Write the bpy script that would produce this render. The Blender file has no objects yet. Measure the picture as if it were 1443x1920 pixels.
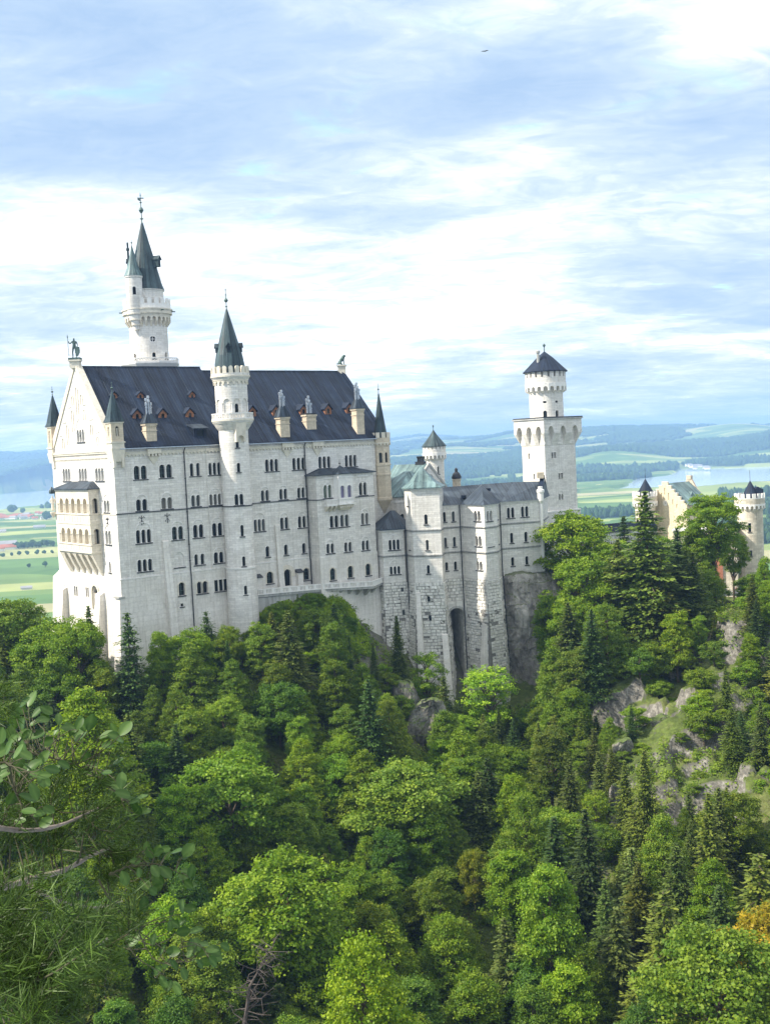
import bpy, bmesh, math, random
import numpy as np
from mathutils import Vector, Matrix, noise as mnoise
random.seed(7)
rng = np.random.default_rng(11)
C = bpy.context.scene.collection
D = bpy.data
PI = math.pi

# ------------------------------------------------------------------ camera
F_PX, IMG_W, IMG_H = 2100.0, 1443.0, 1920.0
ROLL = math.radians(2.8)
PITCH = math.atan(122 / F_PX)
cam_d = D.cameras.new('camera')
cam = D.objects.new('camera', cam_d)
C.objects.link(cam)
cam_d.sensor_fit = 'HORIZONTAL'
cam_d.sensor_width = 36.0
cam_d.lens = F_PX / IMG_W * 36.0
cam_d.clip_start = 0.2
cam_d.clip_end = 90000
_x0 = Vector((1, 0, 0)); _f = Vector((0, math.cos(PITCH), -math.sin(PITCH))); _u0 = _x0.cross(_f)
_r = _x0 * math.cos(ROLL) - _u0 * math.sin(ROLL)
_u = _x0 * math.sin(ROLL) + _u0 * math.cos(ROLL)
cam.matrix_world = Matrix(((_r.x, _u.x, -_f.x, 0), (_r.y, _u.y, -_f.y, 0), (_r.z, _u.z, -_f.z, 0), (0, 0, 0, 1)))
bpy.context.scene.camera = cam

# ------------------------------------------------------------------ sun, sky
SUN_EL, SUN_AZ = math.radians(42), math.radians(-103)      # azimuth from +Y, clockwise
sv = Vector((math.sin(SUN_AZ) * math.cos(SUN_EL), math.cos(SUN_AZ) * math.cos(SUN_EL), math.sin(SUN_EL)))
sun_d = D.lights.new('sun', 'SUN')
sun_d.energy = 5.0
sun_d.angle = math.radians(1.0)
sun_d.color = (1.0, 0.93, 0.82)
sun = D.objects.new('sun', sun_d)
C.objects.link(sun)
sun.rotation_euler = sv.to_track_quat('Z', 'Y').to_euler()
sc = bpy.context.scene
sc.view_settings.view_transform = 'Standard'
sc.view_settings.look = 'None'
sc.view_settings.exposure = 0.64
sc.view_settings.gamma = 1
sc.cycles.max_bounces = 6
sc.cycles.transparent_max_bounces = 8
sc.cycles.volume_bounces = 1
sc.cycles.volume_step_rate = 5
sc.cycles.sample_clamp_indirect = 4

W = D.worlds.new('World')
sc.world = W
W.use_nodes = True
wn = W.node_tree
wn.nodes.clear()


def nd(nt, kind, **kw):
    n = nt.nodes.new(kind)
    for k, v in kw.items():
        if k.startswith('i_'):
            key = k[2:]
            key = int(key) if key.isdigit() else key
            n.inputs[key].default_value = v
        else:
            setattr(n, k, v)
    return n


def ramp(nt, stops, fac=None):
    n = nt.nodes.new('ShaderNodeValToRGB')
    cr = n.color_ramp
    while len(cr.elements) < len(stops):
        cr.elements.new(0.5)
    for e, (p, c) in zip(cr.elements, stops):
        e.position = p
        e.color = (c[0], c[1], c[2], 1) if hasattr(c, '__len__') else (c, c, c, 1)
    if fac is not None:
        nt.links.new(fac, n.inputs[0])
    return n


def mth(nt, op, a, b=None, clamp=False):
    n = nt.nodes.new('ShaderNodeMath')
    n.operation = op
    n.use_clamp = clamp
    for i, v in enumerate((a, b)):
        if v is None:
            continue
        if isinstance(v, (int, float)):
            n.inputs[i].default_value = v
        else:
            nt.links.new(v, n.inputs[i])
    return n.outputs[0]


def mixc(nt, fac, a, b, mode='MIX'):
    n = nt.nodes.new('ShaderNodeMix')
    n.data_type = 'RGBA'
    n.blend_type = mode
    for i, v in ((0, fac), (6, a), (7, b)):
        if isinstance(v, (int, float)):
            n.inputs[i].default_value = v
        elif isinstance(v, (tuple, list)):
            n.inputs[i].default_value = (v[0], v[1], v[2], 1)
        else:
            nt.links.new(v, n.inputs[i])
    return n.outputs[2]


def build_world():
    L = wn.links.new
    sky = nd(wn, 'ShaderNodeTexSky', sky_type='NISHITA', sun_disc=False, sun_elevation=SUN_EL,
             sun_rotation=SUN_AZ, altitude=1000, air_density=1.0, dust_density=1.2, ozone_density=1.5)
    tc = nd(wn, 'ShaderNodeTexCoord')
    sep = nd(wn, 'ShaderNodeSeparateXYZ')
    L(tc.outputs['Generated'], sep.inputs[0])
    zz = mth(wn, 'ADD', mth(wn, 'MAXIMUM', sep.outputs[2], 0.0), 0.16)
    px = mth(wn, 'DIVIDE', sep.outputs[0], zz)
    py = mth(wn, 'DIVIDE', sep.outputs[1], zz)
    comb = nd(wn, 'ShaderNodeCombineXYZ')
    L(px, comb.inputs[0]); L(py, comb.inputs[1])
    mp = nd(wn, 'ShaderNodeMapping')
    mp.inputs['Rotation'].default_value = (0, 0, math.radians(-14))
    mp.inputs['Scale'].default_value = (0.8, 1.35, 1)
    mp.inputs['Location'].default_value = (3.1, 1.7, 0)
    L(comb.outputs[0], mp.inputs[0])
    n1 = nd(wn, 'ShaderNodeTexNoise', i_Scale=0.85, i_Detail=7, i_Roughness=0.5, i_Distortion=0.55)
    n2 = nd(wn, 'ShaderNodeTexNoise', i_Scale=2.6, i_Detail=9, i_Roughness=0.6, i_Distortion=0.9)
    L(mp.outputs[0], n1.inputs['Vector']); L(mp.outputs[0], n2.inputs['Vector'])
    # large bright and dull areas of the overcast, as directions on the dome
    bias = None
    for (az, el, sx, sy, amp) in SKY_BLOBS:
        a, e = math.radians(az), math.radians(el)
        dx = mth(wn, 'DIVIDE', mth(wn, 'SUBTRACT', mth(wn, 'ARCTAN2', sep.outputs[0], sep.outputs[1]), a), math.radians(sx))
        dy = mth(wn, 'DIVIDE', mth(wn, 'SUBTRACT', sep.outputs[2], math.sin(e)), math.radians(sy))
        r2 = mth(wn, 'ADD', mth(wn, 'MULTIPLY', dx, dx), mth(wn, 'MULTIPLY', dy, dy))
        g = mth(wn, 'MULTIPLY', mth(wn, 'POWER', 2.718, mth(wn, 'MULTIPLY', r2, -1)), amp)
        bias = g if bias is None else mth(wn, 'ADD', bias, g)
    v = mth(wn, 'ADD', mth(wn, 'MULTIPLY', n1.outputs[0], 1.0), mth(wn, 'MULTIPLY', n2.outputs[0], 0.70))
    v = mth(wn, 'ADD', mth(wn, 'SUBTRACT', v, 0.395), bias)
    zen = nd(wn, 'ShaderNodeMapRange'); zen.inputs[1].default_value = 0.50; zen.inputs[2].default_value = 0.80; zen.inputs[4].default_value = 0.35
    L(sep.outputs[2], zen.inputs[0])
    v = mth(wn, 'ADD', v, zen.outputs[0])
    n3 = nd(wn, 'ShaderNodeTexNoise', i_Scale=9.0, i_Detail=8, i_Roughness=0.65, i_Distortion=1.2)
    L(mp.outputs[0], n3.inputs['Vector'])
    v = mth(wn, 'ADD', v, mth(wn, 'MULTIPLY', mth(wn, 'SUBTRACT', n3.outputs[0], 0.5), 0.42))
    cr = ramp(wn, [(0.16, (3.3, 4.6, 6.5)), (0.36, (4.2, 5.4, 6.9)), (0.50, (5.4, 6.4, 7.3)),
                   (0.63, (7.4, 8.0, 8.5)), (0.82, (14.0, 14.2, 14.5))], v)
    # small gaps where the blue above shows
    gap = ramp(wn, [(0.60, 0.0), (0.72, 1.0)], n2.outputs[0])
    gapel = ramp(wn, [(0.02, 0.0), (0.10, 1.0), (0.26, 1.0), (0.40, 0.0)], sep.outputs[2])
    gfac = mth(wn, 'MULTIPLY', mth(wn, 'MULTIPLY', gap.outputs[0], gapel.outputs[0]), 0.6)
    skyb = mixc(wn, 1.0, sky.outputs[0], (1.9, 2.7, 2.6), 'MULTIPLY')
    col = mixc(wn, gfac, cr.outputs[0], skyb)
    # overcast grows even and pale low down on the right
    bg = nd(wn, 'ShaderNodeBackground', i_Strength=0.092)
    L(col, bg.inputs[0])
    out = nd(wn, 'ShaderNodeOutputWorld')
    L(bg.outputs[0], out.inputs[0])


# (azimuth, elevation, half width, half height, amount) in degrees
SKY_BLOBS = [(-9, 16.5, 10, 4.5, -0.11), (-3, 11.5, 9, 1.3, -0.15), (9, 17, 6, 3, -0.09), (16, 13.5, 5, 2.2, -0.12),
             (-14, 11, 8, 2.0, 0.18), (6, 14.2, 6, 1.2, 0.20), (10, 20.5, 7, 2.0, 0.15), (18, 18.5, 3, 1.5, 0.20),
             (-2, 5.5, 20, 4.5, 0.24), (12, 10.0, 9, 1.4, 0.10), (15, 6.5, 8, 2.6, -0.10), (13, 15.2, 10, 2.2, -0.10), (-17, 20, 4, 3, 0.05),
             (-22, 17, 5, 4, 0.05), (17, 8, 3, 1.0, -0.05)]
build_world()


# ------------------------------------------------------------------ materials
def new_mat(name, rough=0.85, spec=0.3):
    m = D.materials.new(name)
    m.use_nodes = True
    nt = m.node_tree
    b = nt.nodes['Principled BSDF']
    b.inputs['Roughness'].default_value = rough
    b.inputs['Specular IOR Level'].default_value = spec
    return m, nt, b


def stone(name, col, bw=1.5, bh=0.45, mortar=0.012, vary=0.10, stain=0.16, bump=0.10, grime=(0.55, 0.52, 0.47)):
    m, nt, b = new_mat(name)
    L = nt.links.new
    uv = nd(nt, 'ShaderNodeUVMap')
    br = nd(nt, 'ShaderNodeTexBrick')
    br.inputs['Scale'].default_value = 1.0
    br.inputs['Brick Width'].default_value = bw
    br.inputs['Row Height'].default_value = bh
    br.inputs['Mortar Size'].default_value = mortar
    br.inputs['Mortar Smooth'].default_value = 0.4
    c0 = [c * (1 - vary) for c in col]
    c1 = [min(c * (1 + vary * 0.6), 1) for c in col]
    br.inputs['Color1'].default_value = (*c0, 1)
    br.inputs['Color2'].default_value = (*c1, 1)
    br.inputs['Mortar'].default_value = (*[c * 0.68 for c in col], 1)
    L(uv.outputs[0], br.inputs['Vector'])
    geo = nd(nt, 'ShaderNodeNewGeometry')
    n = nd(nt, 'ShaderNodeTexNoise', i_Scale=0.22, i_Detail=6, i_Roughness=0.62)
    L(geo.outputs['Position'], n.inputs['Vector'])
    mp = nd(nt, 'ShaderNodeMapping')
    mp.inputs['Scale'].default_value = (2.4, 0.12, 1)
    L(uv.outputs[0], mp.inputs[0])
    ns = nd(nt, 'ShaderNodeTexNoise', i_Scale=1.0, i_Detail=5, i_Roughness=0.6)
    L(mp.outputs[0], ns.inputs['Vector'])
    nf = nd(nt, 'ShaderNodeTexNoise', i_Scale=2.4, i_Detail=5, i_Roughness=0.7)
    L(geo.outputs['Position'], nf.inputs['Vector'])
    f1 = ramp(nt, [(0.42, 0.0), (0.75, 1.0)], n.outputs[0])
    f2 = ramp(nt, [(0.47, 0.0), (0.70, 1.0)], ns.outputs[0])
    g = [c * k for c, k in zip(col, grime)]
    c = mixc(nt, mth(nt, 'MULTIPLY', f1.outputs[0], stain * 1.6), br.outputs[0], g)
    c = mixc(nt, mth(nt, 'MULTIPLY', f2.outputs[0], stain * 1.8), c, g)
    f3 = ramp(nt, [(0.3, 0.86), (0.7, 1.08)], nf.outputs[0])
    c = mixc(nt, 1.0, c, f3.outputs[0], 'MULTIPLY')
    L(c, b.inputs['Base Color'])
    bp = nd(nt, 'ShaderNodeBump', i_Strength=0.6, i_Distance=bump)
    h = mth(nt, 'ADD', mth(nt, 'MULTIPLY', br.outputs['Fac'], -0.8), mth(nt, 'MULTIPLY', nf.outputs[0], 0.9))
    L(h, bp.inputs['Height'])
    L(bp.outputs[0], b.inputs['Normal'])
    return m


def sheet_roof(name, col, patina, seam=0.62, amt=0.5, rough=0.45):
    m, nt, b = new_mat(name, rough, 0.22)
    L = nt.links.new
    uv = nd(nt, 'ShaderNodeUVMap')
    sep = nd(nt, 'ShaderNodeSeparateXYZ')
    L(uv.outputs[0], sep.inputs[0])
    fr = mth(nt, 'FRACT', mth(nt, 'DIVIDE', sep.outputs[0], seam))
    tri = mth(nt, 'ABSOLUTE', mth(nt, 'SUBTRACT', fr, 0.5))
    line = ramp(nt, [(0.40, 0.0), (0.47, 1.0)], tri)
    idx = mth(nt, 'FLOOR', mth(nt, 'DIVIDE', sep.outputs[0], seam))
    wn_ = nd(nt, 'ShaderNodeTexWhiteNoise', noise_dimensions='1D')
    L(idx, wn_.inputs['W'])
    mp = nd(nt, 'ShaderNodeMapping')
    mp.inputs['Scale'].default_value = (0.9, 0.10, 1)
    L(uv.outputs[0], mp.inputs[0])
    ns = nd(nt, 'ShaderNodeTexNoise', i_Scale=1.1, i_Detail=6, i_Roughness=0.65)
    L(mp.outputs[0], ns.inputs['Vector'])
    f = ramp(nt, [(0.40, 0.0), (0.72, 1.0)], ns.outputs[0])
    c = mixc(nt, mth(nt, 'MULTIPLY', f.outputs[0], amt), col, patina)
    sh = mth(nt, 'ADD', mth(nt, 'MULTIPLY', wn_.outputs[0], 0.7), 0.65)
    fv_ = mth(nt, 'FRACT', mth(nt, 'DIVIDE', mth(nt, 'ADD', sep.outputs[1], mth(nt, 'MULTIPLY', wn_.outputs[0], 1.7)), 3.4))
    jn = ramp(nt, [(0.0, 0.6), (0.02, 0.6), (0.03, 1.0)], fv_)
    geo_ = nd(nt, 'ShaderNodeNewGeometry')
    nb_ = nd(nt, 'ShaderNodeTexNoise', i_Scale=0.35, i_Detail=6, i_Roughness=0.65)
    L(geo_.outputs['Position'], nb_.inputs['Vector'])
    nbr = ramp(nt, [(0.3, 0.7), (0.7, 1.45)], nb_.outputs[0])
    c = mixc(nt, 1.0, mixc(nt, 1.0, c, jn.outputs[0], 'MULTIPLY'), nbr.outputs[0], 'MULTIPLY')
    c = mixc(nt, 1.0, c, sh, 'MULTIPLY')
    c = mixc(nt, mth(nt, 'MULTIPLY', line.outputs[0], 0.35), c, patina)
    L(c, b.inputs['Base Color'])
    bp = nd(nt, 'ShaderNodeBump', i_Strength=0.7, i_Distance=0.06)
    L(line.outputs[0], bp.inputs['Height'])
    L(bp.outputs[0], b.inputs['Normal'])
    return m


def plain(name, col, rough=0.7, vary=0.25, scale=1.5, metal=0.0, spec=0.35, bump=0.0):
    m, nt, b = new_mat(name, rough, spec)
    L = nt.links.new
    geo = nd(nt, 'ShaderNodeNewGeometry')
    n = nd(nt, 'ShaderNodeTexNoise', i_Scale=scale, i_Detail=5, i_Roughness=0.65)
    L(geo.outputs['Position'], n.inputs['Vector'])
    f = ramp(nt, [(0.3, 1 - vary), (0.7, 1 + vary)], n.outputs[0])
    c = mixc(nt, 1.0, col, f.outputs[0], 'MULTIPLY')
    L(c, b.inputs['Base Color'])
    b.inputs['Metallic'].default_value = metal
    if bump:
        bp = nd(nt, 'ShaderNodeBump', i_Strength=0.7, i_Distance=bump)
        L(n.outputs[0], bp.inputs['Height'])
        L(bp.outputs[0], b.inputs['Normal'])
    return m


def rock_mat(name, dark=(0.10, 0.095, 0.088), light=(0.46, 0.44, 0.41), green=0.5, sc_=0.35):
    m, nt, b = new_mat(name, 0.95, 0.2)
    L = nt.links.new
    geo = nd(nt, 'ShaderNodeNewGeometry')
    mp = nd(nt, 'ShaderNodeMapping')
    mp.inputs['Scale'].default_value = (1, 1, 0.45)
    L(geo.outputs['Position'], mp.inputs[0])
    n = nd(nt, 'ShaderNodeTexNoise', i_Scale=sc_, i_Detail=9, i_Roughness=0.68, i_Distortion=0.4)
    L(mp.outputs[0], n.inputs['Vector'])
    n2 = nd(nt, 'ShaderNodeTexNoise', i_Scale=sc_ * 4, i_Detail=8, i_Roughness=0.72)
    L(geo.outputs['Position'], n2.inputs['Vector'])
    v = mth(nt, 'ADD', mth(nt, 'MULTIPLY', n.outputs[0], 0.6), mth(nt, 'MULTIPLY', n2.outputs[0], 0.4))
    mid = [(a + c) / 2.4 for a, c in zip(dark, light)]
    cr = ramp(nt, [(0.36, dark), (0.50, mid), (0.64, light)], v)
    sepn = nd(nt, 'ShaderNodeSeparateXYZ')
    L(geo.outputs['Normal'], sepn.inputs[0])
    gm = mth(nt, 'ADD', mth(nt, 'MULTIPLY', sepn.outputs[2], 0.8), mth(nt, 'MULTIPLY', mth(nt, 'SUBTRACT', n2.outputs[0], 0.5), 1.6))
    gf = ramp(nt, [(0.34, 0.0), (0.5, 1.0)], gm)
    c = mixc(nt, mth(nt, 'MULTIPLY', gf.outputs[0], green), cr.outputs[0], (0.085, 0.12, 0.03))
    L(c, b.inputs['Base Color'])
    bp = nd(nt, 'ShaderNodeBump', i_Strength=1.0, i_Distance=0.5)
    L(v, bp.inputs['Height'])
    L(bp.outputs[0], b.inputs['Normal'])
    return m


def leaf_mat(name, col, warm, trans=0.35, rough=0.55, objvar=True):
    m = D.materials.new(name)
    m.use_nodes = True
    nt = m.node_tree
    L = nt.links.new
    b = nt.nodes['Principled BSDF']
    b.inputs['Roughness'].default_value = rough
    b.inputs['Specular IOR Level'].default_value = 0.25
    at = nd(nt, 'ShaderNodeAttribute', attribute_name='tint')
    oi = nd(nt, 'ShaderNodeObjectInfo')
    c = mixc(nt, at.outputs['Fac'], col, warm)
    if objvar:
        c = mixc(nt, 1.0, c, oi.outputs['Color'], 'MULTIPLY')
    L(c, b.inputs['Base Color'])
    tr = nd(nt, 'ShaderNodeBsdfTranslucent')
    ct = mixc(nt, 1.0, c, (1.25, 1.35, 0.5), 'MULTIPLY')
    L(ct, tr.inputs[0])
    mx = nd(nt, 'ShaderNodeMixShader', i_0=trans)
    L(b.outputs[0], mx.inputs[1]); L(tr.outputs[0], mx.inputs[2])
    L(mx.outputs[0], nt.nodes['Material Output'].inputs[0])
    return m


M = {}
M['lime'] = stone('limestone ashlar', (0.80, 0.76, 0.695), 1.5, 0.42, 0.016, 0.13, 0.20)
M['cream'] = stone('cream sandstone', (0.76, 0.69, 0.57), 1.1, 0.40, 0.010, 0.09, 0.2)
M['limelow'] = stone('pale limestone plinth', (0.80, 0.755, 0.685), 2.2, 0.9, 0.01, 0.06, 0.24)
M['sand'] = stone('yellow sandstone', (0.66, 0.56, 0.42), 1.1, 0.40, 0.010, 0.12, 0.22)
M['trim'] = plain('pale carved stone', (0.76, 0.73, 0.68), 0.8, 0.10)
M['sandtrim'] = plain('carved sandstone', (0.66, 0.60, 0.49), 0.8, 0.16)
M['rough'] = stone('rough hewn limestone', (0.80, 0.77, 0.70), 1.2, 0.6, 0.0, 0.16, 0.34, 0.25, (0.42, 0.40, 0.36))
M['mortar'] = plain('recessed joints', (0.20, 0.19, 0.17), 0.95, 0.35)
M['concrete'] = stone('weathered grey render', (0.50, 0.49, 0.46), 4, 2, 0.0, 0.05, 0.5, 0.1, (0.5, 0.5, 0.46))
M['slate'] = sheet_roof('dark blue sheet roof', (0.006, 0.011, 0.024), (0.026, 0.044, 0.075), 0.60, 0.55, 0.6)
M['greyroof'] = sheet_roof('grey sheet roof', (0.020, 0.027, 0.038), (0.10, 0.13, 0.15), 0.60, 0.5)
M['copper'] = sheet_roof('green copper roof', (0.065, 0.105, 0.110), (0.24, 0.34, 0.32), 0.55, 0.75)
M['coppercone'] = sheet_roof('dark copper cone', (0.024, 0.036, 0.042), (0.085, 0.13, 0.13), 0.7, 0.75)
M['bronze'] = plain('weathered bronze', (0.085, 0.13, 0.115), 0.55, 0.5, 3, 0.3)
M['iron'] = plain('dark iron', (0.035, 0.038, 0.042), 0.5, 0.3, 2, 0.4)
M['sill'] = plain('lead sill', (0.05, 0.053, 0.058), 0.6, 0.3)
M['zinc'] = plain('zinc flue', (0.42, 0.45, 0.48), 0.35, 0.3, 4, 0.7)
M['glass'] = plain('dark window glass', (0.008, 0.012, 0.013), 0.35, 0.4, 0.6, 0, 0.15)
def _vary_glass():
    nt = M['glass'].node_tree; L = nt.links.new; b = nt.nodes['Principled BSDF']
    oi = nd(nt, 'ShaderNodeObjectInfo')
    r = ramp(nt, [(0.0, (0.006, 0.009, 0.010)), (0.72, (0.010, 0.015, 0.016)), (0.80, (0.035, 0.045, 0.048)), (0.93, (0.07, 0.075, 0.07)), (1.0, (0.16, 0.15, 0.13))], oi.outputs['Random'])  # some panes at random get a lighter base colour as a painted glint
    L(r.outputs[0], b.inputs['Base Color'])
    rr_ = ramp(nt, [(0.0, 0.35), (0.6, 0.2), (0.9, 0.45)], oi.outputs['Random'])
    L(rr_.outputs[0], b.inputs['Roughness'])


_vary_glass()
M['greenglass'] = plain('greenish leaded glass', (0.10, 0.13, 0.09), 0.2, 0.4, 3, 0, 0.5)
M['mauve'] = plain('mauve curtained glass', (0.17, 0.15, 0.24), 0.25, 0.2, 1, 0, 0.5)
M['rust'] = plain('red brown copper dormer', (0.27, 0.12, 0.06), 0.6, 0.3, 3)
M['rock'] = rock_mat('limestone cliff', (0.09, 0.08, 0.068), (0.60, 0.55, 0.49), 0.75, 0.2)
M['palerock'] = rock_mat('pale outcrop', (0.07, 0.066, 0.055), (0.38, 0.355, 0.31), 0.95, 0.5)
M['bark'] = plain('tree bark', (0.11, 0.085, 0.06), 0.95, 0.4, 5, 0, 0.2, 0.03)
M['palebark'] = plain('grey twig bark', (0.26, 0.215, 0.18), 0.9, 0.4, 30, 0, 0.2)
M['twig'] = plain('dark green brown twig', (0.075, 0.07, 0.04), 0.8, 0.3, 30, 0, 0.2)
M['deadwood'] = plain('weathered dead wood', (0.085, 0.07, 0.06), 0.95, 0.4, 6, 0, 0.2)
M['broad'] = leaf_mat('broad leaves', (0.070, 0.148, 0.009), (0.235, 0.31, 0.022), 0.34)
M['needle'] = leaf_mat('spruce needles', (0.052, 0.100, 0.020), (0.18, 0.225, 0.042), 0.22)
M['pine'] = leaf_mat('pine needles', (0.008, 0.024, 0.003), (0.085, 0.150, 0.016), 0.10, 0.5)
M['white'] = leaf_mat('grey green round leaves', (0.028, 0.072, 0.012), (0.105, 0.175, 0.045), 0.22, 0.42)
M['yellow'] = stone('yellow brick gable', (0.74, 0.64, 0.45), 0.6, 0.25, 0.01, 0.12, 0.2)
M['soil'] = plain('dark grassy soil', (0.045, 0.065, 0.02), .95, .5, .6, 0, .1, .2)
M['red'] = stone('red brick', (0.42, 0.17, 0.10), 0.5, 0.2, 0.01, 0.15, 0.2)
M['gray_rail'] = plain('grey steel rail', (0.35, 0.36, 0.37), 0.5, 0.1)
M['villwall'] = plain('rendered house wall', (0.75, 0.72, 0.66), 0.8, 0.1, 0.02)
M['villroof'] = plain('red tile roof', (0.36, 0.13, 0.075), 0.85, 0.3, 0.05)
M['barnroof'] = plain('grey barn roof', (0.30, 0.29, 0.29), 0.8, 0.2, 0.05)


# ------------------------------------------------------------------ mesh builder
class G:
    def __init__(s):
        s.v, s.f = [], []

    def add(s, pts, faces):
        o = len(s.v)
        s.v += [tuple(p) for p in pts]
        s.f += [tuple(o + i for i in f) for f in faces]

    def loft(s, loops, close_ends=True):
        n = len(loops[0])
        o = len(s.v)
        for lp in loops:
            s.v += [tuple(p) for p in lp]
        for k in range(len(loops) - 1):
            for i in range(n):
                j = (i + 1) % n
                s.f.append((o + k * n + i, o + k * n + j, o + (k + 1) * n + j, o + (k + 1) * n + i))
        if close_ends:
            s.f.append(tuple(o + i for i in range(n))[::-1])
            s.f.append(tuple(o + (len(loops) - 1) * n + i for i in range(n)))

    def box(s, B, u0, u1, d0, d1, z0, z1):
        s.loft([[B(u0, d0, z0), B(u1, d0, z0), B(u1, d1, z0), B(u0, d1, z0)],
                [B(u0, d0, z1), B(u1, d0, z1), B(u1, d1, z1), B(u0, d1, z1)]])

    def prism(s, poly, z0, z1, top=None):
        t = top or poly
        s.loft([[(x, y, z0) for x, y in poly], [(x, y, z1) for x, y in t]])

    def slab(s, B, poly, d0, d1):
        s.loft([[B(u, d0, z) for u, z in poly], [B(u, d1, z) for u, z in poly]])

    def lathe(s, c, prof, n=36, ph=0.0, a0=0, a1=2 * PI):
        o = len(s.v)
        full = abs(a1 - a0 - 2 * PI) < 1e-6
        for r, z in prof:
            for i in range(n):
                a = ph + a0 + (a1 - a0) * i / (n if full else n - 1)
                s.v.append((c[0] + r * math.cos(a), c[1] + r * math.sin(a), z))
        for k in range(len(prof) - 1):
            for i in range(n if full else n - 1):
                j = (i + 1) % n
                s.f.append((o + k * n + i, o + k * n + j, o + (k + 1) * n + j, o + (k + 1) * n + i))
        if full:
            s.f.append(tuple(o + i for i in range(n))[::-1])
            s.f.append(tuple(o + (len(prof) - 1) * n + i for i in range(n)))

    def ring(s, c, r0, r1, z0, z1, n=36, a0=0, a1=2 * PI):
        """solid ring or ring sector"""
        full = abs(a1 - a0 - 2 * PI) < 1e-6
        loops = []
        for i in range(n + (0 if full else 1)):
            a = a0 + (a1 - a0) * i / n
            ca, sa = math.cos(a), math.sin(a)
            loops.append([(c[0] + r0 * ca, c[1] + r0 * sa, z0), (c[0] + r1 * ca, c[1] + r1 * sa, z0),
                          (c[0] + r1 * ca, c[1] + r1 * sa, z1), (c[0] + r0 * ca, c[1] + r0 * sa, z1)])
        if full:
            loops.append(loops[0])
            s.loft(loops, False)
        else:
            s.loft(loops, True)

    def tube(s, path, rad, n=6):
        loops = []
        P = [Vector(p) for p in path]
        for i, p in enumerate(P):
            t = (P[min(i + 1, len(P) - 1)] - P[max(i - 1, 0)])
            if t.length < 1e-6:
                t = Vector((0, 0, 1))
            t.normalize()
            a = t.cross(Vector((0.3, 0.2, 0.93)))
            if a.length < 0.2:
                a = t.cross(Vector((1, 0, 0)))
            a.normalize()
            b = t.cross(a)
            r = rad[i] if hasattr(rad, '__len__') else rad
            loops.append([p + a * (r * math.cos(2 * PI * k / n)) + b * (r * math.sin(2 * PI * k / n)) for k in range(n)])
        s.loft(loops)

    def mesh(s, name, off=(0, 0, 0), smooth=False, axis=None):
        me = D.meshes.new(name)
        vs = [(x - off[0], y - off[1], z - off[2]) for x, y, z in s.v]
        me.from_pydata(vs, [], s.f)
        bm = bmesh.new()
        bm.from_mesh(me)
        bmesh.ops.recalc_face_normals(bm, faces=bm.faces)
        bm.to_mesh(me)
        bm.free()
        if smooth:
            me.polygons.foreach_set('use_smooth', [True] * len(me.polygons))
            try:
                me.set_sharp_from_angle(angle=math.radians(35))
            except Exception:
                pass
        return me


def wall_uv(me, off=(0, 0, 0), axis=None):
    """u runs level along each face, v up it, both in metres"""
    n = len(me.polygons)
    if not n:
        return
    uvl = me.uv_layers.get('UVMap') or me.uv_layers.new(name='UVMap')
    nl = len(me.loops)
    co = np.empty(len(me.vertices) * 3); me.vertices.foreach_get('co', co)
    co = co.reshape(-1, 3) + np.array(off)
    vi = np.empty(nl, dtype=np.int32); me.loops.foreach_get('vertex_index', vi)
    nr = np.empty(n * 3); me.polygons.foreach_get('normal', nr); nr = nr.reshape(-1, 3)
    tot = np.empty(n, dtype=np.int32); me.polygons.foreach_get('loop_total', tot)
    fi = np.repeat(np.arange(n), tot)
    N = nr[fi]; P = co[vi]
    h = np.hypot(N[:, 0], N[:, 1])
    flat = h < 0.15
    tx = np.where(flat, 1.0, -N[:, 1] / np.maximum(h, 1e-6)); ty = np.where(flat, 0.0, N[:, 0] / np.maximum(h, 1e-6))
    if axis is not None:
        a = np.arctan2(P[:, 1] - axis[1], P[:, 0] - axis[0])
        # keep every face on one side of the seam
        ctr = np.zeros((n, 2)); np.add.at(ctr, fi, P[:, :2]); ctr /= tot[:, None]
        ac = np.arctan2(ctr[:, 1] - axis[1], ctr[:, 0] - axis[0])[fi]
        d = (a - ac + PI) % (2 * PI) - PI
        u = (ac + d) * axis[2]
    else:
        u = P[:, 0] * tx + P[:, 1] * ty
    nz = N[:, 2]
    v = np.where(flat, P[:, 1], P[:, 2] / np.sqrt(np.maximum(1 - nz * nz, 0.03)))
    uv = np.stack([u, v], 1).astype(np.float32).ravel()
    uvl.data.foreach_set('uv', uv)


def woff(parent):
    o = Vector((0, 0, 0))
    while parent is not None:
        o += Vector(parent.location)
        parent = parent.parent
    return o


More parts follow.
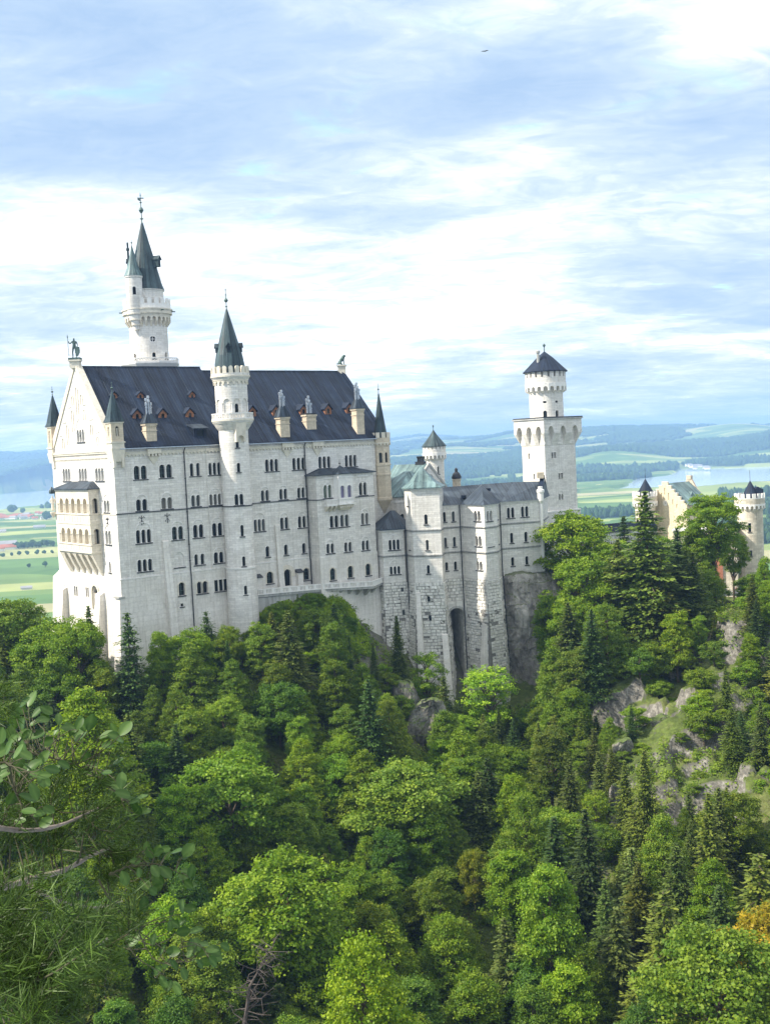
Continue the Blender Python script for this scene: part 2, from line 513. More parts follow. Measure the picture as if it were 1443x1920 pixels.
def part(name, g, mat, parent=None, smooth=False, axis=None, cutters=None, label=None, loc=None):
    """link builder g (world coordinates) as ONE mesh object under parent"""
    if isinstance(cutters, G):
        cutters = [cutters] if cutters.v else None
    if cutters:
        me = g.mesh(name)
        tmp = D.objects.new('tmp', me); C.objects.link(tmp)
        cms = []
        for cg in cutters:
            cm = D.objects.new('cut', cg.mesh('cut')); C.objects.link(cm); cms.append(cm)
            md = tmp.modifiers.new('b', 'BOOLEAN'); md.object = cm; md.operation = 'DIFFERENCE'; md.solver = 'EXACT'
        dg = bpy.context.evaluated_depsgraph_get()
        me2 = D.meshes.new_from_object(tmp.evaluated_get(dg))
        D.objects.remove(tmp)
        for cm in cms:
            D.objects.remove(cm)
        me2.name = name
        off = woff(parent) if parent is not None else Vector(loc or (0, 0, 0))
        me2.transform(Matrix.Translation(-off))
        me = me2
        if smooth:
            me.polygons.foreach_set('use_smooth', [True] * len(me.polygons))
            me.set_sharp_from_angle(angle=math.radians(25))
    else:
        off = woff(parent) if parent is not None else Vector(loc or (0, 0, 0))
        me = g.mesh(name, off, smooth)
    wall_uv(me, off, axis)
    me.materials.clear()
    me.materials.append(mat)
    o = D.objects.new(name, me)
    C.objects.link(o)
    if parent is not None:
        o.parent = parent
    else:
        o.location = off
    if label:
        o['label'] = label
    return o


def tag(o, label=None, cat=None, group=None, kind=None):
    for k, v in (('label', label), ('category', cat), ('group', group), ('kind', kind)):
        if v:
            o[k] = v
    return o


def thing(name, loc, label, cat, group=None, rz=0.0):
    o = D.objects.new(name, None)
    o.empty_display_size = 0.5
    C.objects.link(o)
    o.location = loc
    o.rotation_euler = (0, 0, rz)
    return tag(o, label, cat, group)


def frame(ox, oy, ang):
    ux, uy = math.cos(ang), math.sin(ang)
    vx, vy = -uy, ux
    def w(a, t, z):
        return (ox + ux * a + vx * t, oy + uy * a + vy * t, z)
    return w


def basis_from(a, b, flip=False):
    """wall from plan point a to b; d is out towards the viewer's side (right-hand of a->b)"""
    ax, ay = a; bx, by = b
    L_ = math.hypot(bx - ax, by - ay)
    ux, uy = (bx - ax) / L_, (by - ay) / L_
    nx, ny = (uy, -ux)
    if flip:
        nx, ny = -nx, -ny
    def B(u, d, z):
        return (ax + ux * u + nx * d, ay + uy * u + ny * d, z)
    B.length = L_
    return B


def radial(c, ang, R):
    """basis on a round wall at compass angle ang (from +X), d=0 on the surface"""
    ca, sa = math.cos(ang), math.sin(ang)
    def B(u, d, z):
        return (c[0] + ca * (R + d) - sa * u, c[1] + sa * (R + d) + ca * u, z)
    return B


def arch_poly(u0, u1, z0, z1, n=8, pointed=False):
    r = (u1 - u0) / 2; cx = (u0 + u1) / 2
    if pointed:
        h = r * 1.7
        pts = [(u0, z0), (u1, z0), (u1, z1 - h)]
        for i in range(1, 5):
            k = i / 5
            pts.append((u1 - r * k ** 1.6, z1 - h + h * math.sin(k * PI / 2)))
        pts.append((cx, z1))
        for i in range(4, 0, -1):
            k = i / 5
            pts.append((u0 + r * k ** 1.6, z1 - h + h * math.sin(k * PI / 2)))
        pts.append((u0, z1 - h))
        return pts
    pts = [(u0, z0), (u1, z0)]
    for i in range(n + 1):
        a = PI * i / n
        pts.append((cx + r * math.cos(a), z1 - r + r * math.sin(a)))
    return pts


def half_ring(g, B, cu, zs, r0, r1, d0, d1, n=10, leg=0.0):
    loops = []
    seq = []
    if leg:
        seq.append((cu + 1 * r0, zs - leg, cu + r1, zs - leg))
    for i in range(n + 1):
        a = PI * i / n
        seq.append((cu + r0 * math.cos(a), zs + r0 * math.sin(a), cu + r1 * math.cos(a), zs + r1 * math.sin(a)))
    if leg:
        seq.append((cu - r0, zs - leg, cu - r1, zs - leg))
    for a_, b_, c_, d_ in seq:
        loops.append([B(a_, d0, b_), B(c_, d0, d_), B(c_, d1, d_), B(a_, d1, b_)])
    g.loft(loops)


def window(parent, B, s, w, z0, z1, n, cut, blind=0, style='arch', trim='trim', glass='glass', depth=0.42, framed=False, sill=True):
    """an opening of n lights: cuts the wall, adds pane, columns, sill, mouldings"""
    m = 0.26 if n > 1 else 0.0
    lw = (w - (n - 1) * m) / n
    fr = G()
    for i in range(n):
        u0 = s - w / 2 + i * (lw + m); u1 = u0 + lw
        poly = arch_poly(u0, u1, z0, z1) if style == 'arch' else [(u0, z0), (u1, z0), (u1, z1), (u0, z1)]
        cut.slab(B, poly, 0.6, -depth - 0.12)
        if style == 'arch':
            half_ring(fr, B, (u0 + u1) / 2, z1 - lw / 2, lw / 2 + 0.005, lw / 2 + (0.22 if framed else 0.11), -0.03, 0.07 if framed else 0.05,
                      leg=(z1 - z0 - lw / 2) if framed else 0)
    if style != 'arch':
        fr.box(B, s - w / 2 - 0.05, s + w / 2 + 0.05, -0.03, 0.05, z1 + 0.01, z1 + 0.13)
    if not fr.v:
        fr.box(B, s - w / 2, s + w / 2, -0.03, 0.05, z1 + 0.01, z1 + 0.1)
    win = part('window', fr, M[trim], parent)
    p = G()
    p.box(B, s - w / 2 - 0.06, s + w / 2 + 0.06, -depth - 0.05, -depth, z0 - 0.05, z1 + 0.05)
    part('pane', p, M[glass], win)
    if lw > 0.95:
        q = G()
        for i in range(n):
            cu = s - w / 2 + i * (lw + m) + lw / 2
            q.box(B, cu - 0.035, cu + 0.035, -depth, -depth + 0.06, z0, z1 - 0.05)
            for k in (0.36, 0.7):
                zz = z0 + (z1 - z0) * k
                q.box(B, cu - lw / 2, cu - 0.037, -depth, -depth + 0.055, zz - 0.025, zz + 0.025)
                q.box(B, cu + 0.037, cu + lw / 2, -depth, -depth + 0.055, zz - 0.025, zz + 0.025)
        part('glazing_bar', q, M['bronze'], win)
    if sill:
        q = G()
        q.box(B, s - w / 2 - 0.22, s + w / 2 + 0.22, -0.05, 0.17, z0 - 0.20, z0 - 0.02)
        part('sill', q, M['sill'], win)
    if n > 1 and style == 'arch':
        zs = z1 - lw / 2
        for i in range(0, n + 1):
            cu = s - w / 2 - m / 2 + i * (lw + m)
            q = G()
            pr = [(0.16, z0), (0.16, z0 + 0.14), (0.085, z0 + 0.2), (0.085, zs - 0.28), (0.15, zs - 0.1), (0.15, zs)]
            c = B(cu, 0.02, 0)
            q.lathe(c, pr, 8)
            part('column', q, M[trim], win)
    if blind:
        R = w / 2 + 0.16
        q = G()
        half_ring(q, B, s, blind - R, R - 0.14, R, -0.02, 0.10, 12)
        part('arch_moulding', q, M[trim], win)
    return win


def frieze(g, B, u0, u1, ztop, h=0.75, pitch=0.8, d=0.22, d0=-0.02):
    """arcaded frieze: a band with a scalloped lower edge on small corbels"""
    n = max(1, round((u1 - u0) / pitch)); p = (u1 - u0) / n
    for i in range(n):
        a = u0 + i * p; b = a + p
        r = p * 0.36; cx = (a + b) / 2
        zb = ztop - h
        pts = [(a, ztop), (a, zb), (cx - r, zb)]
        for k in range(5):
            t = PI - PI * k / 4
            pts.append((cx + r * math.cos(t), zb + 0.06 + r * math.sin(t)))
        pts += [(cx + r, zb), (b, zb), (b, ztop)]
        g.slab(B, pts, d0, d)


def round_frieze(g, c, R, ztop, h, n, d=0.25, arch=0.7, corbel=0.0, a_off=0.0, a0=0, a1=2 * PI):
    for i in range(n):
        am = a_off + (i + 0.5) * 2 * PI / n
        if not (a0 <= (am % (2 * PI)) <= a1):
            continue
        w = 2 * (R + d) * math.tan(PI / n)
        B = radial(c, am, R)
        r = w * arch / 2; zb = ztop - h
        pts = [(-w / 2, ztop), (-w / 2, zb), (-r, zb)]
        for k in range(5):
            t = PI - PI * k / 4
            pts.append((r * math.cos(t), zb + max(0.05, h * 0.35) + r * 0.9 * math.sin(t)))
        pts += [(r, zb), (w / 2, zb), (w / 2, ztop)]
        g.slab(B, pts, -0.1, d)
        if corbel:
            B2 = radial(c, a_off + i * 2 * PI / n, R)
            ww = w * (1 - arch) * 0.9
            g.loft([[B2(-ww / 2, -0.2, zb - corbel), B2(ww / 2, -0.2, zb - corbel), B2(ww / 2, 0.05, zb - corbel), B2(-ww / 2, 0.05, zb - corbel)],
                    [B2(-ww / 2, -0.2, zb), B2(ww / 2, -0.2, zb), B2(ww / 2, d, zb), B2(-ww / 2, d, zb)]])


def merlons(g, c, R, z0, z1, n, frac=0.62, thick=0.35, a_off=0.0, rounded=False):
    for i in range(n):
        am = a_off + i * 2 * PI / n
        w = 2 * R * math.sin(PI / n) * frac
        B = radial(c, am, R)
        if rounded:
            g.slab(B, arch_poly(-w / 2, w / 2, z0, z1, 6), -thick, 0)
        else:
            g.box(B, -w / 2, w / 2, -thick, 0, z0, z1)


def finial(parent, c, z, h, r=0.12, mat='bronze', cross=False):
    g = G()
    g.lathe(c, [(r * 1.6, z - 0.1), (r * 0.8, z + h * 0.06), (r * 0.5, z + h * 0.14), (r * 2.4, z + h * 0.17), (r * 0.6, z + h * 0.20), (r * 0.5, z + h * 0.34),
                (r * 2.0, z + h * 0.38), (r * 3.0, z + h * 0.44), (r * 2.0, z + h * 0.50), (r * 0.5, z + h * 0.54), (r * 0.45, z + h * 0.66),
                (r * 1.7, z + h * 0.68), (r * 0.45, z + h * 0.70), (r * 0.35, z + h * 0.86), (r * 0.8, z + h * 0.89), (0.02, z + h)], 10)
    if cross:
        B = radial(c, -1.3, 0)
        g.box(B, -h * 0.10, h * 0.10, -0.05, 0.05, z + h * 0.80, z + h * 0.83)
        g.slab(B, [(-h * 0.10, z + h * 0.76), (-h * 0.01, z + h * 0.72), (-h * 0.01, z + h * 0.79), (-h * 0.07, z + h * 0.80)], -0.03, 0.03)
    return part('finial', g, M[mat], parent, smooth=True)


def strip(parent, name, B, u0, u1, z0, z1, d, mat, d0=-0.02):
    g = G(); g.box(B, u0, u1, d0, d, z0, z1)
    return part(name, g, mat, parent)


def skin_mesh(name, pts, edges, rad, mat, parent=None, sub=1, loc=(0, 0, 0), root=0):
    me = D.meshes.new(name)
    me.from_pydata([Vector(p) for p in pts], edges, [])
    o = D.objects.new('tmp', me); C.objects.link(o)
    md = o.modifiers.new('s', 'SKIN'); md.use_smooth_shade = True
    for i, v in enumerate(me.skin_vertices[0].data):
        r = rad[i]
        v.radius = (r, r) if not hasattr(r, '__len__') else r
        v.use_root = (i == root)
    if sub:
        o.modifiers.new('ss', 'SUBSURF').levels = sub
    dg = bpy.context.evaluated_depsgraph_get()
    m2 = D.meshes.new_from_object(o.evaluated_get(dg))
    D.objects.remove(o)
    m2.materials.clear(); m2.materials.append(mat)
    r_ = D.objects.new(name, m2); C.objects.link(r_)
    r_.parent = parent; r_.location = loc
    return r_


# ================================================================== TERRAIN
def vnoise(x, y, seed=0):
    xi = np.floor(x).astype(np.int64); yi = np.floor(y).astype(np.int64)
    xf = x - xi; yf = y - yi
    def h(a, b):
        n = (a * 374761393 + b * 668265263 + seed * 974711) & 0x7fffffff
        n = ((n ^ (n >> 13)) * 1274126177) & 0x7fffffff
        return ((n ^ (n >> 16)) & 0xffff) / 65535.0
    u = xf * xf * (3 - 2 * xf); v = yf * yf * (3 - 2 * yf)
    return (h(xi, yi) * (1 - u) + h(xi + 1, yi) * u) * (1 - v) + (h(xi, yi + 1) * (1 - u) + h(xi + 1, yi + 1) * u) * v


def fbm(x, y, oct_=4, seed=0):
    s = 0; a = 0.5; t = 0
    for k in range(oct_):
        s = s + a * vnoise(x * 2 ** k, y * 2 ** k, seed + k * 17); t += a; a *= 0.5
    return s / t


# control points: (horizontal slope x/depth, depth, height)
CTRL = []
for q, d, z in [
    (-.5, 40, -70), (0, 40, -84), (.5, 40, -72), (-.5, 75, -66), (-.25, 75, -72), (0, 75, -80), (.25, 75, -76), (.5, 75, -66),
    (-.45, 110, -64), (-.25, 110, -70), (0, 110, -78), (.2, 110, -77), (.36, 110, -72), (.5, 110, -66),
    (-.45, 140, -56), (-.3, 140, -62), (-.15, 140, -68), (0, 140, -73), (.15, 140, -72), (.28, 140, -66), (.4, 140, -60),
    (-.45, 168, -47), (-.3, 168, -53), (-.15, 168, -58), (0, 168, -63), (.1, 168, -65), (.2, 168, -60), (.3, 168, -53), (.42, 168, -48),
    (-.45, 190, -40), (-.33, 186, -44), (-.25, 186, -43.5), (-.19, 192, -41), (-.12, 196, -40), (-.05, 196, -44), (.02, 200, -52), (.08, 205, -57), (.13, 205, -55),
    (.18, 200, -50), (.25, 200, -45), (.32, 195, -41), (.42, 195, -40),
    (-.33, 215, -36), (-.24, 194, -38.5), (-.19, 203, -34.5), (-.135, 208, -33), (-.11, 210, -32.5), (-.085, 215, -30), (-.07, 217.5, -27.8), (-.045, 221, -28.2),
    (-.03, 222, -33), (-.012, 220, -39), (.0, 220, -42), (.02, 218, -45), (.045, 219, -50), (.068, 222, -54), (.09, 218, -53), (.11, 222, -52), (.14, 226, -50),
    (.16, 228, -38), (.20, 225, -36), (.26, 222, -36), (.32, 218, -36), (.42, 215, -36),
    (-.35, 250, -42), (-.2, 235, -30), (-.1, 245, -30), (0, 245, -29), (.1, 250, -28), (.15, 240, -29), (.19, 250, -29), (.24, 255, -34), (.30, 262, -46), (.33, 285, -48), (.45, 260, -44), (.31, 240, -41),
    (-.4, 310, -75), (-.2, 300, -50), (0, 300, -40), (.15, 300, -36), (.25, 320, -40), (.33, 320, -44), (.5, 320, -50)]:
    CTRL.append((q * d, d, z))
CP = np.array(CTRL)


def _tps(r2):
    return np.where(r2 > 0, 0.5 * r2 * np.log(np.maximum(r2, 1e-9)), 0.0)


_n = len(CP)
_K = _tps(((CP[:, None, :2] - CP[None, :, :2]) ** 2).sum(-1)) + np.eye(_n) * 30
_P = np.hstack([np.ones((_n, 1)), CP[:, :2]])
_A = np.zeros((_n + 3, _n + 3)); _A[:_n, :_n] = _K; _A[:_n, _n:] = _P; _A[_n:, :_n] = _P.T
_w = np.linalg.solve(_A, np.concatenate([CP[:, 2], np.zeros(3)]))
PLAIN = -170.0


def sstep(x, a, b):
    t = np.clip((x - a) / (b - a), 0, 1)
    return t * t * (3 - 2 * t)


RIDGE_X = np.array([-0.6, -0.42, -0.34, -0.296, -0.2, -0.1, 0.01, 0.035, 0.07, 0.12, 0.175, 0.25, 0.345, 0.6])
RIDGE_Z = np.array([15, 16, 17, 22, 10, 4, 12, 18, 9, 6, 4.5, 6, 2.5, 8]) * 6.43


def ground_z(x, y):
    x = np.asarray(x, float); y = np.asarray(y, float)
    r = np.hypot(x, y)
    near = np.full(x.shape, -60.0)
    m = (r < 700)
    if m.any():
        xs, ys = x[m], y[m]
        out = np.empty(xs.shape)
        for i in range(0, len(xs), 20000):
            a = xs[i:i + 20000]; b = ys[i:i + 20000]
            d2 = (a[:, None] - CP[None, :, 0]) ** 2 + (b[:, None] - CP[None, :, 1]) ** 2
            out[i:i + 20000] = _tps(d2) @ _w[:_n] + _w[_n] + _w[_n + 1] * a + _w[_n + 2] * b
        out = np.clip(out, -92, -26)
        out += (fbm(xs / 9, ys / 9, 4, 3) - 0.5) * 3.0
        qq = xs / np.maximum(ys, 1)
        mk = sstep(qq, .12, .19) * sstep(ys, 138, 160) * (1 - sstep(ys, 208, 216))
        nn = fbm(xs / 13, ys / 9, 5, 61)
        out += mk * (3.6 * (sstep(nn, .44, .50) - .5) + 2.6 * (sstep(nn, .56, .60)) + (fbm(xs / 2.2, ys / 2.2, 4, 62) - .5) * 2.4)
        near[m] = out
    q = x / np.maximum(y, 1)
    k = sstep(r, 300, 620)
    far = PLAIN + (fbm(x / 900, y / 900, 4, 9) - 0.5) * 10 * sstep(r, 700, 2500)
    # rolling country beyond the lake
    h1 = sstep(r, 4900, 8000) * (12 + 105 * fbm(x / 1900, y / 1500, 4, 21) * (0.5 + sstep(np.abs(q + 0.05), 0.02, 0.3)))
    h2 = sstep(r, 6800, 9800) * (170 * fbm(x / 2600, y / 1500, 4, 33) - 50)
    wv = np.sin(q * 23 + 1.1) * .5 + np.sin(q * 51 + 4) * .3
    m1 = np.exp(-((r - 8300 - 500 * np.sin(q * 9)) / 900) ** 2) * (62 + 46 * wv + 40 * (fbm(x / 700, y / 2500, 3, 81) - .5))
    m2 = np.exp(-((r - 10600 - 600 * np.sin(q * 13 + 2)) / 1000) ** 2) * (95 - 48 * wv + 40 * (fbm(x / 900, y / 2500, 3, 82) - .5))
    m0 = np.exp(-((r - 6500 - 300 * np.sin(q * 17 + 1)) / 550) ** 2) * (22 + 30 * np.sin(q * 37 + .5)) * (np.abs(q + .38) > .1)
    far = far + np.maximum(m1, 0) + np.maximum(m2, 0) + np.maximum(m0, 0) * sstep(r, 5300, 6000)
    ridge = np.interp(q, RIDGE_X, RIDGE_Z)
    tgt = ridge + (fbm(x / 1300, y / 2400, 4, 44) - 0.5) * 30
    k2 = sstep(r, 9500, 13500)
    far = far + h1 + h2
    far = far * (1 - k2) + tgt * k2
    return near * (1 - k) + far * k


def lake_mask(x, y):
    """1 inside the lake"""
    r = y; q = x / np.maximum(y, 1)
    w1 = (fbm(x / 500, y / 500, 3, 5) - 0.5)
    # right arm
    near_e = np.interp(q, [0.19, 0.22, 0.28, 0.34, 0.6], [3560, 3500, 3420, 3600, 3600])
    far_e = np.interp(q, [0.19, 0.215, 0.225, 0.255, 0.265, 0.31, 0.345, 0.6], [3600, 3800, 4400, 4700, 5500, 5300, 5200, 5600])
    a = (q > 0.205 + w1 * 0.01) & (r > near_e + w1 * 250) & (r < far_e + w1 * 300)
    # left basin
    b = (q < -0.275 + w1 * 0.02) & (r > np.interp(q, [-.5, -.34, -.29], [4250, 4350, 4700]) + w1 * 500) & (r < np.interp(q, [-.5, -.345, -.30], [7100, 6900, 7400]) + w1 * 500)
    return a | b


def forest_mask(x, y):
    r = np.hypot(x, y)
    f = fbm(x / 620, y / 340, 5, 71)
    f2 = fbm(x / 2600, y / 900, 4, 72)
    v = (f - 0.5) * 0.9 + (f2 - 0.5) * 1.6
    th = np.interp(r, [1200, 2200, 3500, 5200, 7500, 12000, 18000], [0.25, 0.14, 0.06, -0.06, -0.10, -0.12, -0.16])
    q = x / np.maximum(y, 1)
    th = th + np.where((q < -0.25) & (r < 5600), 0.6, 0)
    th = th - np.where((q < -0.27) & (r > 7000) & (r < 9800), 0.15, 0)
    th = th + np.where((q > 0.17) & (q < 0.30) & (r > 2750) & (r < 3700), 0.6, 0)
    th = th - np.where((q > 0.1) & (r > 4900) & (r < 7500), 0.06, 0)
    return (v > th) & ~lake_mask(x, y) & (r > 1000)


def build_terrain():
    az = np.radians(np.concatenate([np.linspace(-46, -23.5, 70), np.linspace(-23.3, 23.3, 240), np.linspace(23.5, 46, 70)]))
    rr = np.concatenate([np.linspace(12, 70, 30), np.linspace(70.8, 330, 340), np.exp(np.linspace(math.log(333), math.log(19000), 330))])
    A, R = np.meshgrid(az, rr)
    X = R * np.sin(A); Y = R * np.cos(A)
    Z = ground_z(X.ravel(), Y.ravel()).reshape(X.shape)
    lk = lake_mask(X, Y)
    Z = np.where(lk, PLAIN - 9, Z)
    fo = forest_mask(X, Y).astype(np.float32)
    v = np.stack([X.ravel(), Y.ravel(), Z.ravel()], 1).astype(np.float32)
    nr_, na = X.shape
    i = np.arange(nr_ - 1)[:, None] * na + np.arange(na - 1)[None, :]
    quads = np.stack([i, i + 1, i + na + 1, i + na], -1).reshape(-1, 4).astype(np.int32)
    me = D.meshes.new('ground')
    me.vertices.add(len(v)); me.vertices.foreach_set('co', v.ravel())
    me.loops.add(quads.size); me.loops.foreach_set('vertex_index', quads.ravel())
    me.polygons.add(len(quads))
    me.polygons.foreach_set('loop_start', np.arange(0, quads.size, 4, dtype=np.int32))
    me.update(calc_edges=True)
    at = me.attributes.new('wood', 'FLOAT', 'POINT'); at.data.foreach_set('value', fo.ravel())
    me.polygons.foreach_set('use_smooth', [True] * len(quads))
    o = D.objects.new('ground', me); C.objects.link(o)
    tag(o, kind='structure')
    m, nt, b = new_mat('valley and hillside ground', 0.95, 0.15)
    L = nt.links.new
    geo = nd(nt, 'ShaderNodeNewGeometry')
    sp = nd(nt, 'ShaderNodeSeparateXYZ'); L(geo.outputs['Position'], sp.inputs[0])
    # fields
    mp = nd(nt, 'ShaderNodeMapping')
    mp.inputs['Scale'].default_value = (0.0016, 0.0046, 0); mp.inputs['Rotation'].default_value = (0, 0, 0.12)
    L(geo.outputs['Position'], mp.inputs[0])
    nz = nd(nt, 'ShaderNodeTexNoise', i_Scale=1.5, i_Detail=2)
    L(mp.outputs[0], nz.inputs['Vector'])
    mv = nd(nt, 'ShaderNodeVectorMath', operation='MULTIPLY_ADD')
    L(nz.outputs['Color'], mv.inputs[0]); mv.inputs[1].default_value = (0.35, 0.35, 0); L(mp.outputs[0], mv.inputs[2])
    vo = nd(nt, 'ShaderNodeTexVoronoi', i_Scale=1.6, distance='CHEBYCHEV')
    L(mv.outputs[0], vo.inputs['Vector'])
    sc2 = nd(nt, 'ShaderNodeSeparateColor'); L(vo.outputs['Color'], sc2.inputs[0])
    fc = ramp(nt, [(0.0, (0.07, 0.135, 0.03)), (0.3, (0.10, 0.18, 0.042)), (0.55, (0.15, 0.22, 0.055)), (0.8, (0.30, 0.34, 0.10)), (1.0, (0.36, 0.33, 0.17))], sc2.outputs[0])
    fn = nd(nt, 'ShaderNodeTexNoise', i_Scale=0.01, i_Detail=6); L(geo.outputs['Position'], fn.inputs['Vector'])
    fv = ramp(nt, [(0.3, 0.8), (0.7, 1.15)], fn.outputs[0])
    fcol = mixc(nt, 1.0, fc.outputs[0], fv.outputs[0], 'MULTIPLY')
    wa = nd(nt, 'ShaderNodeAttribute', attribute_name='wood')
    wf = ramp(nt, [(0.35, 0.0), (0.65, 1.0)], wa.outputs['Fac'])
    fcol = mixc(nt, wf.outputs[0], fcol, (0.030, 0.058, 0.022))
    # near slope: leaf litter, grass and bare rock where steep
    n1 = nd(nt, 'ShaderNodeTexNoise', i_Scale=0.12, i_Detail=9, i_Roughness=0.7); L(geo.outputs['Position'], n1.inputs['Vector'])
    n2 = nd(nt, 'ShaderNodeTexNoise', i_Scale=1.3, i_Detail=7, i_Roughness=0.7); L(geo.outputs['Position'], n2.inputs['Vector'])
    g1 = ramp(nt, [(0.35, (0.035, 0.045, 0.018)), (0.5, (0.085, 0.115, 0.025)), (0.68, (0.14, 0.14, 0.055))], n1.outputs[0])
    gg = ramp(nt, [(0.3, 0.5), (0.7, 1.5)], n2.outputs[0])
    ncol = mixc(nt, 1.0, g1.outputs[0], gg.outputs[0], 'MULTIPLY')
    sl = nd(nt, 'ShaderNodeSeparateXYZ'); L(geo.outputs['Normal'], sl.inputs[0])
    rk = mth(nt, 'ADD', sl.outputs[2], mth(nt, 'MULTIPLY', mth(nt, 'SUBTRACT', n2.outputs[0], 0.5), 0.5))
    rf = ramp(nt, [(0.66, 1.0), (0.76, 0.0)], rk)
    rc = ramp(nt, [(0.35, (0.10, 0.095, 0.085)), (0.5, (0.16, 0.15, 0.125)), (0.65, (0.34, 0.32, 0.28))], n2.outputs[0])
    ncol = mixc(nt, rf.outputs[0], ncol, rc.outputs[0])
    dist = nd(nt, 'ShaderNodeVectorMath', operation='LENGTH'); L(geo.outputs['Position'], dist.inputs[0])
    df = nd(nt, 'ShaderNodeMapRange'); df.inputs[1].default_value = 520; df.inputs[2].default_value = 800
    L(dist.outputs['Value'], df.inputs[0])
    L(mixc(nt, df.outputs[0], ncol, fcol), b.inputs['Base Color'])
    bp = nd(nt, 'ShaderNodeBump', i_Strength=0.6, i_Distance=0.6)
    L(n2.outputs[0], bp.inputs['Height']); L(bp.outputs[0], b.inputs['Normal'])
    me.materials.append(m)
    # lake water
    g = G()
    g.add([(-6000, 3300, 0), (6000, 3300, 0), (9000, 10500, 0), (-9000, 10500, 0)], [(0, 1, 2, 3)])
    g2 = G(); pts = []
    # water sheet sits just above the lake bed and below the fields
    me2 = D.meshes.new('lake')
    sel = lk.ravel()
    ff = quads[sel[quads].any(1)]
    idx = np.unique(ff); rem = -np.ones(len(v), int); rem[idx] = np.arange(len(idx))
    vv = v[idx].copy(); vv[:, 2] = PLAIN - 6.2
    me2.from_pydata(vv.tolist(), [], rem[ff].tolist())
    mw, ntw, bw = new_mat('lake water', 0.12, 0.5)
    bw.inputs['Base Color'].default_value = (0.42, 0.50, 0.54, 1)
    bw.inputs['IOR'].default_value = 1.33
    nn = nd(ntw, 'ShaderNodeTexNoise', i_Scale=0.02, i_Detail=4)
    gw = nd(ntw, 'ShaderNodeNewGeometry'); ntw.links.new(gw.outputs['Position'], nn.inputs['Vector'])
    bpw = nd(ntw, 'ShaderNodeBump', i_Strength=0.05, i_Distance=1); ntw.links.new(nn.outputs[0], bpw.inputs['Height'])
    ntw.links.new(bpw.outputs[0], bw.inputs['Normal'])
    me2.materials.append(mw)
    lo = D.objects.new('lake_water', me2); C.objects.link(lo)
    tag(lo, kind='structure')


build_terrain()


def gz(x, y):
    return float(ground_z(np.array([x]), np.array([y]))[0])


# ================================================================== PALACE
PANG = math.atan2(.61193, .79091)
PO = (-46.6736, 194.9338)
PF = frame(PO[0], PO[1], PANG)
BS = lambda u, d, z: PF(u, -d, z)          # south facade, d outwards
BW = lambda u, d, z: PF(-d, u, z)          # west facade, u = distance from the south-west corner
BE_ = lambda u, d, z: PF(60 + d, u, z)
LP, TP = 60.0, 28.0
pal = thing('palace', PF(0, 0, -38), 'main palace block of pale limestone with long dark blue pitched roof', 'castle')


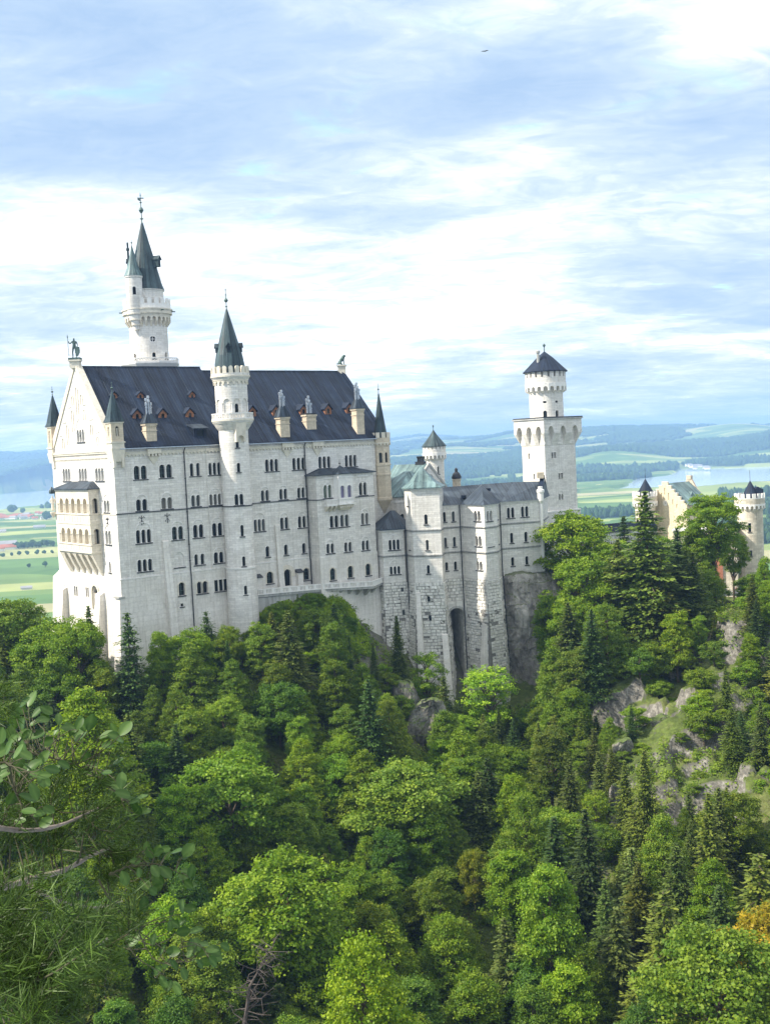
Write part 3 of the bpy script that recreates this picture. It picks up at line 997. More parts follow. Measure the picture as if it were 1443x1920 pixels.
def build_palace():
    cut, cutp, cutj = G(), G(), G()
    # --- windows of the south facade (distance along wall, width, sill, head, lights, blind arch top)
    up = [(4.93, 2.45, -3.6, -1.2, 2, 0), (9.86, 2.45, -3.6, -1.2, 2, 0), (15.09, .72, -3.6, -1.25, 1, 0), (16.39, .72, -3.6, -1.25, 1, 0),
          (4.82, 2.1, -9.15, -7.12, 2, -6.2), (9.70, 2.1, -9.15, -7.12, 2, -6.2), (15.53, 1.8, -9.15, -7.1, 2, -6.1),
          (4.81, 2.85, -14.9, -12.52, 3, -11.2), (11.5, 2.2, -14.9, -12.5, 2, -11.5), (15.7, 2.1, -14.9, -12.5, 2, -11.5),
          (4.72, 2.8, -19.95, -17.8, 3, 0), (14.94, .73, -19.9, -17.9, 1, 0), (16.22, .73, -19.9, -17.9, 1, 0),
          (32.22, 2.9, -3.6, -1.27, 3, 0), (38.38, 2.9, -3.6, -1.27, 3, 0), (44.5, 2.9, -3.6, -1.27, 3, 0), (50.95, 2.9, -3.6, -1.27, 3, 0),
          (30.33, 1.75, -9.15, -7.1, 2, -6.35), (34.47, 1.75, -9.15, -7.1, 2, -6.35), (38.6, 1.75, -9.15, -7.1, 2, -6.35),
          (28.75, 2.4, -14.85, -12.55, 3, -11.2), (34.34, 1.85, -14.9, -12.62, 2, -11.7), (38.45, 1.85, -14.95, -12.7, 2, -11.7),
          (30.23, .85, -19.9, -17.85, 1, 0), (34.42, .85, -19.95, -17.9, 1, 0), (38.6, .85, -20.0, -18.0, 1, 0)]
    for s, w, z0, z1, n, bl in up:
        window(pal, BS, s, w, z0, z1, n, cut, bl)
    BJ = lambda u, d, z: PF(u, -d - 0.25, z)
    for s, w, z0, z1, n, bl, st in [(19.66, 2.5, -3.6, -1.35, 3, 0, 'arch'), (19.44, 2.4, -9.15, -7.15, 3, -6.0, 'arch'), (19.5, 2.1, -14.9, -12.5, 2, -11.4, 'arch'),
                                    (19.46, 2.0, -19.95, -17.9, 2, -17.0, 'arch')]:
        window(pal, BJ, s, w, z0, z1, n, cutj, bl, st)
    BP = lambda u, d, z: PF(u, -d - 0.12, z)
    for s, w, z0, z1, n, st in [(11.58, 1.2, -25.1, -22.7, 1, 'arch'), (15.16, .95, -25.2, -23.0, 1, 'arch'), (16.37, .95, -25.2, -23.0, 1, 'arch'),
                                (11.46, .55, -27.1, -26.55, 1, 'rect'), (30.35, 1.45, -25.05, -22.75, 1, 'arch'), (38.73, 1.45, -25.3, -22.95, 1, 'arch')]:
        window(pal, BP, s, w, z0, z1, n, cutp, 0, st, framed=(st == 'arch'), trim='sandtrim' if st == 'arch' else 'trim')
    BPJ = lambda u, d, z: PF(u, -d - 0.36, z)
    window(pal, BPJ, 19.66, 2.7, -25.2, -23.05, 3, cutp, 0, 'rect')
    # blank arch recess
    cut.slab(BS, arch_poly(10.5, 12.45, -19.9, -17.2), 0.5, -0.16)
    strip(pal, 'sill', BS, 10.3, 12.65, -20.1, -19.92, 0.16, M['sill'])
    # --- west facade windows
    for s, w, z0, z1, n, bl in [(21.18, 3.5, -3.5, -1.15, 3, 0), (13.51, 3.5, -3.5, -1.2, 3, 0), (6.1, 3.5, -3.55, -1.25, 3, 0),
                                (3.91, 2.2, -9.2, -7.0, 2, -5.9), (4.08, 2.2, -14.88, -12.4, 2, -11.3), (4.21, .7, -19.9, -17.95, 1, 0)]:
        window(pal, BW, s, w, z0, z1, n, cut, bl)
    BWP = lambda u, d, z: PF(-d - 0.12, u, z)
    for s, w, z0, z1, n, st in [(25.87, 1.2, -25.6, -23.5, 2, 'rect'), (20.16, 1.7, -25.3, -23.45, 2, 'rect'), (14.79, 1.4, -25.1, -23.3, 2, 'rect')]:
        window(pal, BWP, s, w, z0, z1, n, cutp, 0, st, sill=False)
    window(pal, BWP, 10.77, 2.2, -27.2, -22.9, 1, cutp, 0, 'arch', trim='sandtrim', framed=True, sill=False)
    q = G()
    half_ring(q, BWP, 10.77, -24.0, 1.35, 1.75, -0.02, 0.3, 12, leg=3)
    for k in (-1, 0, 1):
        q.lathe(BWP(10.77 + k * 0.62, -0.05, 0), [(0.16, -27), (0.13, -26.7), (0.13, -24.6), (0.2, -24.3), (0.2, -24.1)], 8)
    part('portal', q, M['sandtrim'], pal)
    # --- solids
    g = G(); g.box(PF, 0, LP, 0, TP, -21.0, 1.9)
    allc = G(); allc.v = cut.v + cutj.v; o = len(cut.v); allc.f = cut.f + [tuple(i + o for i in f) for f in cutj.f]
    part('wall', g, M['lime'], pal, cutters=allc)
    g = G(); g.loft([[PF(-.12, -.12, -21.0), PF(LP, -.12, -21), PF(LP, TP + .12, -21), PF(-.12, TP + .12, -21)],
                     [PF(-.12, -.12, -27.0), PF(LP, -.12, -27), PF(LP, TP + .12, -27), PF(-.12, TP + .12, -27)],
                     [PF(-.9, -.5, -46.0), PF(LP, -.9, -46), PF(LP, TP + .9, -46), PF(-.9, TP + .9, -46)]][::-1])
    # door of the terrace
    cutp.slab(BP, arch_poly(33.5, 35.05, -25.95, -22.7), 0.6, -0.6)
    part('plinth_wall', g, M['limelow'], pal, cutters=cutp)
    g = G(); g.box(PF, 18.0, 23.0, -.25, 0.3, -20.98, 0.4)
    part('wall_projection', g, M['lime'], pal, cutters=cutj)
    d = G(); d.slab(BP, arch_poly(33.45, 35.1, -25.95, -22.65), -0.5, -0.4)
    dr = part('door', d, M['glass'], pal)
    q = G(); half_ring(q, BP, 34.27, -23.6, 1.0, 1.75, -0.02, 0.14, 12, leg=0.5); half_ring(q, BP, 34.27, -23.48, 0.8, 0.98, -0.02, 0.2, 12, leg=2.4)
    part('door_surround', q, M['sandtrim'], dr)
    # light joint above the plinth
    g = G(); g.box(PF, -.2, LP, -.2, -.05, -21.02, -20.86); g.box(PF, -.2, -.05, -.05, TP, -21.02, -20.86)
    part('plinth_moulding', g, M['trim'], pal)
    # --- string courses
    for nm, B, u0, u1 in (('string_course', BS, -.14, 17.98), ('string_course', BS, 25.8, 40.0), ('string_course', BW, -.14, 7.0), ('string_course', BW, 22.3, 28)):
        strip(pal, nm, B, u0, u1, -9.55, -9.38, 0.14, M['sill'] if B is BS else M['sandtrim'])
    strip(pal, 'string_course', BJ, 18.0, 21.5, -9.55, -9.38, 0.14, M['sill'])
    # --- arcaded frieze under the eaves, both walls
    g = G(); frieze(g, BS, 2.2, 18.0, 1.35, 0.85, 0.72, 0.22); part('frieze', g, M['sandtrim'], pal)
    g = G(); frieze(g, BJ, 18.0, 22.4, 1.35, 0.85, 0.72, 0.1); part('frieze', g, M['sandtrim'], pal)
    g = G(); frieze(g, BS, 25.6, 57.0, 1.35, 0.85, 0.72, 0.22); part('frieze', g, M['sandtrim'], pal)
    g = G(); frieze(g, BW, 2.0, 26.2, 0.95, 0.7, 0.62, 0.16); part('frieze', g, M['sandtrim'], pal)
    g = G(); g.box(BW, 1.4, 26.6, -.02, 0.32, 1.25, 1.55); g.box(BW, 1.4, 26.6, -.02, 0.45, 1.55, 1.85)
    part('cornice', g, M['sandtrim'], pal)
    # --- west gable
    gc = G()
    window(pal, BW, 13.4, 3.2, 3.6, 5.9, 3, gc, 7.95)
    g = G(); g.slab(BW, [(0.2, 1.9), (27.8, 1.9), (14, 17.35)], 0.0, -0.9)
    part('gable_wall', g, M['lime'], pal, cutters=gc)
    g = G()
    for sgn, a in ((1, -0.7), (-1, 28.7)):
        pts = [(a, 1.55), (a + sgn * 0.1, 2.25), (14, 18.35), (14, 17.2), (a + sgn * 1.25, 1.55)]
        g.slab(BW, pts if sgn > 0 else pts, 0.22 + (0.003 if sgn > 0 else 0), -1.0)
    part('gable_coping', g, M['sandtrim'], pal)
    g = G()
    for cu, zt, leg, r in [(14.0, 13.2, 4.6, 0.55), (12.0, 11.8, 1.4, 0.5), (16.0, 11.8, 1.4, 0.5), (16.6, 9.2, 3.6, 0.5), (11.2, 9.0, 1.4, 0.5),
                           (19.4, 6.6, 3.4, 0.5), (8.4, 6.2, 1.5, 0.5), (21.8, 4.2, 1.6, 0.5), (5.9, 3.9, 1.2, 0.5)]:
        half_ring(g, BW, cu, zt, r - 0.14, r, -0.02, 0.12, 8, leg=leg)
    for u0, u1, z in [(10.2, 11.6, 10.2), (17.2, 18.4, 10.1), (7.6, 9.2, 7.4), (19.9, 21.3, 7.4), (5.2, 6.6, 5.0), (22.3, 23.6, 5.0)]:
        g.box(BW, u0, u1, -.02, 0.12, z, z + 0.14)
    part('gable_relief', g, M['sandtrim'], pal)
    # --- roofs
    def gable_roof(s0, s1, zr, ze, name, over=0.7, mat='slate'):
        g = G()
        sec = [(-over, ze - 0.12), (-over, ze + 0.06), (14, zr), (TP + over, ze + 0.06), (TP + over, ze - 0.12)]
        g.loft([[PF(s0, t, z) for t, z in sec], [PF(s1, t, z) for t, z in sec]])
        return part(name, g, M[mat], pal)
    r1 = gable_roof(0.95, 25.6, 17.45, 2.08, 'roof')
    r2 = gable_roof(25.62, 59.5, 16.75, 1.88, 'roof')
    g = G()
    sec = [(-0.72, 1.75), (-0.72, 2.2), (14, 17.2), (TP + .72, 2.2), (TP + .72, 1.75)]
    g.loft([[PF(59.51, t, z) for t, z in sec], [PF(60.2, t, z) for t, z in sec]])
    part('gable_coping', g, M['slate'], pal)
    g = G(); g.box(PF, 1.0, 22.6, -.86, -.70, 1.80, 1.96); g.box(PF, 25.9, 57.6, -.86, -.70, 1.70, 1.86)
    part('gutter', g, M['zinc'], pal)
    g = G()
    for s0, s1, z in ((0.9, 25.6, 17.42), (25.7, 59.6, 16.72)):
        g.box(PF, s0, s1, 13.85, 14.15, z - .1, z + .12)
    part('ridge_cap', g, M['greyroof'], pal)
    # standing seams and a lightning wire along the roof
    g = G()
    sl = 15.37 / 14.7
    for k in range(1, 58, 2):
        s_ = 0.9 + k * 1.02
        if 22.5 < s_ < 27.5:
            continue
        z0, zr = (2.14, 17.45) if s_ < 25 else (1.94, 16.75)
        t0, t1 = -.6, 13.8
        sl_ = (zr - z0) / 14.7
        a = [PF(s_ - .03, t0, z0 + .1), PF(s_ + .03, t0, z0 + .1), PF(s_ + .03, t0, z0 + .02), PF(s_ - .03, t0, z0 + .02)]
        b = [PF(s_ - .03, t1, zr - .1), PF(s_ + .03, t1, zr - .1), PF(s_ + .03, t1, zr - .2), PF(s_ - .03, t1, zr - .2)]
        g.loft([a, b])
    part('roof_seam', g, M['greyroof'], pal)

    # --- dormers
    def dormer(s, t, zb, w, h):
        g = G()
        zb -= 0.1
        sec = [(s - w / 2, zb), (s + w / 2, zb), (s + w / 2, zb + h * .62), (s, zb + h * .98), (s - w / 2, zb + h * .62)]
        B = lambda u, d, z: PF(u, t - d, z)
        c = G(); c.slab(B, arch_poly(s - w * .2, s + w * .2, zb + h * .14, zb + h * .68, 6), .3, -.3)
        g.slab(B, sec, 0, -2.4)
        o = part('dormer', g, M['rust'], pal, cutters=c)
        p = G(); p.box(B, s - w * .24, s + w * .24, -.22, -.2, zb + h * .1, zb + h * .7); part('pane', p, M['glass'], o)
        q = G()
        for sg in (-1, 1):
            q.slab(B, [(s, zb + h * .99), (s, zb + h * 1.12), (s + sg * w * .68, zb + h * .60), (s + sg * w * .66, zb + h * .50)], .28 + .004 * sg, -2.6)
        part('dormer_roof', q, M['slate'], o)
        q = G(); half_ring(q, B, s, zb + h * .48, w * .2, w * .3, 0, .06, 8, leg=h * .3); part('dormer_frame', q, M['rust'], o)
    for s, t, z in [(4.54, 8.32, 11.23), (9.7, 8.3, 11.2), (20.34, 8.28, 11.2)]:
        dormer(s, t - .3, z - .3, 1.25, 1.5)
    for s, t, z in [(7.03, 4.66, 7.3), (12.11, 4.66, 7.3), (17.65, 4.66, 7.3), (31.29, 4.87, 7.5), (36.7, 4.87, 7.5), (43.18, 4.9, 7.55), (49.18, 4.9, 7.58), (54.6, 5.0, 7.7)]:
        dormer(s, t - .4, z - .45, 1.6, 2.15)
    # shed dormer over the eaves
    g = G(); B = lambda u, d, z: PF(u, .6 - d, z)
    c = G(); c.box(B, 16.9, 18.3, -.25, .3, 3.5, 4.7)
    g.loft([[B(16.3, 0, 2.6), B(18.9, 0, 2.6), B(18.9, -3.6, 2.6), B(16.3, -3.6, 2.6)], [B(16.3, 0, 5.0), B(18.9, 0, 5.0), B(18.9, -3.6, 6.1), B(16.3, -3.6, 6.1)]])
    o = part('dormer', g, M['slate'], pal, cutters=c, label='large flat roofed dormer beside the round tower')
    p = G(); p.box(B, 16.8, 18.4, -.22, -.2, 3.4, 4.8); part('pane', p, M['glass'], o)
    g = G(); g.loft([[B(16.0, .4, 4.95), B(19.2, .4, 4.95), B(19.2, -3.9, 6.2), B(16.0, -3.9, 6.2)], [B(16.0, .4, 5.12), B(19.2, .4, 5.12), B(19.2, -3.9, 6.4), B(16.0, -3.9, 6.4)]])
    part('dormer_roof', g, M['greyroof'], o)

    # --- chimneys
    def chimney(s, t, zb, w, dp, zt, roof, zf, kind):
        g = G()
        g.box(PF, s - w / 2, s + w / 2, t, t + dp, zb - 1.2, zt)
        g.box(PF, s - w / 2 - .18, s + w / 2 + .18, t - .18, t + dp + .18, zt - .32, zt + .003)
        g.box(PF, s - w / 2 - .1, s + w / 2 + .1, t - .1, t + dp + .1, zt - 1.35, zt - 1.2)
        frieze(g, lambda u, d, z: PF(u, t - d, z), s - w / 2, s + w / 2, zt - .33, .35, .42, .12)
        o = part('chimney', g, M['sand'], pal)
        if roof:
            q = G(); a, b, c_, d_ = s - w / 2 - .3, s + w / 2 + .3, t - .3, t + dp + .3
            q.loft([[PF(a, c_, zt + .01), PF(b, c_, zt + .01), PF(b, d_, zt + .01), PF(a, d_, zt + .01)],
                    [PF(s - .45, t + dp / 2 - .35, roof), PF(s + .45, t + dp / 2 - .35, roof), PF(s + .45, t + dp / 2 + .35, roof), PF(s - .45, t + dp / 2 + .35, roof)]])
            part('chimney_roof', q, M['greyroof'], o)
        else:
            roof = zt
            q = G()
            for k in range(6):
                u = s - w / 2 - .1 + k * (w + .2) / 6
                q.box(PF, u, u + (w + .2) / 12, t - .15, t + dp + .15, zt + .005, zt + .28)
            part('chimney_roof', q, M['iron'], o)
        for i, (du, dv, hh) in enumerate([(-.42, -.2, .62), (0, -.3, .78), (.42, -.2, .62), (-.2, .3, .86), (.25, .3, 1.0)]):
            q = G(); c0 = PF(s + du, t + dp / 2 + dv, 0); zz = roof + (zf - roof) * hh
            q.lathe(c0, [(.15, roof - .4), (.15, zz - .5), (.25, zz - .48), (.25, zz - .1), (.17, zz - .05), (.17, zz)], 8)
            q.ring(c0, .12, .23, roof + (zz - roof) * .5, roof + (zz - roof) * .5 + .12, 8)
            part('flue', q, M['zinc'], o, smooth=True)
    chimney(7.62, .15, 2.3, 2.0, 1.6, 6.2, 8.0, 11.2, 0)
    chimney(35.8, .15, 2.3, 2.1, 1.6, 6.7, 8.9, 12.0, 0)
    chimney(42.9, 1.5, 3.8, 2.3, 1.5, 7.1, 0, 10.9, 1)
    chimney(54.0, .15, 2.3, 1.9, 1.7, 8.0, 10.0, 13.4, 0)
    for s in (7.62, 35.8, 42.9):
        g = G()
        g.loft([[BS(s - .1, 0, -1.1), BS(s + .1, 0, -1.1), BS(s + .1, .05, -1.1), BS(s - .1, .05, -1.1)], [BS(s - 1.1, 0, .35), BS(s + 1.1, 0, .35), BS(s + 1.1, .3, .35), BS(s - 1.1, .3, .35)]])
        for k in range(4):
            g.box(BS, s - 1.2 + k * .66, s - .85 + k * .66, 0, .55, .4, .8)
        g.box(BS, s - 1.3, s + 1.3, 0, .62, .82, 1.68)
        part('chimney_corbel', g, M['sandtrim'], pal)
    # --- drainpipes
    for s, zb in ((13.55, -31), (39.72, -26.2)):
        g = G()
        g.tube([BS(s, .75, 1.6), BS(s, .3, .9), BS(s, .22, -20.6), BS(s, .34, -21.4), BS(s, .34, zb)], .11, 8)
        for z in np.arange(-19, 1, 3.0):
            g.ring(BS(s, .22, 0), .1, .17, z, z + .12, 8)
        part('drainpipe', g, M['iron'], pal, smooth=True)
    # --- buttresses
    for s0, s1, zt, dt, zb, db, sp in ((8.3, 9.5, -14.7, .35, -42, 2.2, .5), (32.05, 33.1, -13.8, .3, -27.2, .9, .15)):
        g = G()
        g.loft([[BS(s0, -.1, zt), BS(s1, -.1, zt), BS(s1, dt, zt - .25), BS(s0, dt, zt - .25)], [BS(s0, -.1, zb), BS(s1 + sp, -.1, zb), BS(s1 + sp, db, zb), BS(s0, db, zb)]])
        part('buttress', g, M['limelow'], pal)
    for u0, u1, zt in ((24.2, 26.6, -23.7), (7.0, 9.2, -23.5)):
        g = G(); g.loft([[BW(u0, -.1, -44), BW(u1, -.1, -44), BW(u1, 3.2, -44), BW(u0, 3.2, -44)], [BW(u0, -.1, zt), BW(u1, -.1, zt), BW(u1, 1.0, zt - .6), BW(u0, 1.0, zt - .6)]])
        part('buttress', g, M['limelow'], pal)
    g = G(); g.loft([[PF(-1.9, -.95, -46), PF(1.0, -.95, -46), PF(1.0, 2.6, -46), PF(-1.9, 2.6, -46)], [PF(-.5, -.22, -24.2), PF(.5, -.22, -24.2), PF(.5, 1.6, -24.2), PF(-.5, 1.6, -24.2)]])
    part('buttress', g, M['limelow'], pal)
    g = G(); g.box(PF, -.8, .4, -.4, 1.8, -24.2, -23.9); part('buttress_cap', g, M['concrete'], pal)
    g = G(); g.loft([[PF(-.9, 27, -46), PF(1, 27, -46), PF(1, 33.6, -46), PF(-.9, 33.6, -46)], [PF(-.1, 27, -22.2), PF(1, 27, -22.2), PF(1, 31.2, -22.2), PF(-.1, 31.2, -22.2)], [PF(-.1, 27, -20.9), PF(1, 27, -20.9), PF(1, 28.1, -20.9), PF(-.1, 28.1, -20.9)]])
    part('buttress', g, M['limelow'], pal)
    # little capped piers on the terrace
    for s in (27.5, 36.8):
        g = G(); g.box(BS, s - .55, s + .55, .1, 1.0, -27, -23.5); o = part('pier', g, M['limelow'], pal)
        g = G(); g.loft([[BS(s - .7, .1, -23.49), BS(s + .7, .1, -23.49), BS(s + .7, 1.2, -23.6), BS(s - .7, 1.2, -23.6)], [BS(s - .7, .1, -22.9), BS(s + .7, .1, -22.9), BS(s + .7, 1.2, -23.4), BS(s - .7, 1.2, -23.4)]])
        part('pier_cap', g, M['sill'], o)
    # iron wall anchors
    for B, u in ((BS, 4.6), (BS, 9.6), (BW, 4.0)):
        g = G(); g.box(B, u - .05, u + .05, 0, .08, -11.7, -10.0)
        for sg in (-1, 1):
            g.tube([B(u, .06, -10.6), B(u + sg * .45, .06, -10.2), B(u + sg * .6, .06, -10.5)], .05, 5)
            g.tube([B(u, .06, -10.9), B(u + sg * .35, .06, -11.2), B(u + sg * .35, .06, -11.5)], .05, 5)
        part('wall_anchor', g, M['iron'], pal)

    # --- corner turrets
    def sq_turret(s, t, half, z0, z1, zap, zf, zcorb):
        g = G()
        h = half
        cutt = G()
        Bt = lambda u, d, z: PF(s + u, t - h - d, z); Bu = lambda u, d, z: PF(s - h - d, t + u, z)
        for B in (Bt, Bu):
            cutt.slab(B, arch_poly(-.3, .3, z0 + .9, z1 - .75), .3, -.5)
        g.box(PF, s - h, s + h, t - h, t + h, z0, z1)
        o = part('corner_turret', g, M['sand'], pal, cutters=cutt)
        g = G()
        g.box(PF, s - h - .16, s + h + .16, t - h - .16, t + h + .16, z1 - .22, z1 + .002); part('turret_cornice', g, M['sandtrim'], o); g = G()
        for a, b, e in ((z0 - .25, z0, .2), (z0 - 1.3, z0 - 1.1, .15), (z0 - 1.1, z0 - .25, .04)):
            g.box(PF, s - h - e, s + h + e, t - h - e, t + h + e, a, b)
        g.loft([[PF(s - h * .9, t - h * .9, zcorb + 1), PF(s + h * .9, t - h * .9, zcorb + 1), PF(s + h * .9, t + h * .9, zcorb + 1), PF(s - h * .9, t + h * .9, zcorb + 1)],
                [PF(s - h - .15, t - h - .15, z0 - 1.31), PF(s + h + .15, t - h - .15, z0 - 1.31), PF(s + h + .15, t + h + .15, z0 - 1.31), PF(s - h - .15, t + h + .15, z0 - 1.31)]])
        part('turret_moulding', g, M['sandtrim'], o)
        for du in (-h * .7, h * .7):
            g = G(); g.box(PF, s + du - .22, s + du + .22, t - h - .05, t, zcorb, zcorb + 1.6); part('bracket', g, M['sandtrim'], o)
        for B in (Bt, Bu):
            p = G(); p.box(B, -.35, .35, -.42, -.4, z0 + .8, z1 - .7); part('pane', p, M['glass'], o)
            p = G(); p.lathe(B(0, -.1, 0), [(.13, z0 + .9), (.09, z0 + 1.1), (.09, z1 - 1.3), (.15, z1 - 1.1)], 8); part('column', p, M['sandtrim'], o)
        g = G(); e = h + .3
        def sq(e, z): return [PF(s - e, t - e, z), PF(s + e, t - e, z), PF(s + e, t + e, z), PF(s - e, t + e, z)]
        g.loft([sq(e, z1 + .01), sq(e * .80, z1 + .7), sq(.09, zap)])
        part('spire', g, M['coppercone'], o)
        finial(o, PF(s, t, 0), zap - .1, zf - zap, .09)
    sq_turret(.75, .45, 1.12, 3.2, 6.6, 11.8, 13.7, -1.3)
    sq_turret(.75, 27.6, 1.12, 3.0, 7.0, 13.0, 14.9, -1.0)
    # octagonal turret at the east corner
    c = PF(58.9, .1, 0); R = 1.78
    g = G(); ct = G()
    g.lathe(c, [(.25, -13.6), (.5, -13.2), (R * .85, -11.4), (R + .12, -10.9), (R + .12, -10.4), (R, -10.3), (R, -5.9), (R + .1, -5.8), (R + .1, -5.5), (R, -5.4), (R, -3.9), (R + .14, -3.8), (R + .14, -3.5), (R, -3.4),
                (R, .2), (R + .22, .9), (R + .22, 1.9), (R - .1, 1.9)], 8, PANG + PI / 8)
    for a in (PANG - PI / 2, PANG - PI / 4 - PI / 2, PANG - PI / 4):
        Bt = radial(c, a, R * math.cos(PI / 8))
        ct.slab(Bt, arch_poly(-.33, .33, -3.2, -1.1), .4, -.4)
    o = part('corner_turret', g, M['sand'], pal, cutters=ct)
    for a in (PANG - PI / 2, PANG - PI / 4 - PI / 2, PANG - PI / 4):
        Bt = radial(c, a, R * math.cos(PI / 8)); p = G(); p.box(Bt, -.36, .36, -.34, -.32, -3.3, -1.0); part('pane', p, M['glass'], o)
    g = G(); merlons(g, c, R + .2, 1.9, 3.0, 10, .6, .3); part('battlement', g, M['sandtrim'], o); g = G()
    round_frieze(g, c, R - .02, .95, .6, 16, .2, .6)
    part('turret_moulding', g, M['sandtrim'], o)
    g = G(); g.lathe(c, [(R - .25, 1.9), (R - .5, 3.4), (.12, 11.0)], 8, PANG + PI / 8); part('spire', g, M['coppercone'], o)
    finial(o, c, 10.9, 2.2, .08, cross=False)

    # --- bay with its low roof, oriel and balcony
    bcut, bcutp = G(), G()
    TB = 3.2
    BB = lambda u, d, z: PF(u, -TB - d, z)
    bw = G(); bw.box(PF, 40.05, 53.95, -TB, .5, -21.0, -4.9)
    bay = None
    for s, w, z0, z1, n, bl, kw in [(42.65, 1.9, -9.4, -6.85, 2, -6.4, dict(glass='greenglass')), (51.25, 1.9, -9.4, -6.85, 2, -6.4, {}),
                                    (43.85, 2.05, -15.3, -12.95, 2, 0, {}), (46.35, 2.05, -15.3, -12.95, 2, 0, {}), (51.37, 1.8, -15.3, -13.0, 2, -12.1, {}),
                                    (42.6, 1.8, -20.25, -18.35, 2, -17.5, {}), (46.9, 1.8, -20.35, -18.45, 2, -17.6, {}), (51.2, 1.8, -20.45, -18.5, 2, -17.65, {})]:
        window(pal, BB, s, w, z0, z1, n, bcut, bl, **kw)
    part('bay_wall', bw, M['lime'], pal, cutters=bcut)
    BBP = lambda u, d, z: PF(u, -TB - .1 - d, z)
    for s in (42.8, 47.1, 51.5):
        window(pal, BBP, s, 1.3, -25.6, -23.2, 1, bcutp, 0, framed=True, trim='sandtrim')
    g = G(); g.loft([[PF(39.9, .4, -45), PF(54.3, .4, -45), PF(54.3, -4.3, -45), PF(39.9, -4.3, -45)], [PF(39.97, .4, -27), PF(54.05, .4, -27), PF(54.05, -TB - .1, -27), PF(39.97, -TB - .1, -27)],
                     [PF(39.97, .4, -21.0), PF(54.05, .4, -21.0), PF(54.05, -TB - .1, -21.0), PF(39.97, -TB - .1, -21.0)]])
    part('plinth_wall', g, M['limelow'], pal, cutters=bcutp)
    for u0, u1 in ((40.0, 42.0), (49.3, 54.0)):
        strip(pal, 'string_course', BB, u0, u1, -9.75, -9.58, .14, M['sill'])
    g = G(); g.box(PF, 39.91, 40.05, -TB - .14, -.1, -9.75, -9.58); part('string_course', g, M['sill'], pal)
    g = G(); frieze(g, BB, 41.8, 44.3, -5.4, .4, .3, .1); frieze(g, BB, 50.0, 52.6, -5.4, .4, .3, .1); part('frieze', g, M['trim'], pal)
    g = G()
    e = [PF(39.5, .0, -4.95), PF(39.5, -3.75, -4.95), PF(54.5, -3.75, -4.95), PF(54.5, .0, -4.95)]
    e2 = [(x, y, z + .15) for x, y, z in e]
    top = [PF(42.6, -.05, -3.75), PF(43.4, -.5, -3.72), PF(50.6, -.5, -3.72), PF(51.4, -.05, -3.75)]
    g.loft([e, e2, top])
    o = part('bay_roof', g, M['greyroof'], pal)
    g = G(); pp = [(43.7, -3.0), (44.3, -4.75), (48.2, -4.75), (48.9, -3.0), (46.4, -1.2)]
    g.loft([[PF(a, b, -4.9) for a, b in pp], [PF(a, b, -4.74) for a, b in pp], [PF(46.4 + (a - 46.4) * .04, -2.4 + (b + 2.4) * .04, -3.25) for a, b in pp]])
    part('oriel_roof', g, M['greyroof'], o)
    finial(o, PF(46.4, -2.4, 0), -3.35, 1.3, .07, 'iron')
    # oriel
    op = [(44.0, -2.9), (44.5, -4.35), (48.0, -4.35), (48.7, -2.9)]
    oc = G()
    g = G(); g.loft([[PF(a, b, -10.7) for a, b in op], [PF(a, b, -4.92) for a, b in op]])
    BO = lambda u, d, z: PF(u, -4.35 - d, z)
    for u in (45.42, 47.08):
        oc.slab(BO, arch_poly(u - .47, u + .47, -9.55, -7.15), .3, -.35)
    ori = part('oriel', g, M['trim'], pal, cutters=oc)
    for u in (45.42, 47.08):
        p = G(); p.box(BO, u - .5, u + .5, -.3, -.28, -9.6, -7.1); part('pane', p, M['mauve'], ori)
        q = G(); half_ring(q, BO, u, -7.62, .48, .6, -.01, .06, 8, leg=1.9); part('arch_moulding', q, M['trim'], ori)
    g = G()
    for z, ex in ((-10.9, .3), (-9.85, .12), (-5.6, .1)):
        q_ = [(44.0 - ex, -2.9), (44.5 - ex * .7, -4.35 - ex), (48.0 + ex * .7, -4.35 - ex), (48.7 + ex, -2.9)]
        g.loft([[PF(a, b, z) for a, b in q_], [PF(a, b, z + .2) for a, b in q_]])
    for u in (44.55, 46.25, 47.9):
        g.box(BO, u - .09, u + .09, 0, .07, -10.6, -5.0)
    for k in range(6):
        u = 44.8 + k * .55
        g.slab(BO, arch_poly(u, u + .35, -6.5, -5.9, 4), .0, .04)
    part('oriel_moulding', g, M['trim'], ori)
    g = G()
    q_ = [(43.9, -3.0), (44.4, -4.5), (48.1, -4.5), (48.8, -3.0)]; q2 = [(45.0, -3.0), (45.3, -3.7), (47.3, -3.7), (47.6, -3.0)]
    g.loft([[PF(a, b, -12.0) for a, b in q2], [PF(a * .5 + c_ * .5, b * .4 + d_ * .6, -11.4) for (a, b), (c_, d_) in zip(q_, q2)], [PF(a, b, -10.91) for a, b in q_]])
    for k in range(8):
        u = 44.7 + k * .42
        g.box(BO, u, u + .22, -.3, .12, -11.5, -11.1)
    part('oriel_corbel', g, M['sandtrim'], ori)
    g = G(); g.box(BB, 41.6, 44.1, -.02, 1.15, -11.0, -10.75)
    bal = part('balcony', g, M['trim'], pal)
    g = G(); g.box(BB, 41.6, 44.1, 1.0, 1.15, -9.85, -9.68); g.box(BB, 41.6, 41.75, 0, .99, -9.85, -9.68); g.box(BB, 41.6, 44.1, 1.0, 1.15, -10.74, -10.6)
    for k in range(9):
        g.box(BB, 41.62 + k * .3, 41.78 + k * .3, 1.02, 1.13, -10.6, -9.85)
    for k in range(4):
        g.box(BB, 41.62, 41.73, .05 + k * .25, .18 + k * .25, -10.74, -9.85)
    part('balustrade', g, M['trim'], bal)
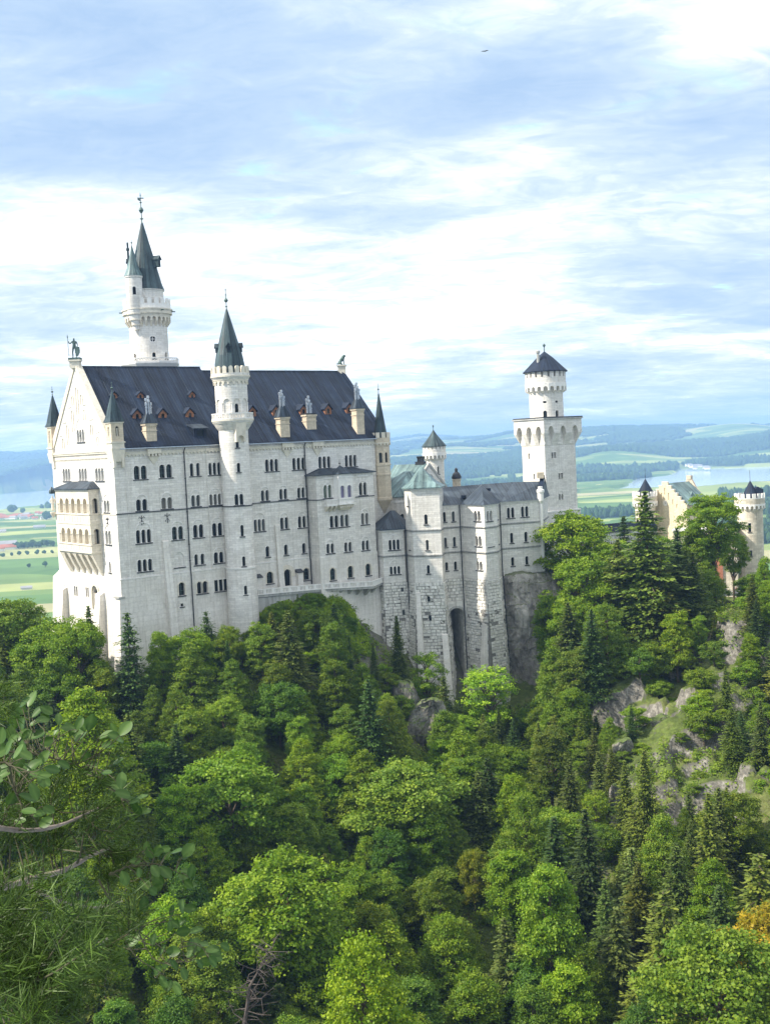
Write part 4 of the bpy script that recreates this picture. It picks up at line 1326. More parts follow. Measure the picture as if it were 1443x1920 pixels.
    for u in (41.75, 42.7, 43.65):
        g = G(); g.slab(lambda a, b, z: BB(u + b, a, z), [(0, -12.1), (.35, -12.0), (1.05, -11.3), (1.05, -11.02), (0, -11.02)], 0, .35); part('bracket', g, M['sandtrim'], bal)

    # --- terrace walk with its balustrade
    path = [(26.3, -1.3, -25.65), (39.2, -2.9, -25.95), (50.8, -5.7, -26.45), (54.2, -4.2, -26.2)]
    def along(f):
        f = max(0, min(.99999, f)); L_ = [math.dist(path[i][:2], path[i + 1][:2]) for i in range(3)]; T = sum(L_); x = f * T
        for i in range(3):
            if x <= L_[i] or i == 2:
                k = x / L_[i]; a, b = path[i], path[i + 1]
                return tuple(a[j] + (b[j] - a[j]) * k for j in range(3))
            x -= L_[i]
    g = G()
    inner = [(26.3, .3), (39.2, .3), (50.8, -2.0), (54.2, -2.0)]
    for i in range(3):
        a, b = path[i], path[i + 1]; c_, d_ = inner[i], inner[i + 1]
        g.loft([[PF(a[0], a[1], a[2] - 1.55), PF(b[0], b[1], b[2] - 1.55), PF(d_[0], d_[1], b[2] - 1.55), PF(c_[0], c_[1], a[2] - 1.55)],
                [PF(a[0], a[1], a[2] - 1.1), PF(b[0], b[1], b[2] - 1.1), PF(d_[0], d_[1], b[2] - 1.1), PF(c_[0], c_[1], a[2] - 1.1)]])
    ter = part('terrace', g, M['concrete'], pal)
    g = G()
    for i in range(3):
        a, b = path[i], path[i + 1]
        dx, dy = b[0] - a[0], b[1] - a[1]; L_ = math.hypot(dx, dy); nx, ny = -dy / L_ * .14, dx / L_ * .14
        for z0, z1, ww in ((-.2, 0, 1), (-1.1, -.9, 1)):
            g.loft([[PF(a[0] - nx * ww, a[1] - ny * ww, a[2] + z0), PF(b[0] - nx * ww, b[1] - ny * ww, b[2] + z0), PF(b[0] + nx * ww, b[1] + ny * ww, b[2] + z0), PF(a[0] + nx * ww, a[1] + ny * ww, a[2] + z0)],
                    [PF(a[0] - nx * ww, a[1] - ny * ww, a[2] + z1), PF(b[0] - nx * ww, b[1] - ny * ww, b[2] + z1), PF(b[0] + nx * ww, b[1] + ny * ww, b[2] + z1), PF(a[0] + nx * ww, a[1] + ny * ww, a[2] + z1)]])
    N_ = 96
    for k in range(N_ + 1):
        s, t, z = along(k / N_)
        wd = .24 if k % 6 == 0 else .09
        g.box(PF, s - wd, s + wd, t - .11, t + .11, z - .9, z - .2)
    part('balustrade', g, M['trim'], ter)
    for k in range(7):
        s, t, z = along(.50 + k * .07)
        g = G(); g.loft([[PF(s - .25, t + 2.2, z - 3.0), PF(s + .25, t + 2.2, z - 3.0), PF(s + .25, t + 1.9, z - 3.0), PF(s - .25, t + 1.9, z - 3.0)],
                         [PF(s - .25, t + 2.2, z - 1.56), PF(s + .25, t + 2.2, z - 1.56), PF(s + .25, t + .15, z - 1.56), PF(s - .25, t + .15, z - 1.56)]])
        part('bracket', g, M['concrete'], ter)
    g = G(); g.loft([[PF(26, -.2, -34), PF(40.5, -.2, -34), PF(40.5, -3.1, -34), PF(26, -1.5, -34)], [PF(26, -.2, -27.3), PF(40.5, -.2, -27.4), PF(40.5, -2.7, -27.5), PF(26, -1.1, -27.3)]])
    part('retaining_wall', g, M['concrete'], ter)

    # --- two storey loggia on the west front
    BL = lambda u, d, z: PF(-2.0 - d, u, z)
    BLs = lambda u, d, z: PF(-u, 7.0 - d, z)
    lc = G()
    cols = [8.75 + k * 2.72 for k in range(5)]
    for z0, z1 in ((-9.35, -6.6), (-14.85, -12.1)):
        for u in cols:
            lc.slab(BL, arch_poly(u - .78, u + .98, z0, z1), .3, -1.5)
        lc.slab(BLs, arch_poly(.35, 1.35, z0, z1), .3, -1.2)
    g = G(); g.box(PF, -2.0, .3, 7.0, 22.3, -16.3, -5.0)
    lg = part('loggia', g, M['cream'], pal, cutters=lc)
    p = G(); p.box(PF, -.49, -.46, 7.4, 22.0, -15.3, -5.9); part('pane', p, M['glass'], lg)  # dark sheet at the back, its colour standing for shade inside the loggia
    for z0, z1 in ((-9.35, -7.6), (-14.85, -13.1)):
        for k in range(6):
            u = 8.75 - 1.26 + k * 2.72 + .1
            q = G()
            for dv in (-.3, .3):
                q.lathe(BL(u + dv * .6, .02, 0), [(.18, z0), (.12, z0 + .2), (.12, z1 - .25), (.22, z1)], 8)
            part('column', q, M['sandtrim'], lg)
        q = G(); q.lathe(BLs(1.55, .02, 0), [(.18, z0), (.12, z0 + .2), (.12, z1 - .25), (.22, z1)], 8); part('column', q, M['sandtrim'], lg)
    g = G()
    for z, ex, h in ((-9.6, .16, .2), (-11.3, .12, .2), (-15.1, .16, .2), (-16.5, .2, .22), (-5.3, .12, .25)):
        g.box(PF, -2.0 - ex, .0, 7.0 - ex, 22.3 + ex, z, z + h)
    for z in (-10.9, -16.0):
        for k in range(12):
            u = 7.4 + k * 1.25
            g.box(BL, u, u + .95, 0, .05, z, z + (1.0 if z > -12 else .6))
    part('loggia_moulding', g, M['sandtrim'], lg)
    ac = G()
    for u in cols:
        ac.slab(BL, arch_poly(u - .75, u + .95, -22, -16.75), 1.0, -2.6)
    g = G(); g.loft([[PF(.1, 7.0, -20.6), PF(.1, 22.3, -20.6), PF(-.15, 22.3, -20.6), PF(-.15, 7.0, -20.6)], [PF(.1, 7.0, -18.6), PF(.1, 22.3, -18.6), PF(-1.1, 22.3, -18.6), PF(-1.1, 7.0, -18.6)],
                     [PF(.1, 7.0, -16.51), PF(.1, 22.3, -16.51), PF(-2.0, 22.3, -16.51), PF(-2.0, 7.0, -16.51)]])
    part('loggia_corbel', g, M['cream'], lg, cutters=ac)
    g = G(); g.loft([[PF(-2.45, 6.5, -5.0), PF(-2.45, 22.8, -5.0), PF(0, 22.8, -5.0), PF(0, 6.5, -5.0)], [PF(-2.45, 6.5, -4.86), PF(-2.45, 22.8, -4.86), PF(0, 22.8, -4.86), PF(0, 6.5, -4.86)],
                     [PF(-.4, 9.0, -3.65), PF(-.4, 19.0, -3.65), PF(0, 19.0, -3.6), PF(0, 9.0, -3.6)]])
    part('loggia_roof', g, M['greyroof'], lg)
    g = G(); g.box(PF, 2.1, 2.3, -.12, -.01, -21, 0.4); part('pilaster', g, M['lime'], pal)
    g = G(); g.box(PF, 56.6, 57.0, -.12, -.01, -9, 0.4)
    part('pilaster', g, M['lime'], pal)


build_palace()


# ================================================================== ROUND STAIR TOWER ON THE SOUTH FRONT
def build_stair_tower():
    c = PF(23.05, -2.0, 0)
    t = thing('round_tower', (c[0], c[1], -34), 'slender round tower with dark cone roof rising from the middle of the palace front', 'tower')
    A0 = PANG - PI / 2 + .12
    R = 2.68
    cut = G()
    # body
    wins = [(.03, .45, .6, 2.6, 1), (.03, -4.9 + .45, .6, 0, 1)]
    def rw(ang, u, w, z0, z1, n, bl=0, Rr=R, kw=None):
        return window(t, radial(c, ang, Rr - .02), u, w, z0, z1, n, cut, bl, **(kw or {}))
    f = math.atan2(-c[1], -c[0])                # towards the viewer
    for z0, z1 in ((1.2, 2.9), (-3.3, -1.6), (-15.1, -13.0), (-20.6, -18.8), (-25.9, -24.2)):
        rw(f + .22, 0, .58, z0, z1, 1)
    rw(f + .12, 0, 1.55, -9.3, -7.3, 2, -6.6)
    g = G(); g.lathe(c, [(3.3, -46), (3.05, -36), (2.85, -30), (2.8, -21.2), (R, -20.9), (R, 4.6), (R + .3, 5.0)], 44)
    part('wall', g, M['lime'], t, smooth=True, axis=(c[0], c[1], R), cutters=cut)
    g = G()
    g.ring(c, R - .1, R + .2, -21.15, -20.9, 44); part('plinth_moulding', g, M['trim'], t, smooth=True)
    g = G()
    g.ring(c, R - .1, R + .16, -9.62, -9.42, 44); part('string_course', g, M['sill'], t, smooth=True)
    # upper stage
    g = G(); cu = G(); cu2 = G()
    for i in range(10):
        a = f + (i - .5) * 2 * PI / 10
        B = radial(c, a, 2.98)
        cu.slab(B, arch_poly(-.62, .62, 7.5, 10.1), .3, -.22)
        if i == 1:
            cu2.slab(B, arch_poly(-.34, .34, 7.4, 9.2), .3, -.8)
            dp = B
    g.lathe(c, [(R, 4.4), (R + .5, 5.0), (3.3, 5.3), (3.75, 5.9), (3.8, 6.4), (2.98, 6.42), (2.98, 13.2), (3.1, 13.3), (3.5, 14.0), (3.55, 14.8), (2.9, 14.8)], 44)
    part('upper_wall', g, M['lime'], t, smooth=True, axis=(c[0], c[1], 3), cutters=[cu, cu2])
    p = G(); p.box(dp, -.4, .4, -.62, -.6, 7.3, 9.3); part('door', p, M['glass'], t)
    g = G()
    for i in range(10):
        B = radial(c, f + i * 2 * PI / 10, 2.98)
        q = G(); q.lathe(B(0, .0, 0), [(.16, 7.4), (.1, 7.6), (.1, 9.1), (.2, 9.4)], 8); part('column', q, M['trim'], t)
    for zz, ex, h in ((5.25, .62, .22), (5.7, .95, .2), (6.1, 1.2, .3), (4.8, .35, .2)):
        g.ring(c, R - .2, R + ex, zz, zz + h, 44)
    for zz, r_, h in ((13.5, 3.3, .2), (14.1, 3.62, .3)):
        g.ring(c, 2.8, r_, zz, zz + h, 44)
    round_frieze(g, c, 2.95, 13.5, .75, 20, .24, .62)
    part('moulding', g, M['sandtrim'], t)
    # balcony rail
    g = G(); g.ring(c, 3.6, 3.85, 7.35, 7.55, 44); g.ring(c, 3.6, 3.85, 6.41, 6.6, 44)
    for i in range(48):
        B = radial(c, i * 2 * PI / 48, 3.72); w_ = .2 if i % 6 == 0 else .08
        g.box(B, -w_, w_, -.09, .09, 6.6, 7.35)
    part('balustrade', g, M['trim'], t)
    g = G(); merlons(g, c, 3.5, 14.8, 16.1, 18, .62, .35, 0, True); part('battlement', g, M['sandtrim'], t)
    g = G(); g.lathe(c, [(2.95, 14.7), (2.9, 15.6), (2.45, 18.2), (.16, 26.6)], 20); part('spire', g, M['coppercone'], t, smooth=False)
    for a in (f + .0, f + 1.35, f - 1.35, f + 2.7):
        B = radial(c, a, 2.0)
        g = G(); g.slab(B, [(-.38, 18.7), (.38, 18.7), (.38, 19.6), (0, 20.2), (-.38, 19.6)], .45, -.9); o = part('dormer', g, M['coppercone'], t)
        g = G(); g.slab(B, arch_poly(-.24, .24, 18.85, 19.75, 6), .46, .47); part('pane', g, M['glass'], o)
        g = G(); g.slab(B, [(-.55, 19.5), (0, 20.2), (.55, 19.5), (.55, 19.62), (0, 20.36), (-.55, 19.62)], .6, -.9); part('dormer_roof', g, M['coppercone'], o)
    finial(t, c, 26.4, 4.2, .13)
    # bracketed box under the balcony
    B = radial(c, f + .42, R)
    g = G(); cc = G(); cc.slab(B, arch_poly(-.55, .55, 1.2, 3.4), 2, -.01)
    g.loft([[B(-.95, -.3, 2.2), B(.95, -.3, 2.2), B(.95, .55, 2.2), B(-.95, .55, 2.2)], [B(-1.0, -.3, 6.0), B(1.0, -.3, 6.0), B(1.0, .9, 6.0), B(-1.0, .9, 6.0)]])
    part('bracket', g, M['sandtrim'], t, cutters=cc)
    # shallow buttress on the right of the shaft
    B = radial(c, f + .15, R)
    g = G(); g.loft([[B(.35, -.4, -46), B(2.2, -1.4, -46), B(2.2, .3, -46), B(.35, 1.0, -46)], [B(.35, -.4, -28), B(2.0, -1.4, -28), B(2.0, -.4, -28), B(.35, .2, -28)]])
    return t


build_stair_tower()


# ================================================================== GREAT ROUND TOWER BEHIND THE ROOF
def build_great_tower():
    c = PF(23.5, 31.0, 0)
    t = thing('round_tower', (c[0], c[1], -30), 'tallest round tower with battlements, side turret and tall green cone, behind the palace roof', 'tower')
    f = math.atan2(-c[1], -c[0])
    cut = G(); R = 3.88
    def rw(a, w, z0, z1, Rr=R, **kw):
        window(t, radial(c, a, Rr - .02), 0, w, z0, z1, 1, cut, 0, **kw)
    rw(f + .22, .7, 20.2, 21.6); rw(f + 1.0, .8, 20.3, 21.7); rw(f - .9, .7, 20.2, 21.6)
    B = radial(c, f + .2, R - .02)
    cut.slab(B, [(.55 * math.cos(i * PI / 8), 24.3 + .55 * math.sin(i * PI / 8)) for i in range(16)], .4, -.5)
    g = G(); g.lathe(c, [(4.3, -30), (4.1, 19), (R, 20.2), (R, 27.2), (R, 29.55), (4.75, 29.8), (4.8, 31.0), (4.0, 31.0)], 48)
    part('wall', g, M['lime'], t, smooth=True, axis=(c[0], c[1], R), cutters=cut)
    g = G(); g.loft([[B(.8 * math.cos(i * PI / 8), -.01, 24.3 + .8 * math.sin(i * PI / 8)) for i in range(16)] + [], [B(.8 * math.cos(i * PI / 8), .1, 24.3 + .8 * math.sin(i * PI / 8)) for i in range(16)]])
    cc = G(); cc.slab(B, [(.56 * math.cos(i * PI / 8), 24.3 + .56 * math.sin(i * PI / 8)) for i in range(16)], .4, -.5)
    o = part('round_window', g, M['trim'], t, cutters=cc)
    g = G(); g.box(B, -.6, .6, -.42, -.4, 23.7, 24.9); part('pane', g, M['glass'], o)
    g = G(); g.box(B, -.06, .06, -.4, -.1, 23.75, 24.85); g.box(B, -.55, -.065, -.39, -.11, 24.24, 24.36); g.box(B, .065, .55, -.39, -.11, 24.24, 24.36)
    part('tracery', g, M['trim'], o)
    g = G(); round_frieze(g, c, R - .05, 29.5, 1.5, 26, .82, .6, 1.1)
    g.ring(c, 4.0, 5.05, 29.5, 29.8, 48); g.ring(c, 4.0, 5.2, 30.3, 30.55, 48); g.ring(c, 3.9, 5.0, 29.8, 30.3, 48)
    part('machicolation', g, M['sandtrim'], t)
    g = G(); g.ring(c, 4.5, 4.8, 30.55, 31.5, 48)
    merlons(g, c, 4.8, 31.5, 32.7, 20, .6, .3, 0, True)
    part('battlement', g, M['trim'], t)
    # waterspouts
    for a in (f + 1.45, f - 1.5, f + .6):
        B = radial(c, a, 5.0); g = G(); g.box(B, -.12, .12, -.3, .7, 30.0, 30.2); part('waterspout', g, M['bronze'], t)
    # inner drum and great cone
    g = G(); g.ring(c, 2.0, 3.5, 30.9, 34.6, 40); g.ring(c, 3.3, 3.7, 34.4, 34.7, 40); part('drum', g, M['lime'], t, smooth=True, axis=(c[0], c[1], 3.6))
    g = G(); g.lathe(c, [(3.8, 34.6), (3.25, 36.2), (2.05, 41.3), (.22, 48.4)], 24); part('spire', g, M['coppercone'], t)
    for a, z in ((f + 1.05, 39.2), (f - 1.45, 38.8)):
        B = radial(c, a, 2.6)
        g = G(); g.slab(B, [(-.5, z), (.5, z), (.5, z + 1.5), (0, z + 2.1), (-.5, z + 1.5)], .9, -1.2); o = part('dormer', g, M['coppercone'], t)
        g = G(); g.slab(B, arch_poly(-.28, .28, z + .3, z + 1.4, 6), .905, .92); part('pane', g, M['glass'], o)
        g = G(); g.slab(B, [(-.7, z + 1.4), (0, z + 2.15), (.7, z + 1.4), (.7, z + 1.55), (0, z + 2.35), (-.7, z + 1.55)], 1.1, -1.2); part('dormer_roof', g, M['coppercone'], o)
    finial(t, c, 48.2, 6.5, .17, cross=True)
    # side turret
    c2 = (c[0] - 1.6, c[1] - 3.75, 0); cut = G()
    f2 = f
    B = radial(c2, f2, 1.63)
    cut.slab(B, arch_poly(-.32, .32, 33.2, 34.8), .3, -.4)
    g = G(); g.lathe(c2, [(.15, 25.4), (.35, 26.2), (.55, 26.4), (.6, 27.1), (.95, 27.4), (1.0, 28.0), (1.3, 28.4), (1.4, 29.0), (1.65, 29.6), (1.65, 36.6), (1.82, 36.8), (1.82, 37.1)], 28)
    o = part('side_turret', g, M['lime'], t, smooth=True, axis=(c2[0], c2[1], 1.9), cutters=cut)
    p = G(); p.box(B, -.36, .36, -.32, -.3, 33.1, 34.9); part('pane', p, M['glass'], o)
    p = G(); half_ring(p, B, 0, 34.48, .33, .47, -.02, .07, 8, leg=1.25); part('arch_moulding', p, M['trim'], o)
    g = G()
    for z, r_ in ((26.15, .55), (27.15, .95), (28.15, 1.4), (29.3, 1.72), (30.3, 1.74)):
        g.ring(c2, .05, r_, z, z + .22, 24)
    part('turret_moulding', g, M['sandtrim'], o)
    g = G(); g.lathe(c2, [(1.9, 37.05), (1.35, 38.3), (.75, 40.4), (.1, 43.2)], 20); part('spire', g, M['copper'], o)
    finial(o, c2, 43.1, 1.6, .08)
    # thin flue beside the cone
    c3 = (c[0] - 2.9, c[1] - 1.6, 0)
    g = G(); g.lathe(c3, [(.55, 34), (.5, 36), (.28, 38), (.22, 42.6), (.35, 42.7), (.35, 43.1), (.2, 43.3), (.2, 44.3)], 10); part('flue', g, M['coppercone'], t, smooth=True)
    # octagonal terrace at the foot, above the ridge
    g = G(); g.lathe(c, [(5.6, 14), (5.7, 18.6), (6.2, 19.3), (6.2, 19.6), (4.2, 19.6)], 8, PI / 8 + .1)
    part('terrace', g, M['trim'], t)
    g = G()
    for i in range(8):
        a = PI / 8 + .1 + (i + .5) * PI / 4; B = radial(c, a, 6.15 * math.cos(PI / 8)); w_ = 6.1 * math.sin(PI / 8)
        g.box(B, -w_, w_, -.15, 0, 20.25, 20.45); g.box(B, -w_, w_, -.14, -.01, 19.59, 19.75)
        n = 8
        for k in range(n):
            u = -w_ + (2 * w_) * k / n
            g.tube([B(u, -.07, 19.75), B(u + 2 * w_ / n, -.07, 20.25)], .06, 4)
            g.tube([B(u + 2 * w_ / n, -.09, 19.75), B(u, -.09, 20.25)], .06, 4)
    part('balustrade', g, M['trim'], t)


build_great_tower()


# ================================================================== EASTERN BLOCKS
ZT, ZB = -12.4, -27.4


def rustic(B, u0, u1, z0, z1, rnd, skip=None, batter=0.045, ch=0.62, prot=(0.03, 0.22)):
    """real rough-faced stone courses on one battered wall face"""
    g = G()
    z = z1; row = 0
    while z > z0:
        h = ch * rnd.uniform(.85, 1.15)
        u = u0 - (rnd.random() * .6 if row % 2 else 0)
        while u < u1:
            w = rnd.uniform(.7, 1.7)
            a, b = max(u, u0), min(u + w, u1)
            if b - a > .18 and not (skip and skip((a + b) / 2, z - h / 2)):
                p = rnd.uniform(*prot)
                if rnd.random() < .10 and z < z1 - 5:
                    p = -.0
                zt, zb_ = z - .03, z - h + .03
                dt, db = batter * (z1 - zt), batter * (z1 - zb_)
                e = .05
                j = [rnd.uniform(-.03, .06) for _ in range(4)]
                back = [B(a + .02, dt - .12, zt), B(b - .02, dt - .12, zt), B(b - .02, db - .12, zb_), B(a + .02, db - .12, zb_)]
                fr_ = [B(a + .02 + e, dt + p + j[0], zt - e), B(b - .02 - e, dt + p + j[1], zt - e), B(b - .02 - e, db + p + j[2], zb_ + e), B(a + .02 + e, db + p + j[3], zb_ + e)]
                mid = [B(a + .02, dt + p * .3, zt), B(b - .02, dt + p * .3, zt), B(b - .02, db + p * .3, zb_), B(a + .02, db + p * .3, zb_)]
                g.loft([back, mid, fr_])
            u += w + .03
        z -= h; row += 1
    return g


def inset(poly, d):
    n = len(poly); out = []
    for i in range(n):
        p0, p1, p2 = Vector(poly[i - 1]), Vector(poly[i]), Vector(poly[(i + 1) % n])
        a = (p1 - p0).normalized(); b = (p2 - p1).normalized()
        na, nb = Vector((-a.y, a.x)), Vector((-b.y, b.x))
        m = (na + nb); m = m / max(m.dot(na), .3)
        out.append(tuple(p1 + m * d))
    return out


def block(t, poly, faces, wins, zt, zb, bands, base_bottom, rnd, rface, batter=.045, bcut=None):
    """a wing with smooth upper walls, string courses and a rough battered base. poly runs with the outside on the right"""
    cut = G()
    Bs = {i: basis_from(poly[i], poly[(i + 1) % len(poly)]) for i in faces}
    for fi, s, w, z0, z1, n, bl, kw in wins:
        window(t, Bs[fi], s, w, z0, z1, n, cut, bl, **kw)
    g = G(); g.prism(poly, zb, zt)
    part('wall', g, M['lime'], t, cutters=cut)
    for z in bands:
        g = G(); g.prism(inset(poly, -.14), z - .12, z + .10); part('string_course', g, M['concrete'], t)
        g = G(); g.prism(inset(poly, -.20), z - .20, z - .121); part('string_course', g, M['sill'], t)
    g = G(); g.prism(inset(poly, -.18), zt - .25, zt - .003); part('cornice', g, M['trim'], t)
    g = G(); g.prism(inset(poly, -.05 - batter * (zb - base_bottom)), base_bottom, zb - .003, inset(poly, -.03))
    base = part('base', g, M['mortar'], t, cutters=bcut)
    for fi in rface:
        B = Bs[fi]
        g = rustic(B, -.25, B.length + .25, base_bottom, zb - .02, rnd, rface[fi], batter)
        part('rough_masonry', g, M['rough'], base)
    return base


def hip(t, name, pts, tris, mat, z_e):
    g = G(); g.add(pts, tris)
    return part(name, g, mat, t)


def build_wings():
    rnd = random.Random(5)
    A1 = dict(style='arch')
    # annex with a small hipped roof next to the palace
    poly = [(-2.96, 228.34), (-.81, 224.11), (3.58, 225.02), (4.9, 231.0), (-1.6, 233.0)]
    t = thing('castle_annex', (0, 226, -40), 'small two storey annex under a dark hipped roof, between the palace and the square tower', 'castle wing')
    block(t, poly, [0, 1], [(1, 2.38, 2.2, -20.75, -18.7, 3, -17.6, {}), (1, 2.32, 2.1, -25.7, -24.1, 3, -22.7, {})], -16.7, ZB, [-21.9], -42, rnd, {0: None, 1: None})
    g = G()
    for z in (-29.0, -33.5):
        B = basis_from(poly[1], poly[2]); d_ = .045 * (-27.4 - z) + .2
        g.box(B, 3.3, 3.8, d_ - .3, d_ + .02, z - .5, z + .5)
    part('vent', g, M['glass'], t)
    e = [(x, y, -16.7) for x, y in inset(poly, -.5)]; e2 = [(x, y, -16.5) for x, y in inset(poly, -.5)]
    tp = [(x * .12 + 1.6 * .88, y * .2 + 229.5 * .8, -13.1) for x, y in poly]
    g = G(); g.loft([e, e2, tp]); part('roof', g, M['greyroof'], t)
    # square tower
    poly = [(4.05, 224.9), (5.32, 222.27), (10.88, 221.61), (12.0, 228.0), (5.6, 229.4)]
    t = thing('square_tower', (8, 225, -48), 'pale square tower with green copper pyramid roof, rising from rough stone footings', 'tower')
    block(t, poly, [0, 1, 2], [(1, 2.74, .62, -15.74, -13.74, 1, 0, {}), (1, 2.77, .56, -20.9, -18.85, 1, 0, {}), (1, 2.76, .55, -25.6, -23.9, 1, 0, {}),
                               (0, 1.4, .3, -12, -10.2, 1, 0, dict(style='rect')), (0, 1.4, .3, -20.8, -19, 1, 0, dict(style='rect'))],
          -8.6, ZB, [-16.85, -21.9], -52, rnd, {0: None, 1: None, 2: None})
    B = basis_from(poly[1], poly[2])
    g = G()
    for u, z, w in ((2.6, -30.6, .5), (2.7, -34.4, .5)):
        d_ = .045 * (-27.4 - z) + .2
        g.box(B, u - w / 2, u + w / 2, d_ - .3, d_ + .06, z - .55, z + .45)
    part('vent', g, M['glass'], t)
    g = G()
    g.loft([[B(.0, -.2, -50), B(1.5, -.2, -50), B(1.5, 3.0, -50), B(.0, 3.0, -50)], [B(.1, -.2, -29.2), B(.95, -.2, -29.2), B(.95, .45, -29.4), B(.1, .45, -29.4)]])
    part('buttress', g, M['limelow'], t)
    g = G()
    g.loft([[B(5.0, -.2, -54), B(6.8, -.2, -54), B(7.0, 4.0, -54), B(5.6, 4.0, -54)], [B(4.9, -.2, -37.6), B(6.1, -.2, -37.6), B(6.1, 1.1, -37.8), B(4.9, 1.1, -37.8)]])
    part('buttress', g, M['limelow'], t)
    e = inset(poly, -.55); cx, cy = 7.6, 225.6
    g = G()
    g.loft([[(x, y, -8.6) for x, y in e], [(x, y, -8.42) for x, y in e], [(cx + (x - cx) * .62, cy + (y - cy) * .62, -7.3) for x, y in e], [(cx + (x - cx) * .02, cy + (y - cy) * .02, -4.3) for x, y in e]])
    part('roof', g, M['copper'], t)
    # long wing: recessed wall, polygonal bay and end block
    poly = [(11.2, 225.8), (15.45, 226.95), (19.56, 220.91), (22.2, 223.4), (23.35, 228.7), (32.17, 230.84), (35.5, 244.0), (13.0, 240.0)]
    t = thing('castle_wing', (20, 228, -55), 'three storey pale wing with a polygonal bay and grey hipped roof above rough masonry', 'castle wing')
    W_ = []
    for z0, z1 in ((-15.75, -13.7), (-20.88, -18.9), (-25.67, -23.9)):
        W_ += [(0, .78, .62, z0, z1, 1, 0, {}), (0, 2.68, .62, z0, z1, 1, 0, {})]
    W_ += [(1, 5.1, 1.9, -15.65, -13.6, 2, 0, {}), (1, 5.1, 1.9, -20.7, -18.65, 2, -17.9, {}), (1, 5.1, 1.8, -25.5, -23.7, 2, -22.9, {}),
           (2, 1.5, 1.6, -15.7, -13.65, 2, 0, {}), (3, 2.2, .6, -15.7, -13.7, 1, 0, {}), (3, 2.2, .5, -20.7, -18.9, 1, 0, {}),
           (4, 2.43, 1.55, -15.8, -13.65, 2, 0, {}), (4, 5.5, 1.55, -15.75, -13.6, 2, 0, {})]
    for z0, z1 in ((-20.95, -18.85), (-25.7, -23.9)):
        W_ += [(4, 2.44, .66, z0, z1, 1, 0, {}), (4, 5.55, .66, z0, z1, 1, 0, {})]
    B0 = basis_from(poly[0], poly[1])
    bcu = G(); bcu.slab(B0, arch_poly(.35, 4.0, -60, -33.3), 6, -12)
    base = block(t, poly, [0, 1, 2, 3, 4], W_, ZT, ZB, [-16.85, -21.9], -58, rnd,
                 {0: (lambda u, z: z < -32.3), 1: None, 2: None, 3: None, 4: (lambda u, z: u > 1.2 or z < -44)}, bcut=bcu)
    # blank arches on the bay
    B2 = basis_from(poly[2], poly[3])
    for z0, z1 in ((-20.8, -18.3), (-25.7, -23.3)):
        g = G(); half_ring(g, B2, 1.6, z1 - .85, .78, .88, -.02, .07, 10, leg=1.6); part('blank_arch', g, M['trim'], t)
    strip(t, 'sill', B2, .6, 2.6, -21.0, -20.85, .14, M['sill'])
    # tall arched recess between the tower and the bay
    B0 = basis_from(poly[0], poly[1])
    cu = G(); cu.slab(B0, arch_poly(.36, 3.99, -60, -33.31), 6, -10)
    g = G(); g.box(lambda u, d, z: B0(u, d, z), -.6, 4.9, -11, .85, -58, -31.9)
    part('arch_wall', g, M['rough'], t, cutters=cu)
    g = G(); half_ring(g, B0, 2.17, -35.1, 1.83, 2.25, .5, .98, 12, leg=2); part('arch_moulding', g, M['concrete'], t)
    for u in (2.95, ):
        B = basis_from(poly[1], poly[2])
        g = G(); g.loft([[B(6.2, -.2, -58), B(8.0, -.2, -58), B(8.0, 3.2, -58), B(6.2, 3.2, -58)], [B(6.0, -.2, -36), B(7.2, -.2, -36), B(7.2, .75, -36.2), B(6.0, .75, -36.2)]])
        part('buttress', g, M['limelow'], t)
    # drainpipes
    for P_, zb in (((15.1, 226.5), -46), ((23.4, 228.0), -58)):
        g = G(); y0 = P_[1]
        g.tube([(P_[0], y0 - .1, -12.4), (P_[0], y0 - .25, -27.2), (P_[0], y0 - .6, -28), (P_[0] + (.9 if zb < -50 else 0), y0 - 1.9, zb)], .12, 8)
        part('drainpipe', g, M['iron'], t, smooth=True)
    g = G(); g.box(lambda a, b, z: (3.95 + a, 224.3 + b, z), -.1, .1, -.1, .1, -41, -16.8); part('drainpipe', g, M['iron'], t)
    # roof
    pe = inset(poly, -.45)
    E = [(x, y, ZT + .02) for x, y in pe]
    R1a, R1, R2, R3, PK = (11.5, 233.0, -9.0), (20.5, 235.6, -8.85), (27.5, 237.3, -8.75), (33.9, 236.5, -8.9), (19.9, 227.6, -8.65)
    V = E + [R1a, R1, R2, R3, PK]
    a, r1, r2, r3, pk = 8, 9, 10, 11, 12
    fs = [(0, 1, r1, a), (1, pk, r1), (1, 2, pk), (2, 3, pk), (3, 4, pk), (4, r2, r1), (4, r1, pk), (4, 5, r3, r2), (5, 6, r3), (6, 7, a, r1), (6, r1, r2), (6, r2, r3), (7, 0, a)]
    g = G(); g.add(V, fs); g.add([(x, y, ZT + .015) for x, y in pe], [tuple(range(8))])
    ro = part('roof', g, M['greyroof'], t)
    for (x, y, z) in ((16.2, 228.9, -11.0), (21.5, 231.2, -9.9)):
        g = G(); g.box(lambda a_, b_, c_: (x + a_, y + b_, z + c_), -.5, .5, -.5, .6, -.2, .35); part('roof_hatch', g, M['slate'], ro)
    # stepped parapet at the right end
    Be = basis_from(poly[5], poly[6])
    g = G(); g.slab(Be, [(-.3, ZT - .4), (6.5, -8.0), (7.1, -8.0), (13, ZT - .4)], .1, -.45); part('end_gable', g, M['lime'], t)
    g = G(); g.slab(Be, [(-.3, ZT - .2), (-.3, ZT + .25), (6.4, -7.55), (7.2, -7.55), (13.3, ZT + .25), (13.3, ZT - .2), (7.1, -7.95), (6.5, -7.95)], .25, -.6); part('coping', g, M['slate'], t)
    c = (32.2, 230.7)
